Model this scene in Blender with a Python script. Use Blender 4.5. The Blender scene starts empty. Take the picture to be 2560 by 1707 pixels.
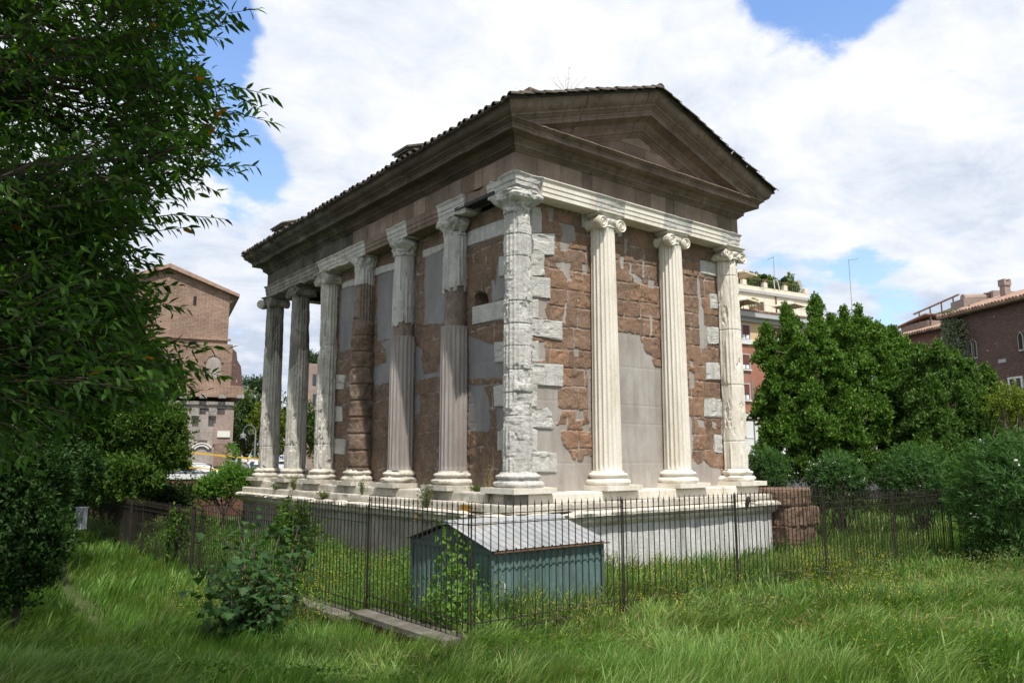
import bpy, math, random
import numpy as np
from mathutils import Matrix, Vector
R_ = math.radians
S = bpy.context.scene
COL = S.collection
rng = np.random.default_rng(7)
random.seed(7)

# ------------------------------------------------------------------ camera
CAM = np.array([-13.016, -16.245, 0.724]); YAW, PITCH, ROLL, FPX = 0.6677, 0.1511, -0.0023, 1938.45
cam = bpy.data.cameras.new('camera'); camo = bpy.data.objects.new('camera', cam); COL.objects.link(camo)
cam.sensor_width = 36; cam.lens = FPX / 2560 * 36; cam.clip_start = 0.05; cam.clip_end = 3000
camo.location = CAM
camo.rotation_euler = (Matrix.Rotation(-YAW, 3, 'Z') @ Matrix.Rotation(R_(90) + PITCH, 3, 'X') @ Matrix.Rotation(ROLL, 3, 'Z')).to_euler()
S.camera = camo
# ------------------------------------------------------------------ light
SUN_EL, SUN_AZ = R_(61), R_(-15)          # azimuth measured from -y towards +x
sdir = Vector((math.cos(SUN_EL) * math.sin(SUN_AZ), -math.cos(SUN_EL) * math.cos(SUN_AZ), math.sin(SUN_EL)))
sun = bpy.data.lights.new('sun', 'SUN'); sun.energy = 4.0; sun.angle = R_(0.6); sun.color = (1, .955, .88)
suno = bpy.data.objects.new('sun', sun); COL.objects.link(suno)
suno.rotation_euler = sdir.to_track_quat('Z', 'Y').to_euler(); suno.location = (0, -30, 40)
S.view_settings.view_transform = 'Standard'; S.view_settings.look = 'None'
S.view_settings.exposure = 0.4; S.view_settings.gamma = 1
S.render.engine = 'CYCLES'
S.cycles.max_bounces = 6; S.cycles.diffuse_bounces = 3; S.cycles.transparent_max_bounces = 4
S.cycles.use_denoising = True

# ------------------------------------------------------------------ node helper
class NT:
    def __init__(s, tree): s.t = tree; s.n = tree.nodes; s.l = tree.links
    def add(s, typ, ins=None, **props):
        nd = s.n.new('ShaderNode' + typ)
        for k, v in props.items(): setattr(nd, k, v)
        for k, v in (ins or {}).items():
            sk = nd.inputs[k]
            if isinstance(v, bpy.types.NodeSocket): s.l.new(v, sk)
            elif hasattr(sk, 'default_value'):
                if isinstance(v, tuple) and len(v) == 3 and sk.type == 'RGBA': v = (*v, 1)
                sk.default_value = v
        return nd
    def math(s, op, a, b=0.0, c=None, clamp=False):
        d = {0: a, 1: b}
        if c is not None: d[2] = c
        return s.add('Math', d, operation=op, use_clamp=clamp).outputs[0]
    def mix(s, f, a, b, blend='MIX'):
        return s.add('Mix', {0: f, 6: a, 7: b}, data_type='RGBA', blend_type=blend, clamp_factor=True).outputs[2]
    def ramp(s, f, stops, interp='LINEAR'):
        nd = s.add('ValToRGB', {0: f}); cr = nd.color_ramp; cr.interpolation = interp
        while len(cr.elements) < len(stops): cr.elements.new(.5)
        for e, (p, c) in zip(cr.elements, stops):
            e.position = p; e.color = (c, c, c, 1) if isinstance(c, (int, float)) else (*c, 1)
        return nd.outputs[0]
    def vmath(s, op, a, b=(0, 0, 0)):
        nd = s.add('VectorMath', {0: a, 1: b}, operation=op)
        return nd.outputs[1] if op in ('DOT_PRODUCT', 'LENGTH') else nd.outputs[0]
    def noise(s, vec, scale, detail=4, rough=.6, dist=0):
        return s.add('TexNoise', {'Vector': vec, 'Scale': scale, 'Detail': detail, 'Roughness': rough, 'Distortion': dist}).outputs[0]
    def scale(s, vec, sc):
        return s.add('Mapping', {'Vector': vec, 'Scale': sc}).outputs[0]

# ------------------------------------------------------------------ sky: clear-sky model with a broken cloud deck
W = bpy.data.worlds.new('World'); S.world = W; W.use_nodes = True
W.node_tree.nodes.clear(); n = NT(W.node_tree)
sky = n.add('TexSky', sky_type='NISHITA', sun_disc=False, sun_elevation=SUN_EL, sun_rotation=math.pi - SUN_AZ, air_density=1.0, dust_density=.4, ozone_density=2.0)
d = n.add('TexCoord').outputs['Generated']
sep = n.add('SeparateXYZ', {0: d})
zz = n.math('ADD', n.math('MAXIMUM', sep.outputs[2], 0.0), .22)
cp = n.add('CombineXYZ', {0: n.math('DIVIDE', sep.outputs[0], zz), 1: n.math('DIVIDE', sep.outputs[1], zz), 2: 0.0}).outputs[0]
big = n.noise(cp, 1.5, 8, .55, .3)
fine = n.noise(n.scale(cp, (1, 1, 1)), 5.5, 8, .62, .2)
cov = n.math('ADD', n.math('MULTIPLY', big, .68), n.math('MULTIPLY', fine, .49))
def skydir(px, py):
    fw = np.array([math.sin(YAW) * math.cos(PITCH), math.cos(YAW) * math.cos(PITCH), math.sin(PITCH)])
    rt = np.array([math.cos(YAW), -math.sin(YAW), 0]); up = np.cross(rt, fw)
    v = fw + rt * (px - 1280) / FPX + up * (853.5 - py) / FPX
    return tuple(v / np.linalg.norm(v))
def blob(px, py, rad, amt):
    q = n.math('ARCCOSINE', n.math('MINIMUM', n.vmath('DOT_PRODUCT', d, skydir(px, py)), 1.0))
    return n.math('MULTIPLY', n.add('MapRange', {0: q, 1: 0.0, 2: rad, 3: 1.0, 4: 0.0}, interpolation_type='SMOOTHSTEP').outputs[0], amt)
for a in [(560, 60, .095, -.32), (650, 400, .085, -.34), (560, 230, .07, -.16), (2110, 15, .08, -.30), (1950, -20, .06, -.2), (2250, -20, .07, -.14), (2180, 790, .09, -.12), (2300, 660, .17, -.05), (1950, 640, .13, -.04),
          (640, 800, .1, -.04), (1200, 60, .22, .16), (900, 250, .22, .22), (1550, 120, .2, .22), (2400, 260, .22, .24), (2140, 780, .04, .1), (800, 60, .1, .12)]:
    cov = n.math('ADD', cov, blob(*a))
mask = n.add('MapRange', {0: cov, 1: .405, 2: .525}, interpolation_type='SMOOTHSTEP').outputs[0]
shade = n.math('ADD', n.math('MULTIPLY', n.noise(n.scale(cp, (.8, 1.2, 1)), 2.1, 7, .6, .4), .62), n.math('MULTIPLY', n.noise(cp, 6.5, 8, .65, .5), .38))
low = n.add('MapRange', {0: sep.outputs[2], 1: .05, 2: .42, 3: .085, 4: 0.0}).outputs[0]; shade = n.math('SUBTRACT', shade, low)
cloud = n.ramp(shade, [(.34, (4.7, 5.3, 6.4)), (.455, (6.4, 6.8, 7.5)), (.56, (7.7, 7.8, 8.0))])
clear = n.mix(1.0, sky.outputs[0], (1.55, 1.8, 2.1), 'MULTIPLY')
haze = n.add('MapRange', {0: sep.outputs[2], 1: .0, 2: .5, 3: .55, 4: .08}).outputs[0]
clear = n.mix(haze, clear, (5.0, 5.8, 7.3))
col = n.mix(mask, clear, cloud)
bg = n.add('Background', {0: col, 1: .1})
n.l.new(bg.outputs[0], n.add('OutputWorld').inputs[0])

# ------------------------------------------------------------------ survey helpers: photograph pixel -> point in the place
FW = np.array([math.sin(YAW) * math.cos(PITCH), math.cos(YAW) * math.cos(PITCH), math.sin(PITCH)])
RT0 = np.array([math.cos(YAW), -math.sin(YAW), 0.0]); UP0 = np.cross(RT0, FW)
RT = RT0 * math.cos(ROLL) + UP0 * math.sin(ROLL); UP = -RT0 * math.sin(ROLL) + UP0 * math.cos(ROLL)
FH = np.array([math.sin(YAW), math.cos(YAW), 0.0])
def ray(px, py): return FW + RT * ((px - 1280) / FPX) + UP * ((853.5 - py) / FPX)
def at(px, py, D):                    # D: distance straight ahead over the ground
    v = ray(px, py); return CAM + v * (D / (v @ FH))
def onx(px, py, x0): v = ray(px, py); return CAM + v * ((x0 - CAM[0]) / v[0])
def ony(px, py, y0): v = ray(px, py); return CAM + v * ((y0 - CAM[1]) / v[1])
def loc(l, s, z=0.0): return np.array([CAM[0] + FH[0] * s + RT0[0] * l, CAM[1] + FH[1] * s + RT0[1] * l, z])

# ------------------------------------------------------------------ numpy noise
def _h(ix, iy, iz, seed):
    h = (ix.astype(np.int64) * 374761393 + iy.astype(np.int64) * 668265263 + iz.astype(np.int64) * 2147483647 // 7 + seed * 1274126177) & 0xffffffff
    h = ((h ^ (h >> 13)) * 1274126177) & 0xffffffff
    h = ((h ^ (h >> 16)) * 2246822519) & 0xffffffff
    return ((h ^ (h >> 15)) & 0xffff) / 65535.0
def vn(x, y, z=0.0, seed=0):
    x, y, z = np.broadcast_arrays(np.asarray(x, float), np.asarray(y, float), np.asarray(z, float))
    ix, iy, iz = np.floor(x), np.floor(y), np.floor(z)
    fx, fy, fz = x - ix, y - iy, z - iz
    fx, fy, fz = [t * t * (3 - 2 * t) for t in (fx, fy, fz)]
    r = 0
    for a in (0, 1):
        for b in (0, 1):
            for c in (0, 1):
                w = (fx if a else 1 - fx) * (fy if b else 1 - fy) * (fz if c else 1 - fz)
                r = r + w * _h(ix + a, iy + b, iz + c, seed)
    return r
def fbm(x, y, z=0.0, seed=0, o=4):
    r, a, t = 0, 1.0, 0
    x, y, z = np.asarray(x, float), np.asarray(y, float), np.asarray(z, float)
    for k in range(o):
        r = r + a * vn(x * 2 ** k, y * 2 ** k, z * 2 ** k, seed + k); t += a; a *= .5
    return r / t
def sst(a, b, x): t = np.clip((x - a) / (b - a), 0, 1); return t * t * (3 - 2 * t)

# ------------------------------------------------------------------ object helpers
ROOT = {}
def tag(o, label=None, cat=None, group=None, kind=None):
    for k, v in (('label', label), ('category', cat), ('group', group), ('kind', kind)):
        if v: o[k] = v
    return o
def thing(name, base, label, cat, group=None):
    o = bpy.data.objects.new(name, None); COL.objects.link(o); o.location = tuple(base); o.empty_display_size = .3
    ROOT[o] = np.array(base, float); return tag(o, label, cat, group)
def rootloc(p): return ROOT.get(p, np.zeros(3)) if p is not None else np.zeros(3)
def mesh(name, V, F, mats, idx=None, smooth=False, attrs=None, off=None):
    V = np.asarray(V, np.float32)
    if off is not None: V = V - np.asarray(off, np.float32)
    me = bpy.data.meshes.new(name)
    if isinstance(F, np.ndarray):
        nf, k = F.shape; me.vertices.add(len(V)); me.vertices.foreach_set('co', V.ravel())
        me.loops.add(nf * k); me.loops.foreach_set('vertex_index', F.astype(np.int32).ravel())
        me.polygons.add(nf); me.polygons.foreach_set('loop_start', np.arange(0, nf * k, k, dtype=np.int32))
        me.polygons.foreach_set('loop_total', np.full(nf, k, np.int32)); me.update(calc_edges=True)
    else:
        me.from_pydata([tuple(map(float, v)) for v in V], [], F); me.update()
    for m in (mats if isinstance(mats, (list, tuple)) else [mats]): me.materials.append(m)
    if idx is not None: me.polygons.foreach_set('material_index', np.asarray(idx, np.int32))
    if smooth: me.polygons.foreach_set('use_smooth', np.ones(len(me.polygons), bool))
    for k, a in (attrs or {}).items():
        at_ = me.attributes.new(k, 'FLOAT', 'POINT'); at_.data.foreach_set('value', np.asarray(a, np.float32).ravel())
    return me
def part(name, V, F, mats, parent=None, label=None, **kw):
    o = bpy.data.objects.new(name, mesh(name, V, F, mats, off=rootloc(parent), **kw)); COL.objects.link(o)
    if parent is not None: o.parent = parent; ROOT[o] = rootloc(parent)
    if label: o['label'] = label
    return o
def solo(name, base, V, F, mats, label, cat, group=None, kind=None, **kw):
    o = bpy.data.objects.new(name, mesh(name, V, F, mats, off=base, **kw)); COL.objects.link(o); o.location = tuple(base)
    ROOT[o] = np.array(base, float); return tag(o, label, cat, group, kind)
class MB:                                # collects shapes for one mesh
    def __init__(s): s.v = []; s.f = []; s.i = []; s.k = 0
    def put(s, V, F, m=0):
        b = s.k; V = [tuple(map(float, v)) for v in V]; s.v += V; s.k += len(V)
        for f in F: s.f.append(tuple(int(a) + b for a in f)); s.i.append(m)
    def box(s, p0, p1, m=0, ux=(1, 0, 0), uy=(0, 1, 0), o=(0, 0, 0)):
        ux, uy, o = map(np.asarray, (ux, uy, o)); V = []
        for z in (p0[2], p1[2]):
            for x, y in ((p0[0], p0[1]), (p1[0], p0[1]), (p1[0], p1[1]), (p0[0], p1[1])): V.append(o + ux * x + uy * y + np.array([0, 0, z]))
        s.put(V, [(0, 3, 2, 1), (4, 5, 6, 7), (0, 1, 5, 4), (1, 2, 6, 5), (2, 3, 7, 6), (3, 0, 4, 7)], m)
    def tube(s, pts, rad, k=8, m=0, cap=True):
        pts = [np.asarray(p, float) for p in pts]; V = []; n_ = len(pts)
        rad = [rad] * n_ if np.isscalar(rad) else rad
        a = None
        for i, p in enumerate(pts):
            t = pts[min(i + 1, n_ - 1)] - pts[max(i - 1, 0)]; t = t / (np.linalg.norm(t) + 1e-9)
            if a is None: a = np.cross(t, [0, 0, 1] if abs(t[2]) < .9 else [1, 0, 0])
            a = a - t * (a @ t); a = a / (np.linalg.norm(a) + 1e-9); b = np.cross(t, a)
            for j in range(k):
                th = 2 * math.pi * j / k; V.append(p + rad[i] * (a * math.cos(th) + b * math.sin(th)))
        F = [(i * k + j, i * k + (j + 1) % k, (i + 1) * k + (j + 1) % k, (i + 1) * k + j) for i in range(n_ - 1) for j in range(k)]
        if cap: F += [tuple(range(k))[::-1], tuple(range((n_ - 1) * k, n_ * k))]
        s.put(V, F, m)
    def lathe(s, prof, c=(0, 0, 0), k=24, m=0, th0=0, th1=2 * math.pi):
        full = abs(th1 - th0 - 2 * math.pi) < 1e-6; kk = k if full else k + 1; V = []
        for r, z in prof:
            for j in range(kk):
                th = th0 + (th1 - th0) * j / k; V.append((c[0] + r * math.cos(th), c[1] + r * math.sin(th), c[2] + z))
        F = [(i * kk + j, i * kk + (j + 1) % kk, (i + 1) * kk + (j + 1) % kk, (i + 1) * kk + j) for i in range(len(prof) - 1) for j in range(k)]
        s.put(V, F, m)
    def prism(s, poly, d, m=0):              # polygon of 3-d points pushed along d
        poly = [np.asarray(p, float) for p in poly]; d = np.asarray(d, float); n_ = len(poly)
        s.put(poly + [p + d for p in poly], [tuple(range(n_))[::-1], tuple(range(n_, 2 * n_))] + [(i, (i + 1) % n_, n_ + (i + 1) % n_, n_ + i) for i in range(n_)], m)
    def part(s, name, mats, parent, label=None, **kw): return part(name, np.array(s.v), s.f, mats, parent, label, idx=s.i, **kw)
    def solo(s, name, base, mats, label, cat, group=None, kind=None, **kw): return solo(name, base, np.array(s.v), s.f, mats, label, cat, group, kind, idx=s.i, **kw)
def grid_faces(nu, nv, wrap=False):
    i, j = np.meshgrid(np.arange(nu if wrap else nu - 1), np.arange(nv - 1), indexing='ij')
    a = i * nv + j; b = ((i + 1) % nu) * nv + j
    return np.stack([a, b, b + 1, a + 1], -1).reshape(-1, 4)
def copy_tree(o, parent=None):
    c = o.copy(); COL.objects.link(c)
    if parent is not None: c.parent = parent
    for ch in o.children: copy_tree(ch, c)
    return c
# ------------------------------------------------------------------ materials
def newmat(name):
    m = bpy.data.materials.new(name); m.use_nodes = True; m.node_tree.nodes.clear(); return m, NT(m.node_tree)
def finish(t, col, rough=.9, bump=None, bd=.02, spec=.25, bs=1.0, metal=0.0):
    ins = {'Base Color': col, 'Roughness': rough, 'Specular IOR Level': spec, 'Metallic': metal}
    if bump is not None: ins['Normal'] = t.add('Bump', {'Height': bump, 'Distance': bd, 'Strength': bs}).outputs[0]
    b = t.add('BsdfPrincipled', ins); t.l.new(b.outputs[0], t.add('OutputMaterial').inputs[0])
def isl(t): return t.add('NewGeometry').outputs['Random Per Island']
def stone(name, c, scale=2.5, bscale=22, bd=.02, rough=.92, var=0.0, streak=0.0, streakc=(.06, .055, .045), pits=0.0, lich=None, aniso=(1, 1, 1), damp=None):
    m, t = newmat(name); o = t.add('TexCoord').outputs['Object']
    f = t.noise(t.scale(o, aniso), scale, 7, .65)
    k = len(c); col = t.ramp(f, [(.3 + .4 * i / max(1, k - 1), c[i]) for i in range(k)])
    if var: col = t.mix(1.0, col, t.ramp(isl(t), [(0, 1 - var), (1, 1 + var)]), 'MULTIPLY')
    g = t.noise(o, bscale, 6, .7)
    col = t.mix(1.0, col, t.ramp(g, [(.3, .8), (.7, 1.14)]), 'MULTIPLY')
    if streak:
        s = t.noise(t.scale(o, (2.2, 2.2, .22)), 2.0, 6, .65)
        col = t.mix(t.math('MULTIPLY', t.ramp(s, [(.5, 0.0), (.68, 1.0)]), streak), col, streakc)
    if lich:
        s = t.noise(o, 1.7, 7, .7); col = t.mix(t.ramp(s, [(.56, 0.0), (.64, .75)]), col, lich)
    h = t.math('ADD', g, t.math('MULTIPLY', t.noise(t.scale(o, (1, 1, 3.5)), bscale * .55, 5, .7), .9))
    if pits:
        v = t.add('TexVoronoi', {'Vector': t.scale(o, (1, 1, 3.2)), 'Scale': 10.5, 'Randomness': 1.0}).outputs[0]
        pm = t.math('MULTIPLY', t.ramp(v, [(.06, 1.0), (.2, 0.0)]), t.ramp(t.noise(o, 2.2, 5, .7), [(.46, 0.0), (.56, 1.0)]))
        col = t.mix(t.math('MULTIPLY', pm, pits), col, (.09, .075, .06)); h = t.math('SUBTRACT', h, t.math('MULTIPLY', pm, 1.6))
    finish(t, col, rough, h, bd); return m
M = {}
M['trav_cream'] = stone('travertine_cream', [(.60, .54, .44), (.74, .69, .60), (.80, .76, .69)], 1.6, 30, .008, streak=.16, streakc=(.42, .34, .24), aniso=(1, 1, .35))
M['trav_white'] = stone('travertine_white', [(.46, .445, .415), (.63, .615, .58), (.73, .715, .68)], 2.2, 24, .045, var=.05, streak=.3, streakc=(.22, .2, .17), pits=.8)
M['trav_grey'] = stone('travertine_grey', [(.40, .375, .32), (.60, .57, .51), (.72, .69, .63)], 1.9, 22, .04, var=.05, streak=.4, streakc=(.12, .11, .09), pits=.8)
M['trav_dark'] = stone('travertine_dark', [(.17, .16, .14), (.27, .255, .22), (.40, .38, .335)], 1.5, 20, .04, streak=.6, streakc=(.05, .047, .035), pits=.5, lich=(.17, .17, .12))
M['stucco_col'] = stone('column_stucco', [(.27, .235, .215), (.34, .305, .285), (.42, .385, .36)], 1.5, 30, .008, streak=.4, streakc=(.2, .16, .14), aniso=(1, 1, .3))
M['tufa'] = stone('tufa', [(.145, .09, .06), (.21, .135, .093), (.28, .19, .135)], 2.2, 17, .05, var=.2, pits=.6, streak=.15)
M['tufa_core'] = stone('tufa_core', [(.17, .125, .10), (.26, .2, .165), (.35, .29, .25)], 3, 17, .04, streak=.4)
M['tufa_drum'] = stone('tufa_drum', [(.13, .088, .062), (.2, .142, .105), (.28, .215, .17)], 2.4, 17, .04, streak=.3, pits=.4)
M['brown_stucco'] = stone('brown_stucco', [(.145, .108, .085), (.21, .156, .125), (.275, .212, .175)], 1.1, 20, .016, var=.08, streak=.6, streakc=(.085, .06, .045), aniso=(.7, .7, 2))
M['brown_block'] = stone('brown_block', [(.16, .12, .095), (.225, .168, .132), (.29, .225, .185)], 1.3, 20, .015, var=.3, streak=.25, streakc=(.09, .06, .045))
M['podium_shady'] = stone('podium_plaster_shaded', [(.20, .195, .16), (.30, .29, .25), (.40, .39, .35)], 1.1, 14, .015, streak=.6, streakc=(.11, .115, .075))  # stained podium plaster, darkened: the left side's shade is put into its colour
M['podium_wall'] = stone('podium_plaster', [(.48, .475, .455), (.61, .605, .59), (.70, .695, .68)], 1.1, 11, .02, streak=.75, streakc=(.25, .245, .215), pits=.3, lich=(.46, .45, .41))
M['step_stone'] = stone('step_stone', [(.44, .40, .33), (.60, .56, .48), (.71, .67, .59)], 1.6, 22, .03, var=.1, pits=.8, streak=.4, streakc=(.2, .18, .14), lich=(.36, .335, .26))
M['step_mossy'] = stone('step_mossy', [(.09, .085, .05), (.2, .185, .13), (.36, .335, .27)], 2.2, 22, .03, var=.05, pits=.5)
M['basalt'] = stone('dark_stone', [(.13, .12, .11), (.19, .18, .165), (.26, .245, .225)], 4, 25, .01)
M['coping'] = stone('coping', [(.075, .068, .055), (.125, .112, .095), (.2, .185, .16)], 2.5, 25, .015, var=.08)
M['porch_dark'] = stone('dark_porch_stone', [(.05, .047, .036), (.10, .095, .075), (.19, .182, .15)], 1.5, 20, .035, streak=.5, streakc=(.035, .033, .022), pits=.3, lich=(.11, .115, .07))  # darker, greyer stone for the porch frieze, cornice and dentils
M['brown_dark'] = stone('dark_brown_stucco', [(.055, .042, .034), (.095, .072, .057), (.15, .115, .092)], 1.1, 20, .014, streak=.4, streakc=(.04, .03, .022), aniso=(2, .7, 2))  # darker version of brown_stucco, used on the left cornice
M['tile'] = stone('roof_tile', [(.04, .034, .03), (.08, .066, .055), (.15, .125, .105)], 5, 30, .01, var=.3, lich=(.12, .115, .085))
M['tile_red'] = stone('roof_tile_red', [(.24, .15, .115), (.34, .225, .17), (.42, .30, .235)], 4, 30, .01, var=.3)
M['black_steel'] = stone('black_steel', [(.008, .008, .009), (.014, .014, .015)], 3, 30, .002, rough=.5)
M['iron'] = stone('wrought_iron', [(.014, .012, .01), (.028, .023, .018), (.05, .034, .024)], 7, 40, .002, rough=.65)
M['dark_soffit'] = stone('soffit', [(.10, .085, .06), (.17, .15, .11), (.22, .195, .14)], 1.5, 20, .02)
M['hole'] = stone('shadowed_recess', [(.03, .025, .02), (.05, .04, .03)], 3, 20, .01)

def wallmat():
    m, t = newmat('cella_wall'); o = t.add('TexCoord').outputs['Object']
    k = t.add('Attribute', attribute_name='tufa').outputs['Fac']; r = t.add('Attribute', attribute_name='rnd').outputs['Fac']
    g = t.noise(o, 19, 6, .7); f = t.noise(o, 2.1, 6, .65)
    tu = t.ramp(f, [(.3, (.20, .128, .088)), (.5, (.278, .176, .118)), (.72, (.345, .236, .17))])
    tu = t.mix(1.0, tu, t.ramp(r, [(0, (.74, .75, .78)), (.4, (.93, .95, .97)), (.7, (1.03, 1, .97)), (1, (1.1, 1.02, .96))]), 'MULTIPLY')
    tu = t.mix(1.0, tu, t.ramp(g, [(.3, .62), (.7, 1.3)]), 'MULTIPLY')
    fp = t.noise(t.scale(o, (1, 1, .5)), 1.1, 6, .6)
    pl = t.ramp(fp, [(.3, (.26, .225, .20)), (.5, (.335, .303, .27)), (.7, (.405, .382, .35))])
    pl = t.mix(1.0, pl, t.ramp(g, [(.3, .9), (.7, 1.07)]), 'MULTIPLY')
    pl = t.mix(t.math('MULTIPLY', t.ramp(t.noise(t.scale(o, (2.5, 2.5, .25)), 2, 6), [(.5, 0.0), (.7, 1.0)]), .35), pl, (.17, .14, .125))
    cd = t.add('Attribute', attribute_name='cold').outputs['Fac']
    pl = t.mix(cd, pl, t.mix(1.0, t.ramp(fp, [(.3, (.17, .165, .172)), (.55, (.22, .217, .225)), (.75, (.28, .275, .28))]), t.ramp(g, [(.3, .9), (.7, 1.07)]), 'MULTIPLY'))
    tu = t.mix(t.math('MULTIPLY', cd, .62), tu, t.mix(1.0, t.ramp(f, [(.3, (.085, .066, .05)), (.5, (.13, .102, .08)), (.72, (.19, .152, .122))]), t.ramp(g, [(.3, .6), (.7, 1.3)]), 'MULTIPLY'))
    s = t.noise(t.scale(o, (1.6, 1.6, .4)), 1.6, 7, .7)
    tu = t.mix(t.math('MULTIPLY', t.ramp(s, [(.55, 0.0), (.7, 1.0)]), .6), tu, (.19, .165, .14))
    jt = t.add('Attribute', attribute_name='joint').outputs['Fac']
    jc = t.mix(t.ramp(t.noise(o, 1.3, 5, .7), [(.44, 0.0), (.54, 1.0)]), (.15, .11, .085), (.36, .32, .285))
    col = t.mix(k, t.mix(jt, pl, jc), tu)
    h = t.math('MULTIPLY', g, t.math('ADD', t.math('MULTIPLY', k, .9), .12))
    v = t.add('TexVoronoi', {'Vector': o, 'Scale': 11.0}).outputs[0]
    pm = t.math('MULTIPLY', t.math('MULTIPLY', t.ramp(v, [(.05, 1.0), (.2, 0.0)]), k), t.ramp(t.noise(o, 2.5, 3), [(.45, 0.0), (.55, 1.0)]))
    col = t.mix(t.math('MULTIPLY', pm, .7), col, (.05, .03, .02)); h = t.math('SUBTRACT', h, t.math('MULTIPLY', pm, 1.0))
    finish(t, col, .95, h, .035); return m
M['wall'] = wallmat()

def plain(name, c, rough=.6, var=.08, scale=3, spec=.3, metal=0, bump=None, bd=.004):
    m, t = newmat(name); o = t.add('TexCoord').outputs['Object']
    f = t.noise(o, scale, 5, .6); col = t.mix(1.0, c, t.ramp(f, [(.3, 1 - var), (.7, 1 + var)]), 'MULTIPLY')
    finish(t, col, rough, t.noise(o, bump, 4) if bump else None, bd, spec, metal=metal); return m
M['shed_wall'] = stone('shed_green_steel', [(.07, .125, .118), (.10, .17, .162), (.135, .21, .20)], 1.3, 9, .004, rough=.5, streak=.5, streakc=(.10, .10, .08), aniso=(1, 1, .4))
M['shed_trim'] = plain('shed_trim_steel', (.075, .115, .11), .45, .15, 2.2, .4)
M['shed_roof'] = stone('shed_roof_steel', [(.23, .24, .245), (.30, .31, .32), (.36, .37, .38)], 1.6, 9, .004, rough=.5, lich=(.27, .235, .19))
M['white_paint'] = plain('white_paint', (.72, .72, .71), .5, .05)
M['cream_paint'] = plain('cream_plaster', (.72, .65, .52), .85, .06, .5)
M['ochre'] = plain('ochre_plaster', (.60, .44, .25), .85, .07, .4)
M['terra'] = plain('terracotta_plaster', (.56, .32, .19), .85, .07, .4)
M['redbrick'] = plain('red_facade', (.33, .15, .10), .85, .1, .8)
M['white_wall'] = plain('white_facade', (.66, .66, .65), .85, .06, .5)
M['grey_trim'] = plain('grey_stone_trim', (.42, .42, .42), .8, .08)
M['shutter'] = plain('shutter_brown', (.16, .055, .045), .6, .1)
M['glass'] = plain('window_glass', (.04, .05, .06), .08, .1, 3, .6)
M['pane_light'] = plain('curtained_glass', (.35, .38, .42), .2, .2, 6, .5)
M['canvas'] = plain('umbrella_canvas', (.70, .60, .46), .9, .05)
M['wood'] = plain('wood', (.12, .08, .05), .7, .2)
M['pot'] = plain('clay_pot', (.3, .19, .14), .8, .1)
M['grey_metal'] = plain('grey_metal', (.22, .23, .24), .45, .12, 3, .4)
M['box_grey'] = plain('cabinet_grey', (.42, .46, .52), .6, .08)
M['car_white'] = plain('car_paint', (.70, .72, .74), .15, .03, 1, .5)
M['tyre'] = plain('tyre_rubber', (.015, .015, .016), .8, .1)
M['red_lamp'] = plain('red_lens', (.30, .015, .02), .2, .05)
M['tape'] = plain('yellow_tape', (.72, .45, .03), .5, .05)
M['opal'] = plain('opal_globe', (.75, .77, .78), .3, .02)
M['skin'] = plain('skin', (.45, .26, .18), .6, .06)
M['shirt'] = plain('grey_shirt', (.20, .21, .23), .9, .1)
M['trouser'] = plain('dark_trousers', (.03, .03, .04), .9, .1)
M['cap'] = plain('white_cap', (.74, .73, .78), .8, .05, 20)
M['bird'] = plain('black_feathers', (.01, .01, .011), .6, .1)
M['plaque'] = plain('marble_plaque', (.68, .66, .60), .5, .04)
M['asphalt'] = plain('asphalt', (.055, .055, .058), .9, .2, 2)
M['rust_edge'] = plain('rusty_edge', (.16, .085, .05), .8, .3, 8)
M['rust'] = plain('rust_plate', (.33, .17, .02), .8, .15, 6)
M['letters'] = plain('purple_lettering', (.18, .14, .32), .8, .1)

def brick(name, c1, c2, cm, sc=1.0, var=.2, axis='XZ', white=0.0):
    m, t = newmat(name); o = t.add('TexCoord').outputs['Object']; s = t.add('SeparateXYZ', {0: o})
    u = t.math('ADD', s.outputs[0], s.outputs[1]) if axis == 'S' else s.outputs[0 if axis == 'XZ' else 1]
    v = t.add('CombineXYZ', {0: u, 1: s.outputs[2], 2: 0.0}).outputs[0]
    b = t.add('TexBrick', {'Vector': v, 'Color1': c1, 'Color2': c2, 'Mortar': cm, 'Scale': sc, 'Mortar Size': .012, 'Brick Width': .34, 'Row Height': .09, 'Bias': -.1})
    f = t.noise(o, .55, 7, .68); col = t.mix(1.0, b.outputs[0], t.ramp(f, [(.25, 1 - var * 1.5), (.5, 1.0), (.75, 1 + var * 1.4)]), 'MULTIPLY')
    g = t.noise(t.scale(o, (1, 1, 2.5)), 5, 6, .75); col = t.mix(1.0, col, t.ramp(g, [(.3, .65), (.7, 1.3)]), 'MULTIPLY')
    if white: col = t.mix(t.math('MULTIPLY', t.ramp(t.noise(t.scale(o, (1, 1, 2)), 3.0, 4, .6), [(.68, 0.0), (.70, 1.0)]), white), col, (.6, .55, .5))
    finish(t, col, .95, t.math('ADD', g, b.outputs[1]), .02); return m
M['brick_old'] = brick('old_brick', (.31, .195, .14), (.23, .138, .10), (.36, .30, .24), 1.0, .3, 'S')
M['brick_dark'] = brick('dark_brick', (.15, .085, .07), (.105, .062, .055), (.165, .13, .115), 1.0, .12, 'S', .9)
M['brick_red'] = brick('red_brick', (.19, .075, .05), (.12, .05, .036), (.14, .11, .09), 1.0, .2, 'S')
M['brick_pink'] = brick('pink_brick', (.25, .125, .10), (.21, .11, .088), (.24, .15, .12), 1.0, .1, 'S')
M['old_plaster'] = stone('old_plaster', [(.26, .225, .195), (.36, .315, .28), (.43, .38, .34)], .8, 8, .02, streak=.4, streakc=(.2, .17, .145))
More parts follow.
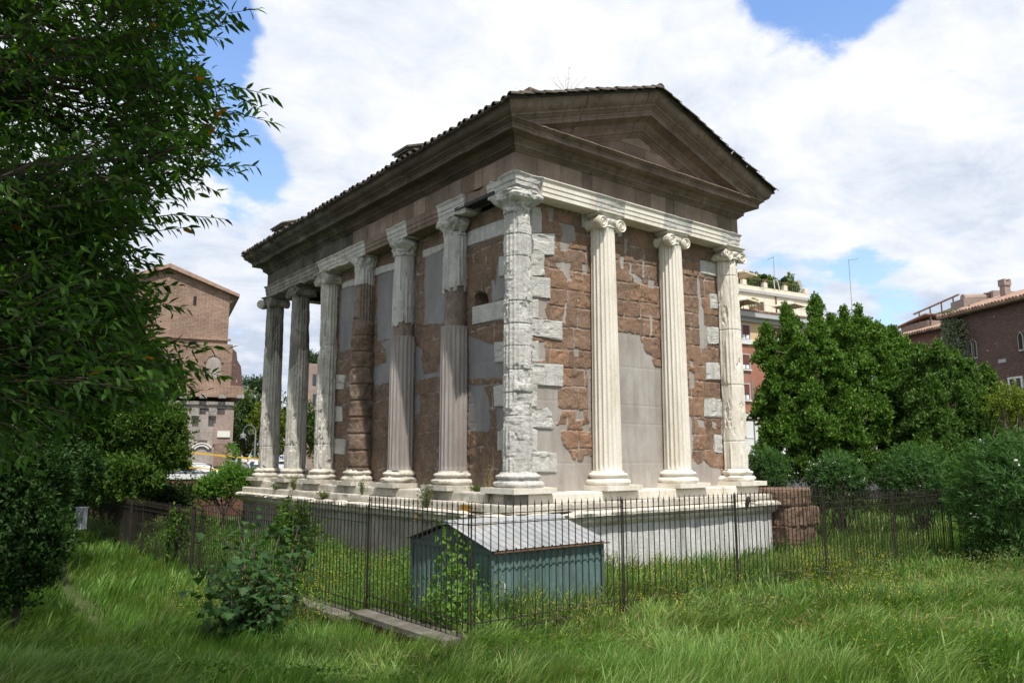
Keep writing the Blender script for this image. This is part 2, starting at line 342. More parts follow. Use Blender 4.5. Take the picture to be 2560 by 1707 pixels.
M['pink_plaster'] = stone('pink_plaster', [(.27, .195, .165), (.33, .25, .215), (.38, .3, .265)], .8, 10, .02, streak=.3, streakc=(.24, .17, .15))
M['carved'] = stone('carved_marble', [(.18, .17, .155), (.33, .31, .28), (.5, .48, .44)], 5, 16, .06)

def leafmat(name, c, tr=.35, rough=.5, spec=.2, var=True, extra=None):
    m, t = newmat(name); r = isl(t)
    col = t.ramp(r, [(i / (len(c) - 1), c[i]) for i in range(len(c))])
    if extra: col = t.mix(t.math('GREATER_THAN', r, 1 - extra[1]), col, extra[0])
    b = t.add('BsdfPrincipled', {'Base Color': col, 'Roughness': rough, 'Specular IOR Level': spec})
    tl = t.add('BsdfTranslucent', {'Color': t.mix(1.0, col, (1.35, 1.5, .55), 'MULTIPLY')})
    mx = t.add('MixShader', {0: tr, 1: b.outputs[0], 2: tl.outputs[0]}); t.l.new(mx.outputs[0], t.add('OutputMaterial').inputs[0]); return m
M['leaf_near'] = leafmat('laurel_leaf', [(.018, .05, .009), (.034, .088, .014), (.085, .175, .028), (.027, .07, .012)], .48, .55, .18, extra=((.30, .12, .02), .006))
M['leaf_hedge'] = leafmat('hedge_leaf', [(.035, .075, .012), (.06, .12, .018), (.11, .185, .032)], .35, .55, .18)
M['leaf_dark'] = leafmat('dark_leaf', [(.015, .04, .009), (.024, .058, .012), (.04, .085, .018)], .25, .55, .18)
M['leaf_oak'] = leafmat('holm_oak_leaf', [(.035, .085, .012), (.065, .145, .02), (.11, .205, .032), (.18, .28, .06)], .28, .55, .18)
M['leaf_oak2'] = leafmat('pale_oak_leaf', [(.045, .10, .018), (.08, .155, .03), (.14, .225, .06)], .28, .55, .18)
M['leaf_oleander'] = leafmat('oleander_leaf', [(.03, .078, .016), (.05, .115, .028), (.10, .185, .065)], .28, .6, .08)
M['leaf_bush'] = leafmat('bright_leaf', [(.06, .14, .02), (.10, .21, .03), (.15, .28, .05)], .4, .55, .18)
M['leaf_fig'] = leafmat('fig_leaf', [(.018, .048, .014), (.03, .075, .02), (.055, .12, .032)], .3, .55, .18)
M['leaf_vine'] = leafmat('vine_leaf', [(.07, .15, .025), (.11, .22, .035), (.15, .28, .05)], .4, .55, .18)
M['leaf_far'] = leafmat('far_leaf', [(.04, .075, .025), (.06, .105, .03), (.09, .14, .045)], .3, .55, .18)
M['leaf_pine'] = leafmat('pine_needles', [(.025, .05, .02), (.04, .075, .03), (.06, .10, .04)], .2, .55, .18)
M['leaf_olive'] = leafmat('silver_leaf', [(.14, .17, .11), (.19, .23, .15), (.25, .29, .2)], .3, .55, .18)
M['leaf_yellow'] = leafmat('yellow_green_leaf', [(.08, .12, .015), (.13, .18, .02), (.2, .24, .04)], .35, .55, .18)
M['leaf_weed'] = leafmat('weed_leaf', [(.08, .11, .035), (.13, .16, .055), (.2, .2, .09)], .35, .55, .18)
M['straw'] = leafmat('dry_straw', [(.28, .22, .11), (.38, .30, .16), (.45, .38, .22)], .3, .55, .18)
M['petal_white'] = leafmat('white_petal', [(.7, .68, .66), (.8, .78, .76)], .3, .55, .18)
M['petal_yellow'] = leafmat('yellow_petal', [(.50, .42, .03), (.65, .55, .05), (.72, .62, .1)], .3, .55, .18)
M['bark'] = stone('bark', [(.04, .032, .024), (.075, .06, .045), (.12, .1, .075)], 6, 25, .02, aniso=(1, 1, .3))

def grassmat():
    m, t = newmat('grass'); r = isl(t); o = t.add('TexCoord').outputs['Object']
    k = t.add('Attribute', attribute_name='tip').outputs['Fac']; sd = t.add('Attribute', attribute_name='seed').outputs['Fac']
    patch = t.noise(o, .35, 4, .6)
    a = t.ramp(r, [(0, (.034, .095, .010)), (.4, (.058, .148, .017)), (.75, (.092, .20, .026)), (1, (.15, .262, .05))])
    b = t.ramp(r, [(0, (.075, .138, .018)), (.5, (.118, .19, .03)), (1, (.18, .235, .056))])
    col = t.mix(t.ramp(patch, [(.47, 0.0), (.62, .75)]), a, b)
    fr = t.add('Math', {0: t.math('MULTIPLY', r, 37.0), 1: 0.0}, operation='FRACT').outputs[0]; col = t.mix(t.math('GREATER_THAN', fr, .965), col, (.28, .25, .11)); col = t.mix(1.0, col, t.ramp(t.noise(o, 1.6, 4, .7), [(.3, .7), (.7, 1.3)]), 'MULTIPLY')
    col = t.mix(t.math('MULTIPLY', k, .25), col, t.mix(1.0, col, (1.5, 1.4, 1.4), 'MULTIPLY'))
    col = t.mix(t.math('MULTIPLY', sd, k), col, (.23, .34, .10))
    bs = t.add('BsdfPrincipled', {'Base Color': col, 'Roughness': .5, 'Specular IOR Level': .22})
    tl = t.add('BsdfTranslucent', {'Color': t.mix(1.0, col, (1.25, 1.35, .6), 'MULTIPLY')})
    mx = t.add('MixShader', {0: .35, 1: bs.outputs[0], 2: tl.outputs[0]}); t.l.new(mx.outputs[0], t.add('OutputMaterial').inputs[0]); return m
M['grass'] = grassmat()
def soilmat():
    m, t = newmat('ground'); o = t.add('TexCoord').outputs['Object']
    f = t.noise(o, .5, 8, .7); g = t.noise(o, 9, 8, .75)
    col = t.ramp(f, [(.35, (.045, .065, .018)), (.5, (.065, .095, .024)), (.65, (.10, .115, .035))])
    col = t.mix(t.ramp(g, [(.4, 0.0), (.7, .7)]), col, (.06, .05, .028))
    finish(t, col, .95, g, .06); return m
M['soil'] = soilmat()
# ------------------------------------------------------------------ terrain
def to_ls(x, y): dx, dy = x - CAM[0], y - CAM[1]; return dx * RT0[0] + dy * RT0[1], dx * FH[0] + dy * FH[1]
GP = np.array([(0, 0, -.95), (-3, 0, -1.0), (4, 0, -1.0), (0, 6, -1.3), (-4, 7, -1.4), (5, 7, -1.25), (-.6, 11.3, -1.95), (-.6, 12.8, -2.0), (-4, 12, -2.1), (-2.4, 12.6, -2.35), (-3.2, 14.6, -2.45), (-5.5, 17.5, -2.6), (-10, 22, -2.4), (-9.9, 24, -2.5), (-15, 30, -2.5),
               (-21.5, 38.4, -2.4), (1, 16, -2.2), (-3, 22, -2.6), (1, 28, -2.7), (6, 22, -2.5), (-8, 34, -2.6), (8, 28, -2.6), (4, 15, -1.95), (8, 18, -2.0), (10.8, 20.9, -2.05), (13, 22, -1.9), (14, 18, -1.6), (9, 12, -1.5),
               (15, 28, -2.1), (20, 40, -1.7), (30, 55, -1.3), (0, 50, -2.4), (-14, 12, -1.5), (-15, 20, -2.0), (-22, 28, -2.2), (0, -15, -.9), (10, 0, -1.1), (-10, 0, -1.0), (20, 8, -1.0), (-30, 45, -2.4)], float)
def ground(x, y):
    l, s = to_ls(np.asarray(x, float), np.asarray(y, float))
    w = 0; z = 0
    for a, b, c in GP:
        k = 1 / ((l - a) ** 2 + (s - b) ** 2 + 1.2) ** 1.7; w = w + k; z = z + k * c
    z = z / w
    far = sst(60, 90, s); return z * (1 - far) + far * -1.2 + .10 * (fbm(np.asarray(x) * .45, np.asarray(y) * .45, 0, 3, 3) - .5)
def axis_grid(a, b, da, far):              # dense core, widening outwards
    core = np.arange(a, b + da, da); out = [b]; st = da
    while out[-1] < far: st *= 1.35; out.append(out[-1] + st)
    lo = [a]; st = da
    while lo[-1] > -far: st *= 1.35; lo.append(lo[-1] - st)
    return np.concatenate([lo[:0:-1], core, out[1:]])
gl, gs = axis_grid(-26, 26, .4, 900), axis_grid(-4, 56, .4, 900)
LL, SS = np.meshgrid(gl, gs, indexing='ij')
GX = CAM[0] + FH[0] * SS + RT0[0] * LL; GY = CAM[1] + FH[1] * SS + RT0[1] * LL
gV = np.stack([GX, GY, ground(GX, GY)], -1).reshape(-1, 3)
solo('ground', (0, 0, 0), gV, grid_faces(len(gl), len(gs)), M['soil'], None, None, kind='structure', smooth=True)

# ------------------------------------------------------------------ temple
XS = [0, 3.3, 6.41, 9.43]; YS = [0, 3.04, 6.1, 8.97, 11.89, 14.76, 17.66]
WX, LY = XS[3], YS[6]; ZA = 8.06; ZF = 8.57
T = thing('temple', (WX / 2, LY / 2, -2.7), 'weathered Roman temple with fluted Ionic columns and brown pediment on a high podium', 'temple')
FR = {'rear': ((0, 0), (1, 0), (0, -1), WX), 'left': ((0, 0), (0, 1), (-1, 0), LY), 'front': ((0, LY), (1, 0), (0, 1), WX), 'right': ((WX, 0), (0, 1), (1, 0), LY)}
def run(side, prof, t0=None, t1=None, n=1, rough=0.0, seed=0, cuts=None, slope=None):
    """moulding: profile [(a, z)] carried along a side; None ends are mitred at the corners"""
    (ox, oy), (ux, uy), (nx, ny), L = FR[side]; V = []
    ks = np.linspace(0, 1, n + 1)
    for a, z in prof:
        s0 = -a if t0 is None else t0; s1 = L + a if t1 is None else t1
        t = s0 + (s1 - s0) * ks
        zz = np.full_like(t, z) if slope is None else z + slope * (np.minimum(t, L - t) + a)
        aa = np.full_like(t, a)
        if rough:
            d = (fbm(t * 3.1, a * 9 + np.zeros_like(t), z * 9, seed, 4) - .5) * 2 * rough
            e = (fbm(t * 1.3, z * 3 + np.zeros_like(t), a * 3, seed + 9, 4)); d = d - 2.2 * rough * sst(.6, .72, e)
            aa = aa + d; zz = zz + d * .5
        V.append(np.stack([ox + ux * t + nx * aa, oy + uy * t + ny * aa, zz], -1))
    V = np.array(V); p_ = len(prof)
    F = grid_faces(p_, n + 1)
    Vf = V.reshape(-1, 3); Fl = [tuple(f) for f in F]
    Fl.append(tuple(i * (n + 1) for i in range(p_))); Fl.append(tuple(i * (n + 1) + n for i in range(p_))[::-1])
    return Vf, Fl
def runpart(name, side, prof, mat, label=None, parent=T, **kw):
    V, F = run(side, prof, **kw); return part(name, V, F, mat, parent, label)

WP = .23                                  # face of the cella walls behind the column axes
def blocks(name, side, prof, mat, t0, t1, lo, hi, seed, rough, label=None):
    """a moulding laid as separate stones: slightly uneven, open joints"""
    r = random.Random(seed); L = FR[side][3]; t = -1.3 if t0 is None else t0; end = L + 1.3 if t1 is None else t1; vs, fs, b = [], [], 0
    first = True
    while t < end - .01:
        e = min(t + r.uniform(lo, hi), end)
        if end - e < lo * .7: e = end
        if first and t0 is None: e = max(e, .6)
        if e < end and t1 is None and e > L - .4: e = end
        da, dz = r.uniform(-.007, .007), r.uniform(-.004, .004); V, F = run(side, [(a + da * (a > .32), z + dz) for a, z in prof], t0=None if (first and t0 is None) else t, t1=None if (e == end and t1 is None) else e - .006, n=max(4, int((e - t) / .12)), rough=rough, seed=seed + int(t * 9)); first = False
        vs.append(V); fs += [tuple(i + b for i in f) for f in F]; b += len(V); t = e
    return part(name, np.concatenate(vs), fs, mat, T, label)
# podium: wall, cap mouldings, steps
PB = -3.0
for sd in FR:
    hid = sd in ('front', 'right')
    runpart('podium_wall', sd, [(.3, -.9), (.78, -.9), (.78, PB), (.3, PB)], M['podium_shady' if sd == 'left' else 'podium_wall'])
    runpart('podium_cornice', sd, [(.3, -.62), (.93, -.64), (1.02, -.655), (1.07, -.69), (1.06, -.77), (.99, -.79), (.95, -.86), (.93, -.93), (.86, -1.0), (.80, -1.05), (.3, -1.05)], M['step_stone'], n=8 if hid else 160, rough=.045, seed=3, label=None)
mb = MB()
def stone_course(side, a, z0, z1, mat, name, seed, lo=.9, hi=1.9, depth=.6, n_rough=.012):
    r = random.Random(seed); (ox, oy), (ux, uy), (nx, ny), L = FR[side]; t = -a + .012; allV = []; allF = []; b = 0
    while t < L + a - .01:
        w = r.uniform(lo, hi); e = min(t + w, L + a - .012)
        if L + a - e < .5: e = L + a - .012
        nn = max(2, int((e - t) / .09)); dz = r.uniform(-.008, .008); da = r.uniform(-.015, .012)
        prof = [(a - depth, z1 + dz), (a + da - .035, z1 + dz), (a + da - .01, z1 - .012 + dz), (a + da, z1 - .05), (a + da, (z0 + z1) / 2), (a + da - .004, z0 + .02), (a + da - .02, z0 + .004), (a - depth, z0 + .004)]
        V, F = run(side, prof, t0=t, t1=e, n=nn, rough=n_rough, seed=seed + int(t * 7))
        allV.append(V); allF += [tuple(i + b for i in f) for f in F]; b += len(V); t = e + .014
    return part(name, np.concatenate(allV), allF, mat, T)
stone_course('rear', .82, -.635, -.42, M['step_stone'], 'step', 11); stone_course('left', .82, -.635, -.42, M['step_stone'], 'step', 12)
stone_course('rear', .52, -.425, -.15, M['trav_cream'], 'stylobate', 13, .8, 2.4, .9, .006); stone_course('left', .52, -.425, -.15, M['step_stone'], 'stylobate', 14, .8, 1.9, .9)
for sd in ('front', 'right'):
    runpart('step', sd, [(.2, -.42), (.82, -.42), (.82, -.635), (.2, -.635)], M['step_stone'])
    runpart('stylobate', sd, [(.0, -.15), (.52, -.15), (.52, -.425), (.0, -.425)], M['step_stone'])
mb = MB(); mb.box((-.1, -.1, -.4), (WX + .1, LY + .1, -.155)); mb.part('floor_slab', [M['step_stone']], T)
mb = MB(); mb.box((-.535, -.535, -.422), (-.1, -.05, -.145)); mb.part('dark_corner_stone', [M['basalt']], T, 'dark veined block set under the corner column')
mb = MB(); mb.box((-.832, 1.02, -.64), (-.7, 1.5, -.47)); mb.part('rust_stain_plate', [M['rust']], T, 'small rust yellow patch on the step edge')

# cella walls as relief: tufa blocks standing out of plaster
def inpoly(px, pz, poly):
    c = np.zeros(px.shape, bool); n_ = len(poly)
    for i in range(n_):
        (x0, y0), (x1, y1) = poly[i], poly[(i + 1) % n_]
        c ^= ((y0 > pz) != (y1 > pz)) & (px < (x1 - x0) * (pz - y0) / ((y1 - y0) if y1 != y0 else 1e-9) + x0)
    return c
def relief_wall(u0, u1, z0, z1, res, polys, seed, cold, hole=None, mapv=None, course=.585, zoff=0.0, lo=.4, hi=.88, recess=()):
    nu, nz = int((u1 - u0) / res) + 1, int((z1 - z0) / res) + 1
    U, Z = np.meshgrid(np.linspace(u0, u1, nu), np.linspace(z0, z1, nz), indexing='ij')
    du = (fbm(U * 2.6, Z * 2.6, 0, seed, 4) - .5) * .15; dz = (fbm(U * 2.6, Z * 2.6, 5.5, seed + 5, 4) - .5) * .15
    uw, zw = U + du, Z + dz
    ub, zb = U + du * .38, Z + dz * .38 + .10 * (vn(U * .7, 0, 0, seed + 40) - .5) + .05 * np.sin(Z * 3.1 + seed)
    r = random.Random(seed); dist = np.full(U.shape, 9.0); rnd = np.zeros(U.shape)
    row = np.floor((zb - z0 - zoff) / course).astype(int)
    for k in range(row.min(), row.max() + 1):
        sel = row == k; t = u0 - r.uniform(0, .8); edges = [t]
        while edges[-1] < u1 + .5: edges.append(edges[-1] + r.uniform(lo, hi))
        edges = np.array(edges); vals = np.array([r.random() for _ in edges])
        ii = np.clip(np.searchsorted(edges, ub[sel]) - 1, 0, len(edges) - 2)
        x = ub[sel]; zr = zb[sel] - z0 - zoff - k * course
        ax = np.minimum(x - edges[ii], edges[ii + 1] - x); az = np.minimum(zr, course - zr)
        q = .05; cx, cz = np.maximum(q - ax, 0), np.maximum(q - az, 0)
        dist[sel] = q - np.sqrt(cx ** 2 + cz ** 2); rnd[sel] = vals[ii]
    pl = np.zeros(U.shape, bool)
    for poly in polys: pl |= inpoly(uw, zw, poly)
    ero = fbm(U * 5, Z * 5, 2, seed + 20, 4)
    dd = dist - .020 * sst(.45, .75, ero)
    tufa = sst(.001, .012, dd) * (~pl)
    # soften edge of plaster patches
    h = tufa * (.016 + .014 * sst(.0, .025, dd)) + tufa * ((fbm(U * 7, Z * 7, 3, seed + 30, 5) - .5) * .034 + (rnd - .5) * .016 - .024 * sst(.56, .68, fbm(U * 2.4, Z * 3, 9, seed + 33, 4)))
    h += (1 - tufa) * ((fbm(U * 1.2, Z * 1.2, 1, seed + 60, 3) - .5) * .02 + np.where(pl, 0.006, -.006))
    jt = np.abs(((Z - z0 - zoff + .1) / course) % 1 - .5) * course
    h -= np.where(pl & (np.abs(jt) < .008), .008, 0)
    if hole is not None:
        hm = inpoly(U + du * .2, Z + dz * .2, hole); h = np.where(hm, -.55, h); tufa = np.where(hm, 1, tufa); rnd = np.where(hm, 0, rnd)
    V = mapv(U, Z, h).reshape(-1, 3)
    cd = cold(U, Z) if callable(cold) else np.full(U.shape, cold)
    return V, grid_faces(nu, nz), dict(tufa=tufa, rnd=rnd, cold=cd, joint=(~pl).astype(float))
def q1(*p): return [tuple(ony(1200 + x / 2.936, 400 + y / 2.936, WP)[[0, 2]]) for x, y in p]
def q2(*p): return [tuple(ony(1200 + x / 2.936, 900 + y / 2.936, WP)[[0, 2]]) for x, y in p]
def q3(*p): return [tuple(onx(560 + x / 2.936, 400 + y / 2.936, WP)[[1, 2]]) for x, y in p]
def q4(*p): return [tuple(onx(560 + x / 2.936, 900 + y / 2.936, WP)[[1, 2]]) for x, y in p]
REAR_Q = [q1((365, 540), (540, 545), (540, 705), (365, 685)), q1((365, 350), (436, 350), (447, 420), (447, 540), (365, 540)), q1((365, 1020), (424, 1025), (424, 1165), (365, 1165)), q1((365, 1325), (424, 1328), (424, 1488), (365, 1488)), q2((365, 175), (415, 178), (412, 350), (365, 350)), q2((365, 500), (415, 503), (412, 670), (365, 668)), q1((365, 690), (467, 690), (467, 850), (365, 850)), q1((365, 855), (510, 870), (510, 1020), (365, 1005)), q1((365, 1165), (595, 1185), (598, 1325), (555, 1320), (365, 1290)),
        q1((365, 1485), (605, 1500), (605, 1665), (365, 1655)), q2((360, 350), (490, 350), (518, 385), (540, 490), (530, 507), (360, 500)), q2((360, 668), (540, 670), (558, 695), (558, 826), (360, 820)),
        q1((1610, 730), (1740, 760), (1740, 860), (1610, 838)), q1((1680, 975), (1745, 985), (1745, 1100), (1685, 1092)), q1((1660, 1220), (1750, 1230), (1750, 1350), (1668, 1352)), q1((1652, 1480), (1770, 1490), (1770, 1612), (1655, 1612)),
        q2((1640, 280), (1770, 285), (1770, 422), (1640, 415)), q2((1712, 545), (1775, 550), (1775, 685), (1717, 680)), q1((745, 392), (815, 402), (815, 505), (745, 495)), q1((1005, 525), (1035, 530), (1035, 570), (1005, 565))]
LEFT_Q = [q3((2025, 715), (2080, 700), (2080, 850), (2025, 862)), q3((1990, 1338), (2080, 1325), (2080, 1480), (1995, 1492)), q4((1985, 188), (2090, 172), (2090, 340), (1990, 345)), q4((2015, 522), (2090, 505), (2090, 660), (2015, 662)), q4((1992, -10), (2080, -15), (2080, 12), (1995, 20)),
        q4((815, 105), (897, 110), (890, 168), (815, 160)), q4((815, 165), (890, 168), (885, 215), (815, 220)), q4((810, 340), (873, 338), (873, 452), (810, 455)), q4((810, 577), (902, 575), (897, 692), (810, 690))]
LINTEL = q3((1832, 1080), (2070, 1022), (2070, 1165), (1832, 1216))
BANDS = [q3((1788, 530), (2075, 428), (2075, 540), (1788, 642)), q3((1462, 665), (1635, 606), (1635, 655), (1462, 722)), q3((1108, 797), (1270, 748), (1270, 800), (1108, 852)), q3((868, 902), (980, 864), (980, 912), (868, 952))]
rear_pl = REAR_Q + [q1((580, 455), (690, 485), (695, 590), (655, 610), (650, 670), (585, 660), (580, 600), (600, 540)), q1((555, 745), (665, 755), (655, 820), (680, 890), (640, 880), (610, 820), (555, 770)),
    q1((745, 755), (780, 770), (785, 825), (750, 820)), q1((400, 1010), (510, 1015), (480, 1090), (500, 1175), (400, 1160)), q1((400, 1330), (475, 1340), (480, 1470), (400, 1475)), q1((695, 1385), (725, 1390), (725, 1450), (690, 1440)),
    q1((625, 1040), (640, 1045), (630, 1190), (600, 1185), (620, 1120)), q1((500, 350), (540, 365), (540, 450), (500, 450)),
    q1((1060, 570), (1088, 585), (1080, 690), (1063, 690)), q1((1030, 700), (1060, 705), (1052, 795), (1030, 800)), q1((1110, 830), (1190, 870), (1190, 925), (1160, 905), (1128, 895)), q1((1232, 870), (1270, 885), (1268, 940), (1232, 930)),
    q1((1195, 700), (1210, 730), (1205, 860), (1190, 860)), q1((1100, 740), (1112, 740), (1108, 830), (1095, 830)), q1((1245, 1130), (1262, 1140), (1262, 1290), (1245, 1290)),
    q1((980, 1245), (1175, 1280), (1190, 1340), (1200, 1390), (1262, 1440), (1275, 1500), (1340, 1540), (1340, 1640), (980, 1640)), q2((980, 60), (1260, 0), (1290, 45), (1360, 60), (1360, 960), (980, 960)),
    q1((1592, 830), (1612, 900), (1615, 960), (1625, 1050), (1642, 1100), (1645, 1200), (1665, 1225), (1660, 1370), (1630, 1385), (1622, 1440), (1610, 1330), (1603, 1210), (1600, 1050), (1590, 920)), q1((1535, 1460), (1562, 1480), (1562, 1530), (1540, 1510)),
    q2((1535, 75), (1575, 100), (1577, 205), (1538, 200)), q2((1590, 430), (1640, 435), (1650, 500), (1600, 490)), q2((1700, 440), (1730, 450), (1725, 500), (1700, 490)),
    q2((1500, 400), (1548, 410), (1550, 540), (1560, 560), (1555, 720), (1600, 765), (1640, 735), (1680, 770), (1760, 800), (1760, 960), (1500, 960)),
    q2((400, 180), (600, 190), (562, 210), (568, 340), (600, 360), (598, 430), (555, 480), (640, 470), (652, 520), (598, 530), (610, 620), (660, 670), (668, 710), (740, 742), (772, 690), (830, 710), (830, 990), (400, 990)),
    q2((690, 360), (760, 365), (762, 440), (698, 442)), q2((748, 470), (800, 460), (800, 520), (750, 515)), q2((785, 60), (815, 60), (815, 560), (790, 400))]
mr = lambda U, Z, h: np.stack([U, WP - h, Z], -1)
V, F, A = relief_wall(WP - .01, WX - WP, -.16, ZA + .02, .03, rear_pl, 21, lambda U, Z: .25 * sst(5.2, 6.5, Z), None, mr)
part('cella_wall', V, F, M['wall'], T, 'sunlit rear wall of red tufa blocks patched with grey plaster', attrs=A, smooth=True)
left_pl = LEFT_Q + [LINTEL] + BANDS + [q3((1475, 700), (1645, 650), (1645, 1190), (1475, 1210)), q3((1128, 845), (1264, 810), (1264, 1310), (1128, 1330)), q3((860, 950), (974, 920), (974, 1375), (850, 1412)),
    q3((2015, 730), (2080, 730), (2080, 1010), (1985, 1030), (2000, 890)), q3((1960, 890), (1990, 880), (1995, 1040), (1975, 1040)), q3((1800, 1285), (1900, 1330), (1990, 1350), (2090, 1310), (2090, 1600), (1800, 1600)),
    q4((1800, -20), (2090, -20), (2060, 70), (2000, 120), (1930, 150), (1850, 105), (1800, 130)), q4((1800, 170), (1900, 190), (1940, 260), (1955, 350), (1955, 490), (1940, 522), (1800, 522)), q4((2005, 350), (2090, 350), (2090, 520), (2010, 505)),
    q3((1095, 1530), (1200, 1480), (1200, 1420), (1150, 1350), (1262, 1300), (1262, 1600), (1090, 1600)), q4((1095, 50), (1262, 25), (1262, 155), (1090, 185)), q4((1400, -10), (1455, 0), (1470, 105), (1600, 60), (1620, 100), (1420, 155)),
    q3((1400, 1370), (1460, 1380), (1440, 1500), (1460, 1600), (1400, 1600)), q4((895, 170), (945, 120), (940, 190), (900, 205)), q3((1400, 780), (1415, 780), (1415, 1240), (1395, 1240)), q4((1400, 260), (1440, 250), (1440, 400), (1400, 410))]
hole = q3((1848, 1075), (1846, 1020), (1858, 985), (1880, 970), (1905, 972), (1928, 990), (1938, 1020), (1940, 1050))
ml = lambda U, Z, h: np.stack([WP - h, U, Z], -1)
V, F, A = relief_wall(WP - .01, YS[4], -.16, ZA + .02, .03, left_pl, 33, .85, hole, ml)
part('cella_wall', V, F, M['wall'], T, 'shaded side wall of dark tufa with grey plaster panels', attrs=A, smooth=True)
mb = MB(); mb.box((WX - .3, .4, -.16), (WX - .2, YS[4] - .02, ZA)); mb.part('cella_wall', [M['tufa']], T)
mb = MB(); mb.box((.4, YS[4] - .4, -.16), (3.7, YS[4], ZA)); mb.box((5.7, YS[4] - .4, -.16), (WX - .3, YS[4], ZA)); mb.box((3.7, YS[4] - .39, 5.4), (5.7, YS[4] - .01, ZA))
mb.part('cella_wall', [M['tufa']], T)
mb = MB(); mb.box((-.05, -.05, ZF - .02), (WX + .05, LY + .05, ZF + .06)); mb.part('porch_ceiling', [M['dark_soffit']], T)

def slab(poly, side, depth, out, seed, mat, name='quoin_block', res=.045, rough=.03, label=None):
    """a single dressed block on a wall: its outline given on the wall, with its own thickness and a worn face"""
    P = np.array(poly); u0, z0 = P.min(0); u1, z1 = P.max(0); nu, nz = max(4, int((u1 - u0) / res)), max(4, int((z1 - z0) / res))
    # map a unit grid on the quad / polygon by clamping rows to its outline
    zs = np.linspace(z0 + .002, z1 - .002, nz + 1); G = []
    for z in zs:
        xs = []
        for i in range(len(P)):
            (a, b), (c, d_) = P[i], P[(i + 1) % len(P)]
            if (b > z) != (d_ > z): xs.append(a + (c - a) * (z - b) / (d_ - b))
        lo, hi = (min(xs), max(xs)) if xs else (u0, u1); G.append(np.linspace(lo, hi, nu + 1))
    U = np.array(G).T; Z = np.tile(zs, (nu + 1, 1))
    i, j = np.meshgrid(np.linspace(0, 1, nu + 1), np.linspace(0, 1, nz + 1), indexing='ij')
    edge = np.minimum(np.minimum(i, 1 - i) * (u1 - u0), np.minimum(j, 1 - j) * (z1 - z0))
    h = out - .02 * (1 - sst(0, .05, edge)) + (fbm(U * 6, Z * 9, 0, seed, 5) - .5) * rough - rough * .8 * sst(.6, .7, fbm(U * 2.5, Z * 4, 7, seed, 3))
    U = U + (fbm(Z * 5, U * 2, 1, seed + 3, 3) - .5) * .03
    front = (ml if side == 'left' else mr)(U, Z, h).reshape(-1, 3)
    back = (ml if side == 'left' else mr)(U, Z, np.full_like(h, out - depth)).reshape(-1, 3)
    F = [tuple(f) for f in grid_faces(nu + 1, nz + 1)]; N = len(front); w = nz + 1
    ring = [k * w for k in range(nu + 1)] + [nu * w + k for k in range(1, nz + 1)] + [k * w + nz for k in range(nu - 1, -1, -1)] + [k for k in range(nz - 1, 0, -1)]
    F += [(ring[k], ring[(k + 1) % len(ring)], N + ring[(k + 1) % len(ring)], N + ring[k]) for k in range(len(ring))]
    return part(name, np.concatenate([front, back]), F, mat, T, label)
for i, p in enumerate(REAR_Q):
    slab(p, 'rear', .2, .062, 100 + i, M['trav_white'])
for i, p in enumerate(LEFT_Q):
    slab(p, 'left', .2, .062, 140 + i, M['trav_white'] if i < 5 else M['trav_grey'])
slab(LINTEL, 'left', .2, .07, 160, M['trav_white'], 'lintel_block', label='long pale block below the arched hole')
for i, p in enumerate(BANDS):
    slab(p, 'left', .15, .04, 170 + i, M['trav_white'], 'string_course', rough=.02)

# columns
FL = 20
def shaft(cx, cy, z0, z1, r0, r1, th0, th1, seed, nz, fl=None, flute=.10, style=None, per=7):
    """fluted shaft; style(theta, z, R) -> (extra inward depth, keep-flutes 0..1, material index)"""
    full = th1 - th0 > 6.2; nt = int(round((th1 - th0) / (2 * math.pi) * FL * per)); nt = max(nt, 8)
    th = np.linspace(th0, th1, nt + 1)[:-1] if full else np.linspace(th0, th1, nt + 1)
    z = np.linspace(z0, z1, nz + 1); TH, Z = np.meshgrid(th, z, indexing='ij')
    t = (Z - z0) / max(1e-6, z1 - z0); Rr = r0 + (r1 - r0) * (t ** 1.25)
    f = (TH / (2 * math.pi) * FL) % 1; prof = np.sqrt(np.clip(1 - ((f - .5) / .41) ** 2, 0, 1))
    if style is None: dep, keep, mi = np.zeros_like(Z), np.ones_like(Z), np.zeros(Z.shape, int)
    else: dep, keep, mi = style(TH, Z, Rr)
    end = sst(0, .16, Z - z0) * sst(0, .14, z1 - Z) if style is None else 1.0
    r = Rr * (1 - flute * prof * keep * end) - dep
    V = np.stack([cx + r * np.cos(TH), cy + r * np.sin(TH), Z], -1).reshape(-1, 3)
    F = grid_faces(len(th), nz + 1, wrap=full)
    mm = mi.reshape(-1)[F[:, 0]]
    return V, F, mm
def cyl(TH, Z, R, su, sz, seed, o=4): return fbm(np.cos(TH) * R * su, np.sin(TH) * R * su, Z * sz, seed, o)
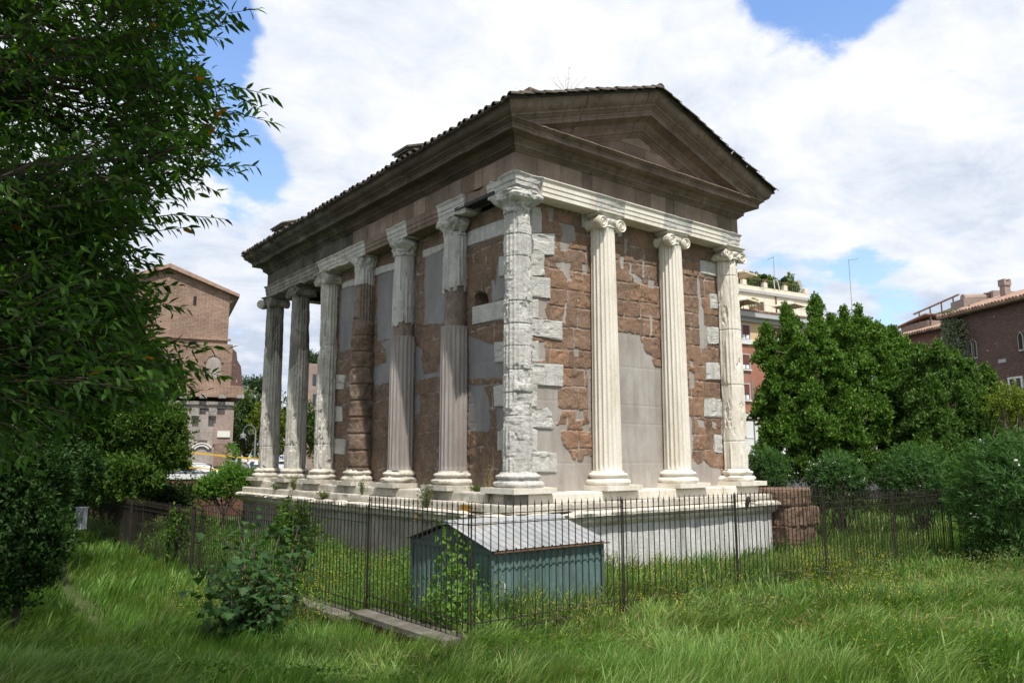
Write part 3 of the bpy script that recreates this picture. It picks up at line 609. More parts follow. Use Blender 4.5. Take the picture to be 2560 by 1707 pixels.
def st_chunky(TH, Z, R):                 # the corner column: most of its fluted skin is gone, lost in ragged slabs
    big = cyl(TH, Z, R, 2.0, 1.1, 401, 4); keep = 1 - sst(.51, .57, big + .10 * sst(3.2, 1.6, Z) - .05 * sst(2.2, 3.0, Z) * (Z < 4) )
    k = np.floor(Z / .62); off = (_h(k, k * 0 + 3, k * 0, 5) - .5) * .05
    gou = sst(.60, .70, cyl(TH, Z, R, 3.2, 2.0, 402, 4)); jt = np.abs((Z / .62) % 1 - .5) * .62; crack = .035 * (1 - sst(.0, .03, .31 - jt)) * (vn(k, 1, 2, 77) > .4)
    hor = (fbm(np.cos(TH) * 2, np.sin(TH) * 2, Z * 19, 405, 3) - .5) * .032
    dep = (1 - keep) * (.035 + off) + gou * .045 + crack + hor * (1 - .4 * keep) + (cyl(TH, Z, R, 11, 12, 403, 3) - .5) * .03
    wm = sst(.4, .55, cyl(TH, Z * 0, R, 1.5, 1, 409, 2)); dep = dep - .04 * wm * np.exp(-((Z - 2.62) / .11) ** 4) + .04 * wm * np.exp(-((Z - 2.2) / .12) ** 4)
    return dep, keep * .9, np.zeros(Z.shape, int)
def st_streaky(seed, lo=.5, dark=None, pit=.02):
    def f(TH, Z, R):
        fi = np.floor(TH / (2 * math.pi) * FL * 1.0 + .5)
        e = fbm(fi * 1.7, Z * .35, 0, seed, 4) * .6 + cyl(TH, Z, R, 3, .5, seed + 1, 4) * .4
        keep = 1 - sst(lo, lo + .035, e); ch = cyl(TH, Z, R, 3, 1.6, seed + 2, 4)
        dep = (1 - keep) * .045 + sst(.62, .7, ch) * .06 + (cyl(TH, Z, R, 13, 6, seed + 3, 4) - .5) * pit
        jt = np.abs((Z / 1.9 + .3) % 1 - .5) * 1.9; dep = dep + .03 * (1 - sst(0, .018, .95 - jt))
        mi = np.zeros(Z.shape, int)
        if dark is not None: mi = dark(TH, Z, R)
        return dep, keep, mi
    return f
def column_root(name_label=None): 
    o = bpy.data.objects.new('column', None); COL.objects.link(o); o.parent = T
    o.location = (0, 0, 0); ROOT[o] = rootloc(T)
    if name_label: o['label'] = name_label
    return o
def base_parts(c, cx, cy, mat, th0=0, th1=2 * math.pi, rough=.0, plinth=.72, seed=0, pmat=None):
    prof = [(.45, .0), (.62, .0), (.665, .03), (.685, .08), (.665, .13), (.62, .16), (.565, .17), (.535, .195), (.54, .225), (.575, .235), (.60, .265), (.60, .295), (.575, .325), (.53, .34), (.5, .345), (.49, .37), (.46, .40)]
    nt = 56; th = np.linspace(th0, th1, nt + 1); Pr = np.array(prof)
    # refine profile
    tt = np.linspace(0, len(Pr) - 1, 3 * len(Pr)); Pr = np.stack([np.interp(tt, np.arange(len(Pr)), Pr[:, k]) for k in (0, 1)], -1)
    TH, K = np.meshgrid(th, np.arange(len(Pr)), indexing='ij'); r = Pr[K, 0]; z = Pr[K, 1]
    if rough:
        r = r - rough * (1.6 * sst(.5, .68, fbm(np.cos(TH) * 2.2, np.sin(TH) * 2.2, z * 4, seed, 3)) + (fbm(np.cos(TH) * 8, np.sin(TH) * 8, z * 14, seed + 1, 3) - .5))
    V = np.stack([cx + r * np.cos(TH), cy + r * np.sin(TH), z], -1).reshape(-1, 3)
    part('base', V, grid_faces(nt + 1, len(Pr)), mat, c, smooth=True)
    m = MB(); m.box((cx - plinth, cy - plinth, -.146), (cx + plinth, cy + plinth, -.001)); m.part('plinth', [pmat or mat], c)
def ionic(c, cx, cy, zt, face, mat, r=.375, erode=0.0, seed=0, th=None):
    """capital: necking, echinus, four volutes joined by bolsters, abacus; face is the outward direction"""
    f = np.array([*face, 0.0]); u = np.array([-f[1], f[0], 0.0]); C0 = np.array([cx, cy, 0.0]); m = MB(); up = np.array([0, 0, 1.0])
    def disc(center, ax, bx, nrm, R=.20, turns=2.4):
        nr, nt = 12, 40; G = []
        for i in range(nr + 1):
            for j in range(nt):
                rr = R * i / nr; a = 2 * math.pi * j / nt
                ph = (rr / R * turns - a / (2 * math.pi)) % 1.0
                hgt = .045 * math.sin(math.pi * min(1, ph / .75)) if ph < .75 else -.012
                if rr < .16 * R: hgt = .03
                if i == nr: hgt = -.05
                G.append(center + ax * (rr * math.cos(a)) + bx * (rr * math.sin(a)) + nrm * hgt)
        F = [(i * nt + j, i * nt + (j + 1) % nt, (i + 1) * nt + (j + 1) % nt, (i + 1) * nt + j) for i in range(nr) for j in range(nt)]
        m.put(G, F)
    zc = zt - .33
    for s in (-1, 1):
        for dd in (1, -1):
            cen = C0 + u * (s * .385) + f * (dd * .42) + up * zc
            disc(cen, u * s, up, f * dd, R=.215)
        prof = [(.21, -.42), (.205, -.34), (.17, -.2), (.14, -.05), (.155, 0), (.14, .05), (.17, .2), (.205, .34), (.21, .42)]
        V = []; k = 24
        for rr, t in prof:
            for j in range(k):
                a = 2 * math.pi * j / k; V.append(C0 + u * (s * .385 + rr * math.cos(a)) + up * (zc + rr * math.sin(a)) + f * t)
        m.put(V, [(i * k + j, i * k + (j + 1) % k, (i + 1) * k + (j + 1) % k, (i + 1) * k + j) for i in range(len(prof) - 1) for j in range(k)])
    # canalis between the volutes, echinus, abacus
    m.box((-.36, -.40, zt - .20), (.36, .40, zt - .085), ux=u, uy=f, o=C0)
    for dd in (1, -1):
        m.box((-.42, dd * .40 - .028, zt - .115), (.42, dd * .40 + .028, zt - .085), ux=u, uy=f, o=C0)
    V = []; k = 96; pr = [(r, zt - .46), (r + .012, zt - .44), (r + .03, zt - .425), (r + .03, zt - .40), (r + .015, zt - .385), (r + .05, zt - .35), (r + .085, zt - .30), (r + .10, zt - .25), (r + .08, zt - .2)]
    for i, (rr, z) in enumerate(pr):
        for j in range(k):
            a = 2 * math.pi * j / k; e = .022 * abs(math.sin(a * 10)) if 5 <= i <= 7 else 0
            V.append((cx + (rr - e) * math.cos(a), cy + (rr - e) * math.sin(a), z))
    m.put(V, [(i * k + j, i * k + (j + 1) % k, (i + 1) * k + (j + 1) % k, (i + 1) * k + j) for i in range(len(pr) - 1) for j in range(k)])
    ab = [(.43, -.085), (.45, -.06), (.49, -.035), (.50, -.03), (.50, 0.0)]
    V = []
    for w, z in ab:
        for x, y in ((-1, -1), (1, -1), (1, 1), (-1, 1)): V.append(C0 + u * (x * w) + f * (y * w) + up * (zt + z))
    F = [(i * 4 + j, i * 4 + (j + 1) % 4, i * 4 + 4 + (j + 1) % 4, i * 4 + 4 + j) for i in range(4) for j in range(4)] + [(0, 3, 2, 1), (16, 17, 18, 19)]
    m.put(V, F)
    V = np.array(m.v)
    if erode:
        X, Y, Z = V.T; n1 = fbm(X * 3.2, Y * 3.2, Z * 3.6, seed, 4) - .5; rad = V - np.array([cx, cy, zt - .26])
        rad /= np.linalg.norm(rad, axis=1)[:, None] + 1e-6
        V = V - rad * ((sst(-.02, .16, n1) * .15 + (fbm(X * 9, Y * 9, Z * 9, seed + 4, 3) - .5) * .06) * erode)[:, None]
        V[:, 2] = np.minimum(V[:, 2], zt)
    part('capital', V, m.f, mat, c)
def lump_capital(c, cx, cy, zt, mat, seed, h=.5, w=.56, r=.38, am=.16):
    """a capital worn down to a shapeless bell: only the swelling and a few hollows remain"""
    nt, nz = 110, 44; th = np.linspace(0, 2 * math.pi, nt, endpoint=False); t = np.linspace(0, 1, nz)
    TH, Tt = np.meshgrid(th, t, indexing='ij')
    sq = 1 / np.maximum(np.abs(np.cos(TH)), np.abs(np.sin(TH))); sq = 1 + (sq - 1) * .55
    prof = np.interp(Tt, [0, .12, .2, .42, .58, .74, .86, .95, 1], [r, r + .02, r + .0, r + .08, w * .98, w * 1.0, w * .90, w * .88, w * .80])
    rr = prof * (1 + (sq - 1) * sst(.3, .8, Tt)); Z = zt - h + Tt * h
    x, y = np.cos(TH), np.sin(TH)
    n1 = fbm(x * 1.9, y * 1.9, Tt * 1.6, seed, 4); n2 = fbm(x * 5, y * 5, Tt * 5, seed + 1, 4)
    rr = rr - am * sst(.45, .75, n1) + (n2 - .5) * .11 - .05 * sst(.58, .66, fbm(x * 3, y * 3, Tt * 7, seed + 2, 3))
    V = np.stack([cx + rr * x, cy + rr * y, Z + (n1 - .5) * .07 * (Tt < .97)], -1).reshape(-1, 3)
    part('capital', V, grid_faces(nt, nz, wrap=True), mat, c)
PI = math.pi
# --- the four at the back
c = column_root('chunky eroded corner column of white travertine'); base_parts(c, 0, 0, M['trav_white'], rough=.05, seed=1, pmat=M['trav_cream'])
V, F, mm = shaft(0, 0, .385, 7.6, .43, .385, PI * .3, PI * 2.2, 1, 330, style=st_chunky); part('shaft', V, F, [M['trav_white']], c)
lump_capital(c, 0, 0, ZA, M['trav_white'], 61, .62, .62, .385)
for k, x in ((1, XS[1]), (2, XS[2])):
    c = column_root('restored cream column with crisp flutes, nearer the corner' if k == 1 else 'restored cream column with crisp flutes, farther from the corner')
    base_parts(c, x, 0, M['trav_cream'], rough=.03 if k == 2 else .014, seed=k + 2)
    V, F, mm = shaft(x, 0, .385, ZA - .45, .445, .375, PI * .8, PI * 2.2, 1, 110, flute=.10, per=12); part('shaft', V, F, [M['trav_cream']], c, smooth=False)
    ionic(c, x, 0, ZA, (0, -1), M['trav_cream'], erode=.12 if k == 1 else .4, seed=71 + k)
c = column_root('worn far corner column with broken flutes'); base_parts(c, WX, 0, M['trav_cream'], rough=.06, seed=6)
V, F, mm = shaft(WX, 0, .385, ZA - .45, .43, .38, PI * .8, PI * 2.5, 1, 300, style=st_streaky(431, .505)); part('shaft', V, F, [M['trav_cream']], c)
ionic(c, WX, 0, ZA, (0, -1), M['trav_cream'], erode=.9, seed=81)
# --- engaged on the left side
def zx(py, px, y): return float(onx(px, py, -.35)[2])
def split_style(zt, zl, seed, jag=.22):           # travertine hangs above zt, core shows below it
    def f(TH, Z, R):
        fi = np.floor(TH / (2 * PI) * FL + .5)
        e = zt + (_h(fi, fi * 0, fi * 0, seed) - .5) * jag + (cyl(TH, Z, R, 9, 3, seed, 3) - .5) * .2
        up_ = Z > e
        keep = np.where(up_, 1 - sst(.56, .6, fbm(fi * 1.7, Z * .5, 0, seed + 3, 4)), .25 * (cyl(TH, Z, R, 4, 2, seed + 5, 3) > .5))
        dep = np.where(up_, 0, .075 + (cyl(TH, Z, R, 7, 5, seed + 6, 4) - .5) * .07) + np.where(up_, (1 - keep) * .04 + (cyl(TH, Z, R, 12, 6, seed + 7, 3) - .5) * .015, 0)
        return dep, keep, np.where(up_, 0, 1)
    return f
for j, (ztop, zlow, lab) in {1: ((715, 1142), (809, 1142), 'column with hanging fluted top and restored grey lower shaft beside the arched hole'), 2: ((802, 1012), (835, 1010), 'column with long ragged fluted top over a restored grey lower shaft')}.items():
    y = YS[j]; c = column_root(lab); base_parts(c, 0, y, M['step_stone'], rough=.05, seed=20 + j)
    zt, zl = zx(*ztop, y), zx(*zlow, y)
    V, F, mm = shaft(0, y, zl - .1, 7.6, .42, .385, PI * .3, PI * 1.7, 1, 240, style=split_style(zt, zl, 500 + j)); part('shaft', V, F, [M['trav_white'], M['tufa_core']], c, idx=mm)
    V, F, mm = shaft(0, y, .385, zl, .455, .44, PI * .3, PI * 1.7, 1, 60, flute=.085, per=12)
    N = len(V); top = [(i + 1) * 61 - 1 for i in range(N // 61)]; Fl = [tuple(f) for f in F] + [tuple(top)]
    part('restored_shaft', V, Fl, [M['stucco_col']], c, 'smooth grey restored lower shaft')
    lump_capital(c, 0, y, ZA, M['trav_white'], 90 + j, .55, .54, .385)
y = YS[3]; c = column_root('column with a short fluted top over bare tufa drums'); base_parts(c, 0, y, M['step_stone'], rough=.06, seed=24)
zt = zx(706, 914, y)
def st_tufa(TH, Z, R):
    dep, keep, mi = split_style(zt, 0, 530, .1)(TH, Z, R)
    low = Z < 5.6 + (cyl(TH, Z, R, 2, 1, 533, 3) - .5)
    jt = np.abs((Z / .585 + .2) % 1 - .5) * .585; d2 = .05 * (1 - sst(0, .05, .2925 - jt)) + (cyl(TH, Z, R, 5, 4, 534, 4) - .5) * .13 - .03
    dep = np.where(low, d2, np.where(mi == 1, .03 + d2 * .4, dep)); keep = np.where(low, 0, np.where(mi == 1, .9, keep)); mi = np.where(low, 2, mi)
    return dep, keep, mi
V, F, mm = shaft(0, y, .385, 7.6, .43, .385, PI * .3, PI * 1.7, 1, 260, style=st_tufa); part('shaft', V, F, [M['trav_white'], M['tufa_core'], M['tufa_drum']], c, idx=mm)
lump_capital(c, 0, y, ZA, M['trav_white'], 95, .55, .54, .385)
def dark_top(zc, seed, amp):                       # dark stone on the upper shaft, paler stone below
    def f(TH, Z, R): return np.where(Z + (cyl(TH, Z, R, 1.6, .35, seed, 4) - .5) * amp > zc, 1, 0)
    return f
for j, lo, dk, lab in ((4, .56, None, 'pale worn column at the front end of the side wall'), (5, .585, dark_top(5.0, 551, 3.6), 'free standing pitted porch column, dark above and pale below'), (6, .60, dark_top(4.9, 553, 3.4), 'free standing front corner column with an angled volute')):
    y = YS[j]; c = column_root(lab); base_parts(c, 0, y, M['step_stone'], rough=.05, seed=30 + j)
    a0, a1 = (PI * .3, PI * 1.75) if j == 4 else (0, 2 * PI)
    V, F, mm = shaft(0, y, .385, ZA - .45, .44, .38, a0, a1, 1, 260, style=st_streaky(540 + 3 * j, lo, dk, .035)); part('shaft', V, F, [M['trav_grey'], M['trav_dark']], c, idx=mm)
    ionic(c, 0, y, ZA, (-1, 0), M['trav_grey'] if j == 4 else M['trav_dark'], erode=.75, seed=97 + j)
    if j == 6:
        m = MB(); q = np.array([-.46, y + .46, ZA - .32]); dv = np.array([-.7071, .7071, 0]); pv = np.array([.7071, .7071, 0])
        for rr, t0, t1 in ((.2, -.1, .1), (.15, -.13, .13), (.07, -.15, .15)):
            k = 28; P_ = [q + dv * 0 + (dv * math.cos(2 * PI * i / k) + np.array([0, 0, 1]) * math.sin(2 * PI * i / k)) * rr + pv * t0 for i in range(k)]; m.prism(P_, pv * (t1 - t0))
        m.part('corner_volute', [M['trav_grey']], c)
for x, y in ((XS[1], LY), (XS[2], LY), (WX, LY), (WX, YS[5])):
    c = column_root(); base_parts(c, x, y, M['step_stone'], seed=44)
    V, F, mm = shaft(x, y, .385, ZA - .45, .44, .38, 0, 2 * PI, 1, 24, per=6); part('shaft', V, F, [M['trav_dark']], c)
    ionic(c, x, y, ZA, (0, 1), M['trav_dark'], erode=.5, seed=98)

# entablature
AR = [(-.3, ZA), (.33, ZA), (.33, ZA + .13), (.35, ZA + .14), (.35, ZA + .27), (.37, ZA + .28), (.37, ZA + .41), (.385, ZA + .43), (.42, ZA + .475), (.42, ZF - .003), (-.3, ZF - .003)]
def arch(side, t0, t1, mat, rough, seed, label=None, prof=AR): runpart('architrave', side, prof, mat, label, t0=t0, t1=t1, n=max(3, int(((t1 or 10) - (t0 or 0)) / .12)), rough=rough, seed=seed)
ta = [None, .62, 2.62, 3.98, 5.72, 7.05, 8.4, None]
arch('rear', None, .62, M['trav_white'], .05, 1); 
for i, (a, b, m_, r_) in enumerate([(.624, 2.7, M['trav_cream'], .0), (2.704, 3.95, M['trav_white'], .018), (3.954, 5.75, M['trav_cream'], .0), (5.754, 7.15, M['trav_white'], .02), (7.154, 8.75, M['trav_cream'], .002)]): arch('rear', a, b, m_, r_, 3 + i)
V, F = run('rear', AR, t0=8.754, t1=None, n=12, rough=.025, seed=17); part('architrave', V, F, M['trav_white'], T)
arch('left', None, .95, M['trav_white'], .05, 21)
AB = [(-.3, ZA + .02), (.325, ZA + .02), (.325, ZA + .15), (.345, ZA + .16), (.345, ZA + .29), (.365, ZA + .30), (.365, ZF - .003), (-.3, ZF - .003)]
SH = [(-.3, ZA + .20), (.30, ZA + .20), (.30, ZF - .003), (-.3, ZF - .003)]
YL = 9.45
arch('left', .955, 2.1, M['brown_block'], .03, 22, 'bare brown block in the broken gap', SH)
for i, (a, b, m_, r_, pf) in enumerate([(2.104, 3.55, M['trav_white'], .03, AR), (3.554, 5.45, M['brown_stucco'], .006, AB), (5.454, 6.75, M['trav_white'], .035, AR), (6.754, 8.4, M['brown_stucco'], .006, AB), (8.404, 9.75, M['trav_white'], .03, AR), (9.754, 11.4, M['trav_grey'], .02, AR), (11.404, 12.4, M['trav_grey'], .03, AR), (12.404, 15.2, M['trav_dark'], .035, AR)]): arch('left', a, b, m_, r_, 23 + i, None, pf)
V, F = run('left', AR, t0=15.204, t1=None, n=24, rough=.02, seed=35); part('architrave', V, F, M['trav_dark'], T)
mb = MB(); mb.box((-.36, .6, ZA + .10), (.0, 2.6, ZA + .195)); mb.part('steel_beam', [M['black_steel']], T, 'black steel plate bridging the broken architrave')
for sd in ('front', 'right'): runpart('architrave', sd, AR, M['trav_dark'])
def frieze(side, t0, t1, seed, mat, rough=.004):
    r = random.Random(seed); t = t0; vs, fs, b = [], [], 0
    while t < t1 - .01:
        e = min(t + r.uniform(.4, 1.0), t1)
        if t1 - e < .3: e = t1
        dd = r.uniform(-.012, .008); lo = None if t == t0 and t0 < 0 else t; hi = None if (e == t1 and t1 > FR[side][3]) else e - .012
        V, F = run(side, [(-.2, ZF), (.31 + dd, ZF), (.31 + dd, 9.13), (-.2, 9.13)], t0=lo, t1=hi, n=5, rough=rough, seed=seed); vs.append(V); fs += [tuple(i + b for i in f) for f in F]; b += len(V); t = e
    part('frieze', np.concatenate(vs), fs, mat, T)
frieze('rear', -.31, WX + .31, 5, M['brown_block']); frieze('left', -.31, YL, 6, M['brown_block']); frieze('left', YL, LY + .31, 7, M['porch_dark'], .012)
for sd in ('front', 'right'): runpart('frieze', sd, [(-.2, ZF), (.31, ZF), (.31, 9.13), (-.2, 9.13)], M['trav_dark'])
BED = [(.31, 9.13), (.34, 9.14), (.35, 9.17), (.40, 9.20), (.43, 9.235), (.48, 9.25), (.48, 9.33), (.50, 9.335), (.50, 9.37), (.54, 9.40), (.57, 9.45), (.59, 9.49)]
COR = [(.84, 9.515), (.86, 9.50), (.86, 9.60), (.875, 9.61), (.875, 9.66), (.90, 9.67), (.955, 9.715), (.97, 9.73), (1.0, 9.735), (1.0, 9.77)]
SIM = [(1.0, 9.77), (1.02, 9.79), (1.075, 9.815), (1.13, 9.86), (1.16, 9.92), (1.175, 9.98), (1.20, 10.015), (1.235, 10.03), (1.235, 10.065)]
blocks('cornice', 'rear', BED + COR + [(.31, 9.86), (-.1, 9.86), (-.1, 9.13)], M['brown_stucco'], None, None, .7, 1.3, 3, .011)
BK = [(.4, 10.05), (-.1, 10.0), (-.1, 9.13)]
blocks('cornice', 'left', BED + COR + SIM + BK, M['brown_dark'], None, YL + .25, .7, 1.4, 4, .018)
V, F = run('left', BED + COR + SIM + BK, t0=YL + .254, t1=None, n=110, rough=.04, seed=5); part('cornice', V, F, M['porch_dark'], T, 'weathered grey cornice over the porch')
for sd in ('front', 'right'): runpart('cornice', sd, BED + COR + SIM + BK if sd == 'right' else BED + COR + [(.31, 9.86), (-.1, 9.86), (-.1, 9.13)], M['trav_dark'])
for i in range(52):
    y = YL + .4 + i * .16
    if random.random() < .86: mb = MB(); mb.box((-.495, y, 9.255), (-.4, y + .1, 9.335)); mb.part('dentil', [M['porch_dark']], T)
SL = .343; XM = WX / 2
def raking(side, mat):
    prof = BED + COR + SIM + [(.3, 10.06), (.3, 9.13)]; (ox, oy), (ux, uy), (nx, ny), L = FR[side]; vs, fs, b = [], [], 0
    for sgn in (0, 1):
        V = []
        for a, z in prof:
            js = np.concatenate([[-a], np.repeat(np.linspace(.35, XM - .45, 7), 2) + np.tile([0, .007], 7), [XM]]); ts = np.interp(np.linspace(0, len(js) - 1, 3 * (len(js) - 1) + 1), np.arange(len(js)), js); blk = np.searchsorted(js[1::2], ts); a_ = a + (a > .32) * ((_h(blk, blk * 0 + sgn, blk * 0, 31) - .5) * .022 + (fbm(ts * 4, a * 9 + ts * 0, z * 9, 5, 3) - .5) * .008) * (ts > .3); zz = z + SL * (ts + a); tt = ts if sgn == 0 else L - ts
            V.append(np.stack([ox + ux * tt + nx * a_, oy + uy * tt + ny * a_, zz], -1))
        V = np.array(V); vs.append(V.reshape(-1, 3)); fs += [tuple(i + b for i in f) for f in grid_faces(len(prof), V.shape[1])]; b += V.shape[0] * V.shape[1]
    part('raking_cornice', np.concatenate(vs), fs, mat, T)
raking('rear', M['brown_stucco']); raking('front', M['trav_dark'])
# tympanum of coursed blocks
mb = MB(); r = random.Random(4); z = 9.86
while z < 11.0:
    t = .2
    while t < WX - .2:
        w = r.uniform(.5, .95); e = min(t + w, WX - .2); tm = (t + e) / 2
        if z < 9.6 + SL * (min(tm, WX - tm) + .3) + 1: mb.box((t, -.305 - r.uniform(0, .012), z), (e - .012, .1, min(z + .32, 12)))
        t = e
    z += .335
mb.part('tympanum', [M['brown_block']], T); mb = MB(); mb.prism([(-.2, -.29, 9.86), (WX + .2, -.29, 9.86), (XM, -.29, 9.9 + SL * (XM + .2))], (0, .2, 0)); mb.part('tympanum_mortar', [M['old_plaster']], T)
# roof: tegulae and imbrices
def zr(x): return 10.075 + SL * (min(x, WX - x) + 1.27)
def roof_half(sgn):
    mb = MB(); L = XM + 1.30; nc = 15; cl = L / nc; y0, y1 = -1.30, LY + 1.30; sp = .34; ns = int((y1 - y0) / sp); cs, sn = math.cos(math.atan(SL)), math.sin(math.atan(SL))
    r = random.Random(9 + sgn)
    for k in range(nc):
        xa = -1.30 + k * cl - (.05 if k else 0); xb = -1.30 + (k + 1) * cl
        for j in range(ns + 1):
            if sgn and 4 < j < ns - 2: continue          # the far slope is out of sight but for its rear edge
            yc = y0 + j * sp; lift = .035 + r.uniform(-.012, .02); dj = r.uniform(-.05, .04); yc += r.uniform(-.025, .025)
            if k == 0 and r.random() < .05: continue
            V = []
            for (x, lf) in ((xa + dj, lift), (xb, 0.0)):
                for i in range(7):
                    a = PI * i / 6; V.append((x, yc + .105 * math.cos(a) * (1.05 if lf else .9), zr(x) + lf + .10 * math.sin(a)))
            for x, lf in ((xa + dj, lift),):
                for i in range(7):
                    a = PI * i / 6; V.append((x, yc + .082 * math.cos(a), zr(x) + lf + .076 * math.sin(a)))
            F = [(i, i + 1, 8 + i, 7 + i) for i in range(6)] + [(i, 14 + i, 15 + i, i + 1) for i in range(6)]
            if sgn: V = [(WX - x, y, z) for x, y, z in V]
            mb.put(V, F)
            if j < ns:
                x0, x1 = xa + r.uniform(-.015, .015), xb; b0, b1 = yc + .05, yc + sp - .05; V = []
                for x, z in ((x0, zr(x0) + .03), (x1, zr(x1) + .002)):
                    for t in (0, -.028): V += [(x, b0, z + t), (x, b1, z + t)]
                if sgn: V = [(WX - x, y, z) for x, y, z in V]
                mb.put(V, [(0, 1, 5, 4), (2, 3, 7, 6), (0, 1, 3, 2), (0, 2, 6, 4), (1, 3, 7, 5)])
    # boards beneath
    V = [(-1.27, y0 + .03, zr(-1.27) - .012), (XM, y0 + .03, zr(XM) - .012), (XM, y1 - .03, zr(XM) - .012), (-1.27, y1 - .03, zr(-1.27) - .012)]
    if sgn: V = [(WX - x, y, z) for x, y, z in V]
    mb.put(V + [(x, y, z - .03) for x, y, z in V], [(0, 1, 2, 3), (7, 6, 5, 4), (0, 4, 5, 1), (1, 5, 6, 2), (2, 6, 7, 3), (3, 7, 4, 0)])
    mb.part('roof', [M['tile']], T)
roof_half(0); roof_half(1)
mb = MB()
for j in range(48):
    y = -1.32 + j * .42; V = []
    for yy, lf in ((y, .06), (y + .45, .03)):
        for i in range(7):
            a = PI * i / 6; V.append((XM + .15 * math.cos(a), yy, zr(XM) + lf + .12 * math.sin(a)))
    mb.put(V, [(i, i + 1, 8 + i, 7 + i) for i in range(6)] + [tuple(range(7))])
mb.part('ridge_tiles', [M['tile']], T)
for ya, yb, lab in ((4.0, 4.95, 'raised dark slab standing proud of the eave tiles nearer the corner'), (14.1, 15.4, 'raised dark slab standing proud of the eave tiles over the porch')):
    mb = MB(); mb.box((0, ya, 0), (.75, yb, .07), ux=(.94, 0, .34), o=(-1.25, 0, zr(-1.25) + .36)); mb.box((.0, ya + .06, -.09), (.6, yb - .1, -.004), ux=(.94, 0, .34), o=(-1.22, 0, zr(-1.25) + .36)); mb.box((.1, ya + .1, -.45), (.5, yb - .15, -.08), ux=(.94, 0, .34), o=(-1.22, 0, zr(-1.25) + .36)); mb.part('raised_tile_slab', [M['tile']], T, lab)
mb = MB(); mb.box((-.04, -1.262, 0), (6.3, -1.25, .035), ux=(.946, 0, .3245), o=(-1.24, 0, 10.03)); mb.box((-.04, -1.262, 0), (6.3, -1.25, .035), ux=(-.946, 0, .3245), o=(WX + 1.24, 0, 10.03)); mb.box((-1.262, -1.24, 10.03), (-1.25, LY + 1.2, 10.07)); mb.part('eave_flashing', [M['black_steel']], T)
# ------------------------------------------------------------------ iron fence in panels round the precinct
ORD = ['first', 'second', 'third', 'fourth', 'fifth', 'sixth', 'seventh', 'eighth', 'ninth', 'tenth', 'eleventh', 'twelfth']
FH_ = 2.0
KC = at(1177, 1577, 11.9); KX, KY = KC[0], KC[1]
PL, NP = 3.25, 22
def picket_me(r, spike, name):
    m = MB(); k = 6; V = []; pr = [(r, 0), (r, FH_ - spike), (r * 1.5, FH_ - spike + .02), (r * .9, FH_ - spike * .45), (.001, FH_)]
    m.lathe(pr, k=k); return mesh(name, np.array(m.v), m.f, [M['iron']], idx=m.i)
PICK = picket_me(.0092, .11, 'picket'); POST = picket_me(.0125, .11, 'post'); THICK = picket_me(.05, .03, 'thick_post')
def rail_me(L, z, name):
    m = MB(); m.box((0, -.014, z - .006), (L, .014, z + .006)); return mesh(name, np.array(m.v), m.f, [M['iron']])
RAILS = {}
def child(name, me, parent, x=0, y=0, z=0, rz=0):
    o = bpy.data.objects.new(name, me); COL.objects.link(o); o.parent = parent; o.location = (x, y, z); o.rotation_euler = (0, 0, rz); return o
def fence_panel(p, dirv, L, n_, label, thick=(), group='iron fence panels', lean=0.0):
    rz = math.atan2(dirv[1], dirv[0]); t = thing('iron_fence', p, label, 'fence', group); t.rotation_euler = (0, lean, rz)
    key = round(L, 2)
    if key not in RAILS: RAILS[key] = [rail_me(L + .06, z, 'rail') for z in (.10, .235, FH_ - .345, FH_ - .195)]
    for me in RAILS[key]: child('rail', me, t, -.03)
    for i in range(n_):
        x = (i + .5) * L / n_; child('picket', PICK, t, x, random.uniform(-.004, .004), random.uniform(-.012, .012))
    for x in (0.0, L): child('post', POST, t, x)
    for x in thick: child('thick_post', THICK, t, x, .03)
    return t
lz = [-1.9, -2.06, -2.3, -2.45, -2.58, -2.6, -2.62, -2.6, -2.55, -2.5, -2.46, -2.44]
for i, z in enumerate(lz):
    fence_panel((KX, KY + i * PL, z), (0, 1), PL - .04, NP, f'{ORD[i]} dark iron fence panel from the near corner along the shaded left side', thick=((.6, 2.2, 3.1) if i == 4 else (1.5,) if i == 6 else ()))
rzs = [-1.9, -1.93, -1.98, -2.06, -2.06]
for i, z in enumerate(rzs):
    fence_panel((KX + i * PL, KY, z + (.07 if i == 2 else 0)), (1, 0), PL - .04, NP, f'{ORD[i]} dark iron fence panel from the near corner along the sunny right side')
for i in range(4):
    fence_panel((KX + 5 * PL, KY + i * PL, -2.08 - .02 * i), (0, 1), PL - .04, NP, f'{ORD[i]} iron fence panel going back in front of the oleanders')
for i in range(2):
    fence_panel((KX + (5 + i) * PL + .1, KY - .15, -1.98 + .06 * i), (1, 0), PL - .04, NP, ('nearer' if i == 0 else 'farther') + ' iron fence panel running into the large oleander on the right')

# stepped kerb wall under the left run
for i in range(4):
    zt_ = lz[i] + .0; y0 = KY + i * PL + (.25 if i == 0 else 0); y1 = KY + (i + 1) * PL - .02
    t = thing('kerb_wall', (KX - .1, y0, zt_ - .4), ['brick kerb wall with stone coping nearest the fence corner', 'second stepped kerb wall with stone coping from the fence corner', 'third stepped kerb wall beside the fig shrub', 'fourth stepped kerb wall behind the fig shrub'][i], 'kerb', 'stepped kerb walls')
    m = MB(); n_ = 6; r = random.Random(i); yy = y0
    while yy < y1 - .02:
        e = min(yy + r.uniform(.7, 1.1), y1); m.box((KX - .34 + r.uniform(-.012, .012), yy, zt_ - .09), (KX + .16, e - .012, zt_ + r.uniform(-.01, .006))); yy = e
    m.part('coping', [M['coping']], t)
    m = MB(); m.box((KX - .29, y0 + .02, zt_ - .8), (KX + .12, y1 - .02, zt_ - .092)); m.part('brick_base', [M['brick_red']], t)

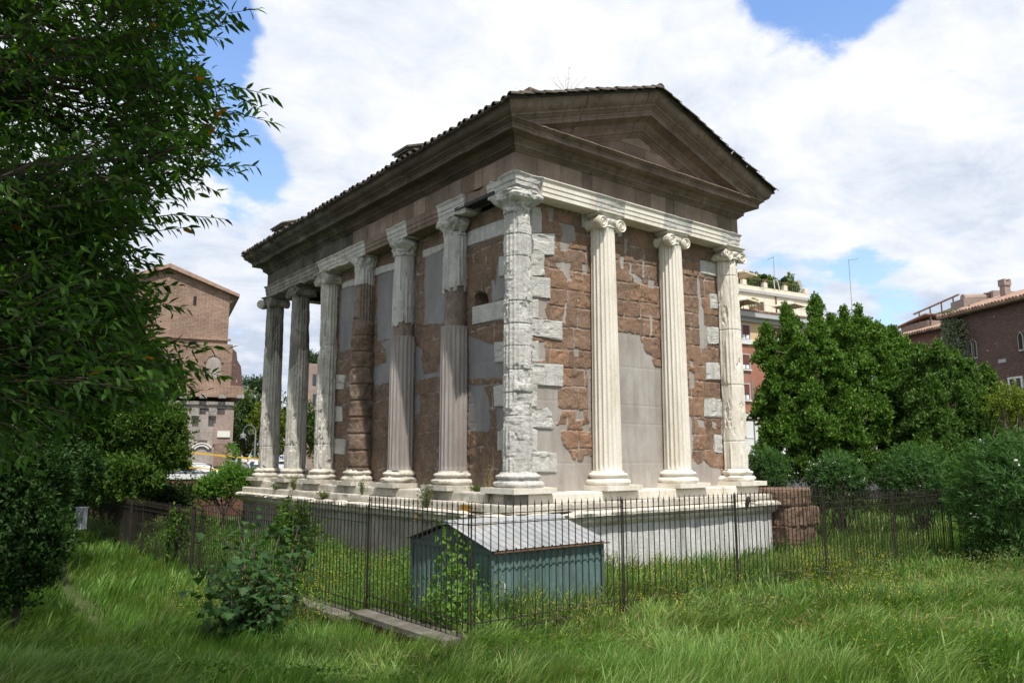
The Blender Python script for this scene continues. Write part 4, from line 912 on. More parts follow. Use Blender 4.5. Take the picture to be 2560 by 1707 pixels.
# ------------------------------------------------------------------ green steel shed
P0 = at(1229, 1545, 13.6); SX, SY, SZ = P0[0], P0[1], -2.3; SL_, SD, SH = 2.62, 2.6, 1.52; SR = .36
t = thing('metal_shed', (SX + SL_ / 2, SY + SD / 2, SZ), 'green ribbed steel shed with a pale grey gable roof behind the fence', 'shed')
def ribbed(p0, u, nrm, L, H, pitch=.155, dep=.022, top=None):
    xs, ds = [0.0], [0.0]; x = 0
    while x < L - .03:
        for dx, dd in ((.0, 0), (.018, dep), (.060, dep), (.078, 0)):
            if x + .05 + dx < L: xs.append(x + .05 + dx); ds.append(dd)
        x += pitch
    xs.append(L); ds.append(0); V = []
    for x, dd in zip(xs, ds):
        b = np.array(p0) + np.array(u) * x - np.array(nrm) * dd; V += [b, b + np.array([0, 0, H if top is None else H + top(x)])]
    return V, [(2 * i, 2 * i + 2, 2 * i + 3, 2 * i + 1) for i in range(len(xs) - 1)]
m = MB(); m.put(*ribbed((SX, SY, SZ), (1, 0, 0), (0, -1, 0), SL_, SH)); m.part('front_wall', [M['shed_wall']], t)
m = MB(); m.put(*ribbed((SX, SY, SZ), (0, 1, 0), (-1, 0, 0), SD, SH)); m.part('gable_wall', [M['shed_wall']], t)
m = MB(); m.put(*ribbed((SX + SL_, SY, SZ), (0, 1, 0), (1, 0, 0), SD, SH)); m.part('gable_wall', [M['shed_wall']], t)
m = MB(); m.put(*ribbed((SX, SY + SD, SZ), (1, 0, 0), (0, 1, 0), SL_, SH)); m.part('back_wall', [M['shed_wall']], t)
for x in (SX, SX + SL_ - .01):
    m = MB(); m.prism([(x, SY + .02, SZ + SH - .06), (x, SY + SD - .02, SZ + SH - .06), (x, SY + SD / 2, SZ + SH + SR - .03)], (.01, 0, 0)); m.part('gable', [M['shed_trim']], t)
m = MB()
for x0, y0 in ((SX, SY), (SX + SL_, SY), (SX, SY + SD), (SX + SL_, SY + SD)): m = MB(); m.box((x0 - .03, y0 - .03, SZ), (x0 + .03, y0 + .03, SZ + SH)); m.part('corner_trim', [M['shed_trim']], t)
m = MB(); m.box((SX - .02, SY - .022, SZ + SH - .09), (SX + SL_ + .02, SY - .003, SZ + SH - .005)); m.part('eave_trim', [M['shed_trim']], t); m = MB(); m.box((SX - .022, SY, SZ + SH - .1), (SX - .003, SY + SD, SZ + SH - .01)); m.part('gable_trim', [M['shed_trim']], t)
for sg in (0, 1):
    m = MB(); ov = .09; xs = []; x = -ov
    L = SL_ + 2 * ov; xx = [0.0]; hh = [0.0]; x = 0.1
    while x < L - .05:
        xx += [x, x + .012, x + .032, x + .044]; hh += [0, .022, .022, 0]; x += .205
    xx.append(L); hh.append(0); V = []
    for a, h in zip(xx, hh):
        for f_, dz in ((-.12 / (SD / 2), 0), (.985, 0)):
            y = SY + SD / 2 * (1 + f_ - 0) - SD / 2 if sg == 0 else SY + SD - SD / 2 * f_
            y = SY + SD / 2 * f_ if sg == 0 else y
            V.append((SX - ov + a, y, SZ + SH + SR * f_ + h + .012))
    m.put(V, [(2 * i, 2 * i + 2, 2 * i + 3, 2 * i + 1) for i in range(len(xx) - 1)])
    m.part('roof_sheet', [M['shed_roof']], t)
m = MB(); m.box((SX - .06, SY - .165, SZ + SH - .062), (SX + SL_ + .06, SY - .158, SZ + SH - .035)); m.part('rusty_eave_edge', [M['rust_edge']], t, 'rusty edge of the shed roof')
m = MB(); m.box((SX + .27, SY - .004, SZ + .78), (SX + .30, SY - .001, SZ + .93)); m.part('paint_mark', [M['white_paint']], t, 'small white paint mark on the shed front')
m = MB(); m.prism([(SX - .1, SY + SD / 2 - .17, SZ + SH + SR - .02), (SX - .1, SY + SD / 2, SZ + SH + SR + .05), (SX - .1, SY + SD / 2 + .17, SZ + SH + SR - .02)], (SL_ + .2, 0, 0)); m.part('ridge_cap', [M['shed_roof']], t)

# ------------------------------------------------------------------ tufa block remnant beyond the podium
q = at(1985, 1330, 26.6); t = thing('tufa_remnant', (q[0], q[1], -2.7), 'rough brown tufa block wall remnant beside the sunny end of the podium', 'stone wall')
def rough_block(p0, p1, seed, mat, parent, name='tufa_block', am=.06, rnd=.045):
    p0, p1 = np.array(p0, float), np.array(p1, float); c = (p0 + p1) / 2; h = (p1 - p0) / 2; V = []; F = []; n_ = 22; b = 0
    for ax in range(3):
        for s in (-1, 1):
            g = np.linspace(-1, 1, n_); A, B = np.meshgrid(g, g, indexing='ij'); Pp = np.zeros((n_ * n_, 3)); o = [k for k in range(3) if k != ax]
            Pp[:, ax] = s; Pp[:, o[0]] = A.ravel(); Pp[:, o[1]] = B.ravel(); V.append(Pp); F += [tuple(f + b) for f in grid_faces(n_, n_)]; b += n_ * n_
    V = np.concatenate(V); X = V * h; e = np.minimum(h - rnd, np.abs(X)) * np.sign(X); dlt = X - e; ln = np.linalg.norm(dlt, axis=1)[:, None]; X = e + dlt / np.maximum(ln, 1e-6) * np.minimum(ln, rnd)
    X = X + c; d_ = X - c; d_ /= np.linalg.norm(d_, axis=1)[:, None]
    X = X + d_ * ((fbm(X[:, 0] * 4, X[:, 1] * 4, X[:, 2] * 4, seed, 5) - .5) * 2 * am)[:, None]
    part(name, X, F, mat, parent, smooth=True)
ux = np.array([1.0, 0]); bx, by = q[0], q[1]
k = 0
for row, (w0, w1) in enumerate([(-.5, 1.62), (-.55, 1.45), (-.45, 1.36), (-.5, 1.1)]):
    x = w0
    while x < w1 - .2:
        w = min(random.uniform(1.0, 1.7), w1 - x); w = w1 - x if w1 - x - w < .5 else w; z0 = -2.75 + row * .62
        rough_block((bx + x, by - .1 + random.uniform(-.06, .1), z0), (bx + x + w - .01, by + 1.3, z0 + .64), 700 + k, M['tufa'], t, am=.10, rnd=.15 if row == 3 else .06); x += w; k += 1
rough_block((bx + 1.3, by - .9, -2.8), (bx + 2.0, by - .2, -2.2), 731, M['tufa'], t, am=.12, rnd=.2)

# small grey service cabinet by the hedge
q = at(201, 1322, 22.0); m = MB(); u_ = RT0; v_ = FH
t = thing('utility_cabinet', q, 'small grey utility box at the dark end of the grass path', 'utility box')
m.box((-.11, -.1, 0), (.11, .1, .56), ux=u_, uy=v_, o=(q[0], q[1], q[2])); m.part('body', [M['box_grey']], t)
m = MB(); m.box((-.13, -.12, .562), (.13, .12, .60), ux=u_, uy=v_, o=(q[0], q[1], q[2])); m.part('lid', [M['box_grey']], t)
m = MB(); m.box((-.09, -.106, .06), (.09, -.101, .5), ux=u_, uy=v_, o=(q[0], q[1], q[2])); m.part('door', [M['grey_metal']], t)

# bird on the fence
q = at(1848, 1266, 16.35); q[1] = KY + .01; bz = q[2]
def skin_body(name, verts, edges, radii, mat, parent, sub=2):
    me = bpy.data.meshes.new(name); me.from_pydata([tuple(v) for v in verts], edges, []); me.update(); o = bpy.data.objects.new(name, me); COL.objects.link(o)
    md = o.modifiers.new('skin', 'SKIN'); md.use_smooth_shade = True
    for i, r in enumerate(radii): me.skin_vertices[0].data[i].radius = (r, r) if np.isscalar(r) else r
    me.skin_vertices[0].data[0].use_root = True
    sb = o.modifiers.new('sub', 'SUBSURF'); sb.levels = sub; sb.render_levels = sub
    dg = bpy.context.evaluated_depsgraph_get(); ev = bpy.data.meshes.new_from_object(o.evaluated_get(dg)); bpy.data.objects.remove(o)
    ev.name = name; ev.materials.clear(); ev.materials.append(mat); o2 = bpy.data.objects.new(name, ev); COL.objects.link(o2)
    if parent: o2.parent = parent
    return o2
t = thing('bird', (q[0], q[1], bz), 'black bird perched on the sunny side fence', 'bird', None)
skin_body('body', [(0, 0, .08), (.02, 0, .13), (.035, 0, .17), (.045, 0, .205), (.075, 0, .21), (-.03, 0, .02), (-.05, 0, -.06)], [(0, 1), (1, 2), (2, 3), (3, 4), (0, 5), (5, 6)], [.048, .05, .036, .028, .006, .03, .014], M['bird'], t)
m = MB()
for s in (-.015, .015): m.tube([(q[0] - .0, q[1] + s, bz + .05), (q[0] + .01, q[1] + s, bz - .03)], .004, 5)
m.part('legs', [M['bird']], t)

# ------------------------------------------------------------------ left: street above a brick retaining wall
STZ = -.95
def quadslab(name, pts, z, th, mat, kind='structure'):
    m = MB(); m.prism([(p[0], p[1], z - th) for p in pts], (0, 0, th)); m.solo(name, (0, 0, 0), [mat], None, None, kind=kind)
quadslab('road', [loc(-60, 48.3), loc(-4.8, 44.0), loc(12, 66), loc(-60, 80)], STZ, .8, M['asphalt'])
quadslab('road_right', [loc(10, 50), loc(70, 42), loc(80, 60), loc(14, 78)], -1.15, .5, M['asphalt'])
w0, w1 = loc(-40, 46.2), loc(-5.0, 43.5); u_ = (w1 - w0) / np.linalg.norm(w1 - w0); v_ = np.array([-u_[1], u_[0], 0]); LW = np.linalg.norm(w1 - w0)
t = thing('retaining_wall', (w0 + w1) / 2 + [0, 0, -2.6], 'dark brick retaining wall with pale kerb top below the street', 'wall')
m = MB(); m.box((0, 0, -3.2), (LW, .45, -.32), ux=u_, uy=v_, o=w0); m.part('brickwork', [M['brick_red']], t)
m = MB(); m.box((-.05, -.06, -.318), (LW + .05, .5, -.12), ux=u_, uy=v_, o=w0); m.part('coping', [M['white_wall']], t)
px0 = at(521, 1170, 44.4); s0 = (px0 - w0) @ u_
for i in range(4):
    a = s0 + .03 - (i + 1) * 2.6 + 2.6 * 1; b = a - 2.45
    t = thing('railing', w0 + u_ * b + v_ * .2 + [0, 0, -.12], ['rightmost', 'second', 'third', 'fourth'][i] + ' iron railing bay with crossed bars on the kerb by the white car', 'railing', 'iron railing bays'); o = w0
    m = MB()
    for x in (a, b): m.box((x - .03, .17, -.12), (x + .03, .23, .50), ux=u_, uy=v_, o=o)
    m.part('post', [M['iron']], t); m = MB()
    for z in (-.02, .47): m.box((b + .03, .185, z), (a - .03, .215, z + .04), ux=u_, uy=v_, o=o)
    m.part('rail', [M['iron']], t); m = MB()
    for z0, z1 in ((.02, .47), (.47, .02)): m.tube([o + u_ * (b + .03) + v_ * .2 + [0, 0, z0], o + u_ * (a - .03) + v_ * .2 + [0, 0, z1]], .016, 6)
    m.part('cross_bar', [M['iron']], t)
def ribbon(pts, h, name, label):
    m = MB(); pts = [np.array(p) for p in pts]
    for a, b in zip(pts[:-1], pts[1:]):
        d = np.array([b[1] - a[1], a[0] - b[0], 0.0]); d = d / np.linalg.norm(d) * .004
        m.put([a - d, b - d, b - d + [0, 0, h], a - d + [0, 0, h], a + d, b + d, b + d + [0, 0, h], a + d + [0, 0, h]], [(0, 1, 2, 3), (7, 6, 5, 4), (0, 4, 5, 1), (3, 2, 6, 7)])
    m.solo(name, pts[0], [M['tape']], label, 'barrier tape')
ribbon([at(x, y, D) for x, y, D in ((330, 1124, 43), (450, 1130, 43), (520, 1137, 43), (580, 1143, 43), (635, 1148, 42.5), (662, 1151, 42))], .085, 'barrier_tape', 'yellow barrier tape strung high from the hedge past the brick house')
ribbon([at(x, y, D) for x, y, D in ((420, 1167, 45.2), (470, 1170, 45), (515, 1173, 45), (560, 1176, 45))], .08, 'barrier_tape', 'lower yellow tape sagging in front of the white car')

# white hatchback: profile sections lofted across its width
def hatchback(base, fwd, label, length=3.55, name='parked_car', van=False):
    f = np.array([*fwd, 0.0]) / np.linalg.norm(fwd); s = np.array([-f[1], f[0], 0.0]); o = np.array(base, float); t = thing(name, base, label, 'van' if van else 'car')
    k = length / 3.55
    if van: low = [(0, .35), (0, 1.0), (.0, 1.05), (3.2, 1.05), (3.5, .95), (3.55, .35)]; top = [(0.02, 1.05), (.06, 1.95), (2.55, 1.98), (3.1, 1.1)]
    else: low = [(.02, .35), (0, .62), (.04, .98), (2.45, .98), (3.2, .86), (3.5, .70), (3.55, .35)]; top = [(.05, .98), (.22, 1.46), (.6, 1.54), (1.6, 1.52), (1.95, 1.44), (2.65, .98)]
    W2 = .79
    def loft(poly, ws, nm, mat):
        V = []; n_ = len(poly)
        for w in ws:
            for i, (x, z) in enumerate(poly):
                ww = w[0] * (1 - (w[1] if z > 1.1 else 0)); V.append(o + f * (x * k) + s * ww + np.array([0, 0, z]))
        F = [(r * n_ + i, r * n_ + (i + 1) % n_, (r + 1) * n_ + (i + 1) % n_, (r + 1) * n_ + i) for r in range(len(ws) - 1) for i in range(n_)] + [tuple(range(n_))[::-1], tuple(range((len(ws) - 1) * n_, len(ws) * n_))]
        part(nm, np.array(V), F, mat, t)
    loft(low, [(-W2 + .05, 0), (-W2, 0), (W2, 0), (W2 - .05, 0)], 'body', M['car_white']); loft(top, [(-W2 + .06, .13), (-W2 + .03, .13), (W2 - .03, .13), (W2 - .06, .13)], 'cabin', M['car_white'])
    wins = [[(.1, 1.2), (.14, 1.8), (1.1, 1.8), (1.1, 1.2)], [(2.0, 1.1), (2.0, 1.8), (2.5, 1.8), (2.9, 1.12)]] if van else [[(.5, 1.03), (.55, 1.42), (1.2, 1.44), (1.2, 1.03)], [(1.3, 1.03), (1.3, 1.44), (1.8, 1.41), (2.36, 1.03)]]
    for sg in (-1, 1):
        for w in wins:
            m = MB(); P_ = [o + f * (x * k) + s * sg * (W2 - .03 - (.105 if z > 1.1 else 0) + .008) + np.array([0, 0, z]) for x, z in w]; m.prism(P_, s * sg * .006); m.part('side_window', [M['glass']], t)
        for x in (.62, 2.85):
            c_ = o + f * (x * k) + s * sg * (W2 - .09) + np.array([0, 0, .29]); n_ = 18
            m = MB(); m.prism([c_ + f * (.29 * math.cos(2 * PI * i / n_)) + np.array([0, 0, .29 * math.sin(2 * PI * i / n_)]) for i in range(n_)], s * sg * .11); m.part('wheel', [M['tyre']], t)
        m = MB(); m.box((.0 - .012, sg * .62 - .11, .78), (.08, sg * .62 + .11, 1.25), ux=f, uy=s, o=o); m.part('tail_light', [M['red_lamp']], t)
        m = MB(); m.box((3.3 * k, sg * .55 - .13, .68), (3.47 * k, sg * .55 + .13, .82), ux=f, uy=s, o=o); m.part('headlight', [M['opal']], t)
        m = MB(); m.box((2.2 * k, sg * (W2 + .03) - .06, 1.0), (2.32 * k, sg * (W2 + .03) + .06, 1.1), ux=f, uy=s, o=o); m.part('wing_mirror', [M['car_white']], t)
    return t
q = at(423, 1175, 50.5); q[2] = STZ; e = at(590, 1175, 49.2) - at(423, 1175, 50.5)
hatchback(q, e[:2], 'white hatchback parked beside the brick house behind the railing', 4.2)
q = at(760, 1160, 47); q[2] = STZ - .2; hatchback(q, (at(690, 1160, 47) - at(760, 1160, 47))[:2], 'white van glimpsed between the two porch columns', 4.2, 'parked_van', True)

# lamp posts and pole
def street_lamp(px, ytop, ybase, D, label, side, zb):
    a = at(px, ytop, D); H = a[2] - zb; t = thing('street_lamp', (a[0], a[1], zb), label, 'street lamp', 'curved arm street lamps'); b = np.array([a[0], a[1], zb])
    m = MB(); m.lathe([(.14, 0), (.14, .5), (.1, .6), (.075, 1.2), (.06, 1.3), (.055, H - .8), (.04, H - .45)], b, 12); m.part('pole', [M['grey_metal']], t)
    m = MB(); pts = [b + [0, 0, H - .5]] + [b + RT0 * side * (.45 - .45 * math.cos(th)) + np.array([0, 0, H - .5 + .5 * math.sin(th)]) for th in np.linspace(.2, PI, 9)]; m.tube(pts, .025, 6)
    pts2 = [b + RT0 * side * (.35 - .22 * r_ * math.cos(th)) + np.array([0, 0, H - .55 + .22 * r_ * math.sin(th)]) for th, r_ in zip(np.linspace(0, 4 * PI, 24), np.linspace(1, .2, 24))]; m.tube(pts2, .012, 5); m.part('arm', [M['grey_metal']], t)
    e = pts[-1]; m = MB(); m.lathe([(.03, 0), (.05, -.1), (.2, -.16), (.22, -.24), (.2, -.25)], e, 14); m.part('lamp_shade', [M['grey_metal']], t)
    m = MB(); m.lathe([(.19, -.25), (.17, -.36), (.1, -.44), (.005, -.47)], e, 14); m.part('globe', [M['opal']], t)
street_lamp(1879, 935, 1130, 62, 'tall curved arm lamp post in front of the apartment block', -1, -1.2)
street_lamp(640, 1062, 1150, 56, 'curved arm lamp post among the trees left of the temple', -1, STZ)
q = at(787, 1160, 43.5); q[2] = STZ; t = thing('traffic_signal', q, 'grey pole with dark signal boxes seen between the porch columns', 'traffic signal')
m = MB(); m.lathe([(.09, 0), (.06, .3), (.05, 2.2), (.06, 2.25), (.035, 2.3), (.03, 6.5)], q, 10); m.part('pole', [M['grey_metal']], t)
m = MB(); m.box((.06, -.15, .55), (.42, .1, 1.55), ux=RT0, uy=FH, o=q); m.part('signal_box', [M['black_steel']], t)
m = MB(); m.box((.12, -.165, 1.0), (.36, -.152, 1.38), ux=RT0, uy=FH, o=q); m.part('red_panel', [M['red_lamp']], t)

# two passers-by on the street, seen from behind over the bush
def person(px, py, D, label, capmat, letters=False):
    q = at(px, py, D); zt = q[2]; H = 1.70; b = np.array([q[0], q[1], zt - H]); t = thing('person', b, label, 'person')
    P_ = {'pel': (0, 0, .93), 'sp': (0, 0, 1.12), 'ch': (0, 0, 1.32), 'nk': (0, .0, 1.45), 'hd': (0, .02, 1.53), 'ht': (0, .015, 1.63)}
    V = list(P_.values()); E = [(0, 1), (1, 2), (2, 3), (3, 4), (4, 5)]; Rr = [.14, .13, .155, .055, .085, .085]
    for s in (-1, 1):
        n0 = len(V); V += [(s * .17, 0, 1.39), (s * .23, .02, 1.12), (s * .22, .10, .90), (s * .22, .13, .82)]; E += [(2, n0), (n0, n0 + 1), (n0 + 1, n0 + 2), (n0 + 2, n0 + 3)]; Rr += [.065, .045, .032, .04]
        n0 = len(V); V += [(s * .1, 0, .86), (s * .11, .02, .48), (s * .11, -.02, .08), (s * .12, .12, .04)]; E += [(0, n0), (n0, n0 + 1), (n0 + 1, n0 + 2), (n0 + 2, n0 + 3)]; Rr += [.095, .065, .045, .04]
    skin_body('body', V, E, Rr, M['shirt'], t, 1)
    m = MB(); m.lathe([(.101, 1.52), (.108, 1.56), (.112, 1.6), (.108, 1.65), (.085, 1.69), (.04, 1.71), (.002, 1.715)], b + [0, .015, 0], 16); m.part('cap', [capmat], t)
    m = MB(); m.lathe([(.1, 1.565), (.17, 1.555), (.172, 1.562), (.1, 1.575)], b + [0, .03, 0], 16); m.part('cap_brim', [capmat], t)
    for o in t.children: o.rotation_euler = (0, 0, 0)
    return t
person(641, 1154, 44.9, 'person in a pale cap over the bright bush, nearer the column', M['cap'])
person(614, 1148, 44.9, 'person in a grey white cap over the bright bush, nearer the brick house', M['canvas'])
# ------------------------------------------------------------------ buildings
def frame(A, B):                         # local frame on a facade from A to B (looking at it: A left, B right)
    A, B = np.array(A, float), np.array(B, float); u = B - A; u[2] = 0; L = np.linalg.norm(u); u /= L; n_ = np.array([u[1], -u[0], 0.0]); return A, u, n_, L
class Fac:
    def __init__(s, A, B): s.A, s.u, s.n, s.L = frame(A, B); s.A[2] = 0
    def box(s, m, x0, x1, z0, z1, out, back=.3, mi=0): m.box((x0, -back, z0), (x1, out, z1), mi, ux=s.u, uy=s.n, o=s.A)
    def x(s, px, py): v = ray(px, py); k = ((s.A - CAM) @ s.n) / (v @ s.n); P_ = CAM + v * k; return float((P_ - s.A) @ s.u), float(P_[2])
    def rect(s, px0, py0, px1, py1): a, b = s.x(px0, py0), s.x(px1, py1); return min(a[0], b[0]), max(a[0], b[0]), min(a[1], b[1]), max(a[1], b[1])
    def P(s, x, z, o=0): return s.A + s.u * x + s.n * o + np.array([0, 0, z])
# old brick house on the left
F1 = Fac(loc(-34, 48.6), at(577, 1000, 55)); L = F1.L
t = thing('brick_house', F1.P(L / 2, -.95), 'old Roman brick house with sloping roof and carved marble cornice bands', 'house')
zb = -1.2; z1 = F1.x(577, 861)[1]; ze = F1.x(572, 736)[1]; xr = F1.x(572, 800)[0]; xp, zp = F1.x(425, 672)
m = MB()
def poly(fc, pts, out, back, mi=0): m.prism([fc.P(x, z, -back) for x, z in pts], fc.n * (back + out), mi)
poly(F1, [(0, z1), (xr, z1), (xr, ze), (xp, zp), (0, zp - (xp) * .42)], 0, 9); m.part('upper_wall', [M['brick_old']], t)
m = MB(); zc = F1.x(578, 965)[1]; zd = F1.x(578, 1025)[1]
F1.box(m, 0, F1.x(580, 900)[0], zc, z1 - .002, .05, 8.9); m.part('middle_wall', [M['brick_old']], t)
q0 = [F1.x(578, 866), F1.x(592, 880), F1.x(594, 900), F1.x(603, 915), F1.x(606, 945), F1.x(605, 985), F1.x(578, 985)]; m = MB(); poly(F1, q0, -.15, 3.5); m.part('broken_core', [M['brick_dark']], t)
m = MB(); x0, x1, a, b = F1.rect(430, 1022, 578, 1165); F1.box(m, 0, x1, zb, zd, .0, 8.8); m.part('lower_wall', [M['old_plaster']], t)
m = MB(); x0, x1, a, b = F1.rect(536, 1024, 579, 1110); F1.box(m, x0, x1, a, b, .12, .1); m.part('corner_pilaster', [M['pink_plaster']], t)
m = MB(); x0, x1, a, b = F1.rect(536, 1110, 579, 1165); F1.box(m, x0, x1, a, b - .003, .12, .1); m.part('corner_pilaster_foot', [M['brick_old']], t)
m = MB(); x0, x1, a, b = F1.rect(380, 982, 607, 995); F1.box(m, 0, x1, a, zc - .002, .35, 8.8); m.part('brick_cornice', [M['brick_old']], t)
m = MB(); x0, x1, a, b = F1.rect(478, 963, 598, 981); F1.box(m, x0, x1, a, b, .12, -.04); 
for i in range(14): xx = x0 + (i + .5) * (x1 - x0) / 14; m.prism([F1.P(xx + .13 * math.cos(k * PI / 4), (a + b) / 2 + .13 * math.sin(k * PI / 4), .12) for k in range(8)], F1.n * .05)
m.part('relief_frieze', [M['carved']], t)
for px in (458, 507, 554, 598):
    m = MB(); x0, x1, a, b = F1.rect(px - 9, 988, px + 9, 997); F1.box(m, x0, x1, a, b, .75, -.02); m.part('bracket', [M['carved']], t)
m = MB(); x0, x1, a, b = F1.rect(420, 1001, 584, 1023); F1.box(m, 0, x1, a + .25, b, .22, 8.7); F1.box(m, 0, x1 - .15, a, a + .247, .1, 8.7)
for i in range(46): xx = x1 - .2 - i * .26; F1.box(m, xx - .15, xx, b - .22, b - .06, .27, -.215)
m.part('carved_entablature', [M['carved']], t)
for px in (490, 533):
    m = MB(); x0, x1, a, b = F1.rect(px - 11, 1020, px + 7, 1040); F1.box(m, x0, x1, a, b, .4, -.004); F1.box(m, x0 + .08, x1 - .08, a - .15, a, .25, -.004); m.part('corbel', [M['carved']], t)
m = MB(); x0, x1, a, b = F1.rect(497, 1034, 518, 1100); F1.box(m, x0, x1, a, b, .14, -.004); m.part('pilaster_strip', [M['old_plaster']], t)
m = MB(); x0, x1, a, b = F1.rect(430, 1027, 476, 1130); F1.box(m, x0, x1, a, b, .1, -.004); m.part('pilaster_strip', [M['old_plaster']], t)
m = MB(); x0, x1, a, b = F1.rect(543, 1077, 574, 1093); F1.box(m, x0, x1, a, b, .2, -.125); m.part('marble_plaque', [M['plaque']], t, 'blank white marble plaque')
m = MB(); x0, x1, a, b = F1.rect(482, 1110, 526, 1124); xm = (x0 + x1) / 2; R0 = (x1 - x0) / 2
for r0, r1, o_ in ((R0 * .8, R0 * 1.0, .12), (R0 * 1.12, R0 * 1.28, .16)):
    ths = np.linspace(.5, PI - .5, 13); pts = [(xm + r1 * math.cos(h), a - R0 * .3 + r1 * .9 * math.sin(h)) for h in ths] + [(xm + r0 * math.cos(h), a - R0 * .3 + r0 * .9 * math.sin(h)) for h in ths[::-1]]
    poly(F1, pts, o_, -.004)
m.part('arch_lintel', [M['plaque']], t)
def niche(fc, px0, py0, px1, py1, mat, nm, arch=True, dep=.25, out=.01):
    global m
    x0, x1, a, b = fc.rect(px0, py0, px1, py1); m = MB(); xm = (x0 + x1) / 2; R0 = (x1 - x0) / 2
    pts = [(x0, a), (x1, a)] + ([(xm + R0 * math.cos(h), b - R0 + R0 * math.sin(h)) for h in np.linspace(0, PI, 11)] if arch else [(x1, b), (x0, b)])
    poly(fc, pts, out, -out + .02); m.part(nm, [mat], t); return x0, x1, a, b
x0, x1, a, b = niche(F1, 517, 888, 551, 945, M['old_plaster'], 'arched_niche', True, out=.07)
m = MB(); xm = (x0 + x1) / 2; R0 = (x1 - x0) / 2; ths = np.linspace(0, PI, 13); poly(F1, [(xm + (R0 + .16) * math.cos(h), b - R0 + (R0 + .16) * math.sin(h)) for h in ths] + [(xm + R0 * math.cos(h), b - R0 + R0 * math.sin(h)) for h in ths[::-1]], .13, -.05); m.part('niche_arch', [M['brick_old']], t)
niche(F1, 484, 740, 491, 764, M['hole'], 'slit_window', False)
m = MB(); F1.box(m, 0, F1.x(575, 852)[0] + .05, F1.x(575, 853)[1], F1.x(575, 848)[1], .12, -.003); m.part('string_course', [M['brick_old']], t)
m = MB(); xo, zo = F1.x(598, 745)
poly(F1, [(xp - .05, zp + .02), (xo, zo), (xo, zo + .22), (xp, zp + .32)], .35, 9.5); poly(F1, [(0, zp - xp * .42), (xp, zp + .05), (xp, zp + .32), (0, zp + .3 - xp * .42)], .35, 9.5); m.part('roof', [M['tile_red']], t)
m = MB(); poly(F1, [(xr, ze - .6), (xr + .02, ze - .7), (xo - .1, zo - .02), (xr, ze + .1)], .1, 9); m.part('eave_bracket', [M['wood']], t)

# apartment block on the right, with roof terraces
A0, B0 = at(1780, 1000, 83), at(2052, 1000, 91.5); F2 = Fac(A0, B0)
t = thing('apartment_building', F2.P(F2.L / 2, -1.2), 'tall ochre and red apartment block with planted roof terraces', 'building'); APT = t
def zof(py, px=1880): return F2.x(px, py)[1]
lv = dict(base=-1.4, white=zof(1053), red=zof(862), och=zof(806), eave=zof(786), ter=zof(771), up=zof(733), par=zof(716))
for nm, a, b, mt, out in (('ground_floor_wall', lv['base'], lv['white'], 'white_wall', .15), ('brick_wall', lv['white'], lv['red'], 'redbrick', 0), ('ochre_wall', lv['red'], lv['och'] + .5, 'ochre', 0)):
    m = MB(); F2.box(m, 0, F2.L, a, b - .003, out, 14); m.part(nm, [M[mt]], t)
for py0, py1, out in ((1046, 1033, .3), (862, 853, .2)):
    m = MB(); F2.box(m, -.1, F2.L + .1, zof(py0), zof(py1), out, -.003); m.part('string_course', [M['white_wall']], t)
m = MB(); z0, z1 = zof(806), zof(784); F2.box(m, -.3, F2.L + .3, z0, z0 + (z1 - z0) * .45, .35, 14); F2.box(m, -.5, F2.L + .5, z0 + (z1 - z0) * .45 + .002, z1, .9, 14); m.part('eave_cornice', [M['grey_trim']], t)
m = MB(); n_ = int(F2.L / .28)
for i in range(n_):
    a = F2.P(i * .28, z1 + .08, .98); b = F2.P(i * .28, z1 + .35, -.3); m.tube([a, b], .12, 8)
m.part('eave_tiles', [M['tile_red']], t)
m = MB(); F2.box(m, .0, F2.L, z1, zof(772), -.3, .6); m.part('terrace_parapet', [M['terra']], t)
m = MB(); F2.box(m, -1, F2.L, z1 - .4, z1 + .2, -.3, 13.5); m.part('terrace_floor', [M['grey_trim']], t)
xe = F2.x(2019, 760)[0]; SB = 3.2; F2u = Fac(A0 - F2.n * SB, B0 - F2.n * SB); xe = F2u.x(2019, 760)[0]
zu = lambda py, px=1930: F2u.x(px, py)[1]
m = MB(); F2u.box(m, -2, xe, z1, zu(738), 0, 9); m.part('penthouse_wall', [M['cream_paint']], t)
m = MB(); F2u.box(m, -2, xe + .15, zu(740), zu(733), .22, 9); m.part('penthouse_cornice', [M['grey_trim']], t)
m = MB(); F2u.box(m, -2, xe, zu(733) + .003, zu(722), 0, .35); F2u.box(m, xe - .35, xe, zu(733) + .003, zu(722), -.36, 8)
for px in (1862, 1914, 1964, 2015):
    x = F2u.x(px, 720)[0]; F2u.box(m, x - .3, x + .3, zu(722), zu(709), .03, .4)
m.part('roof_parapet', [M['cream_paint']], t)
m = MB(); m.tube([F2u.P(F2u.x(1938, 738)[0], zu(738), .1), F2u.P(F2u.x(1938, 738)[0], z1 + .3, .1)], .07, 8); m.part('downpipe', [M['wood']], t)
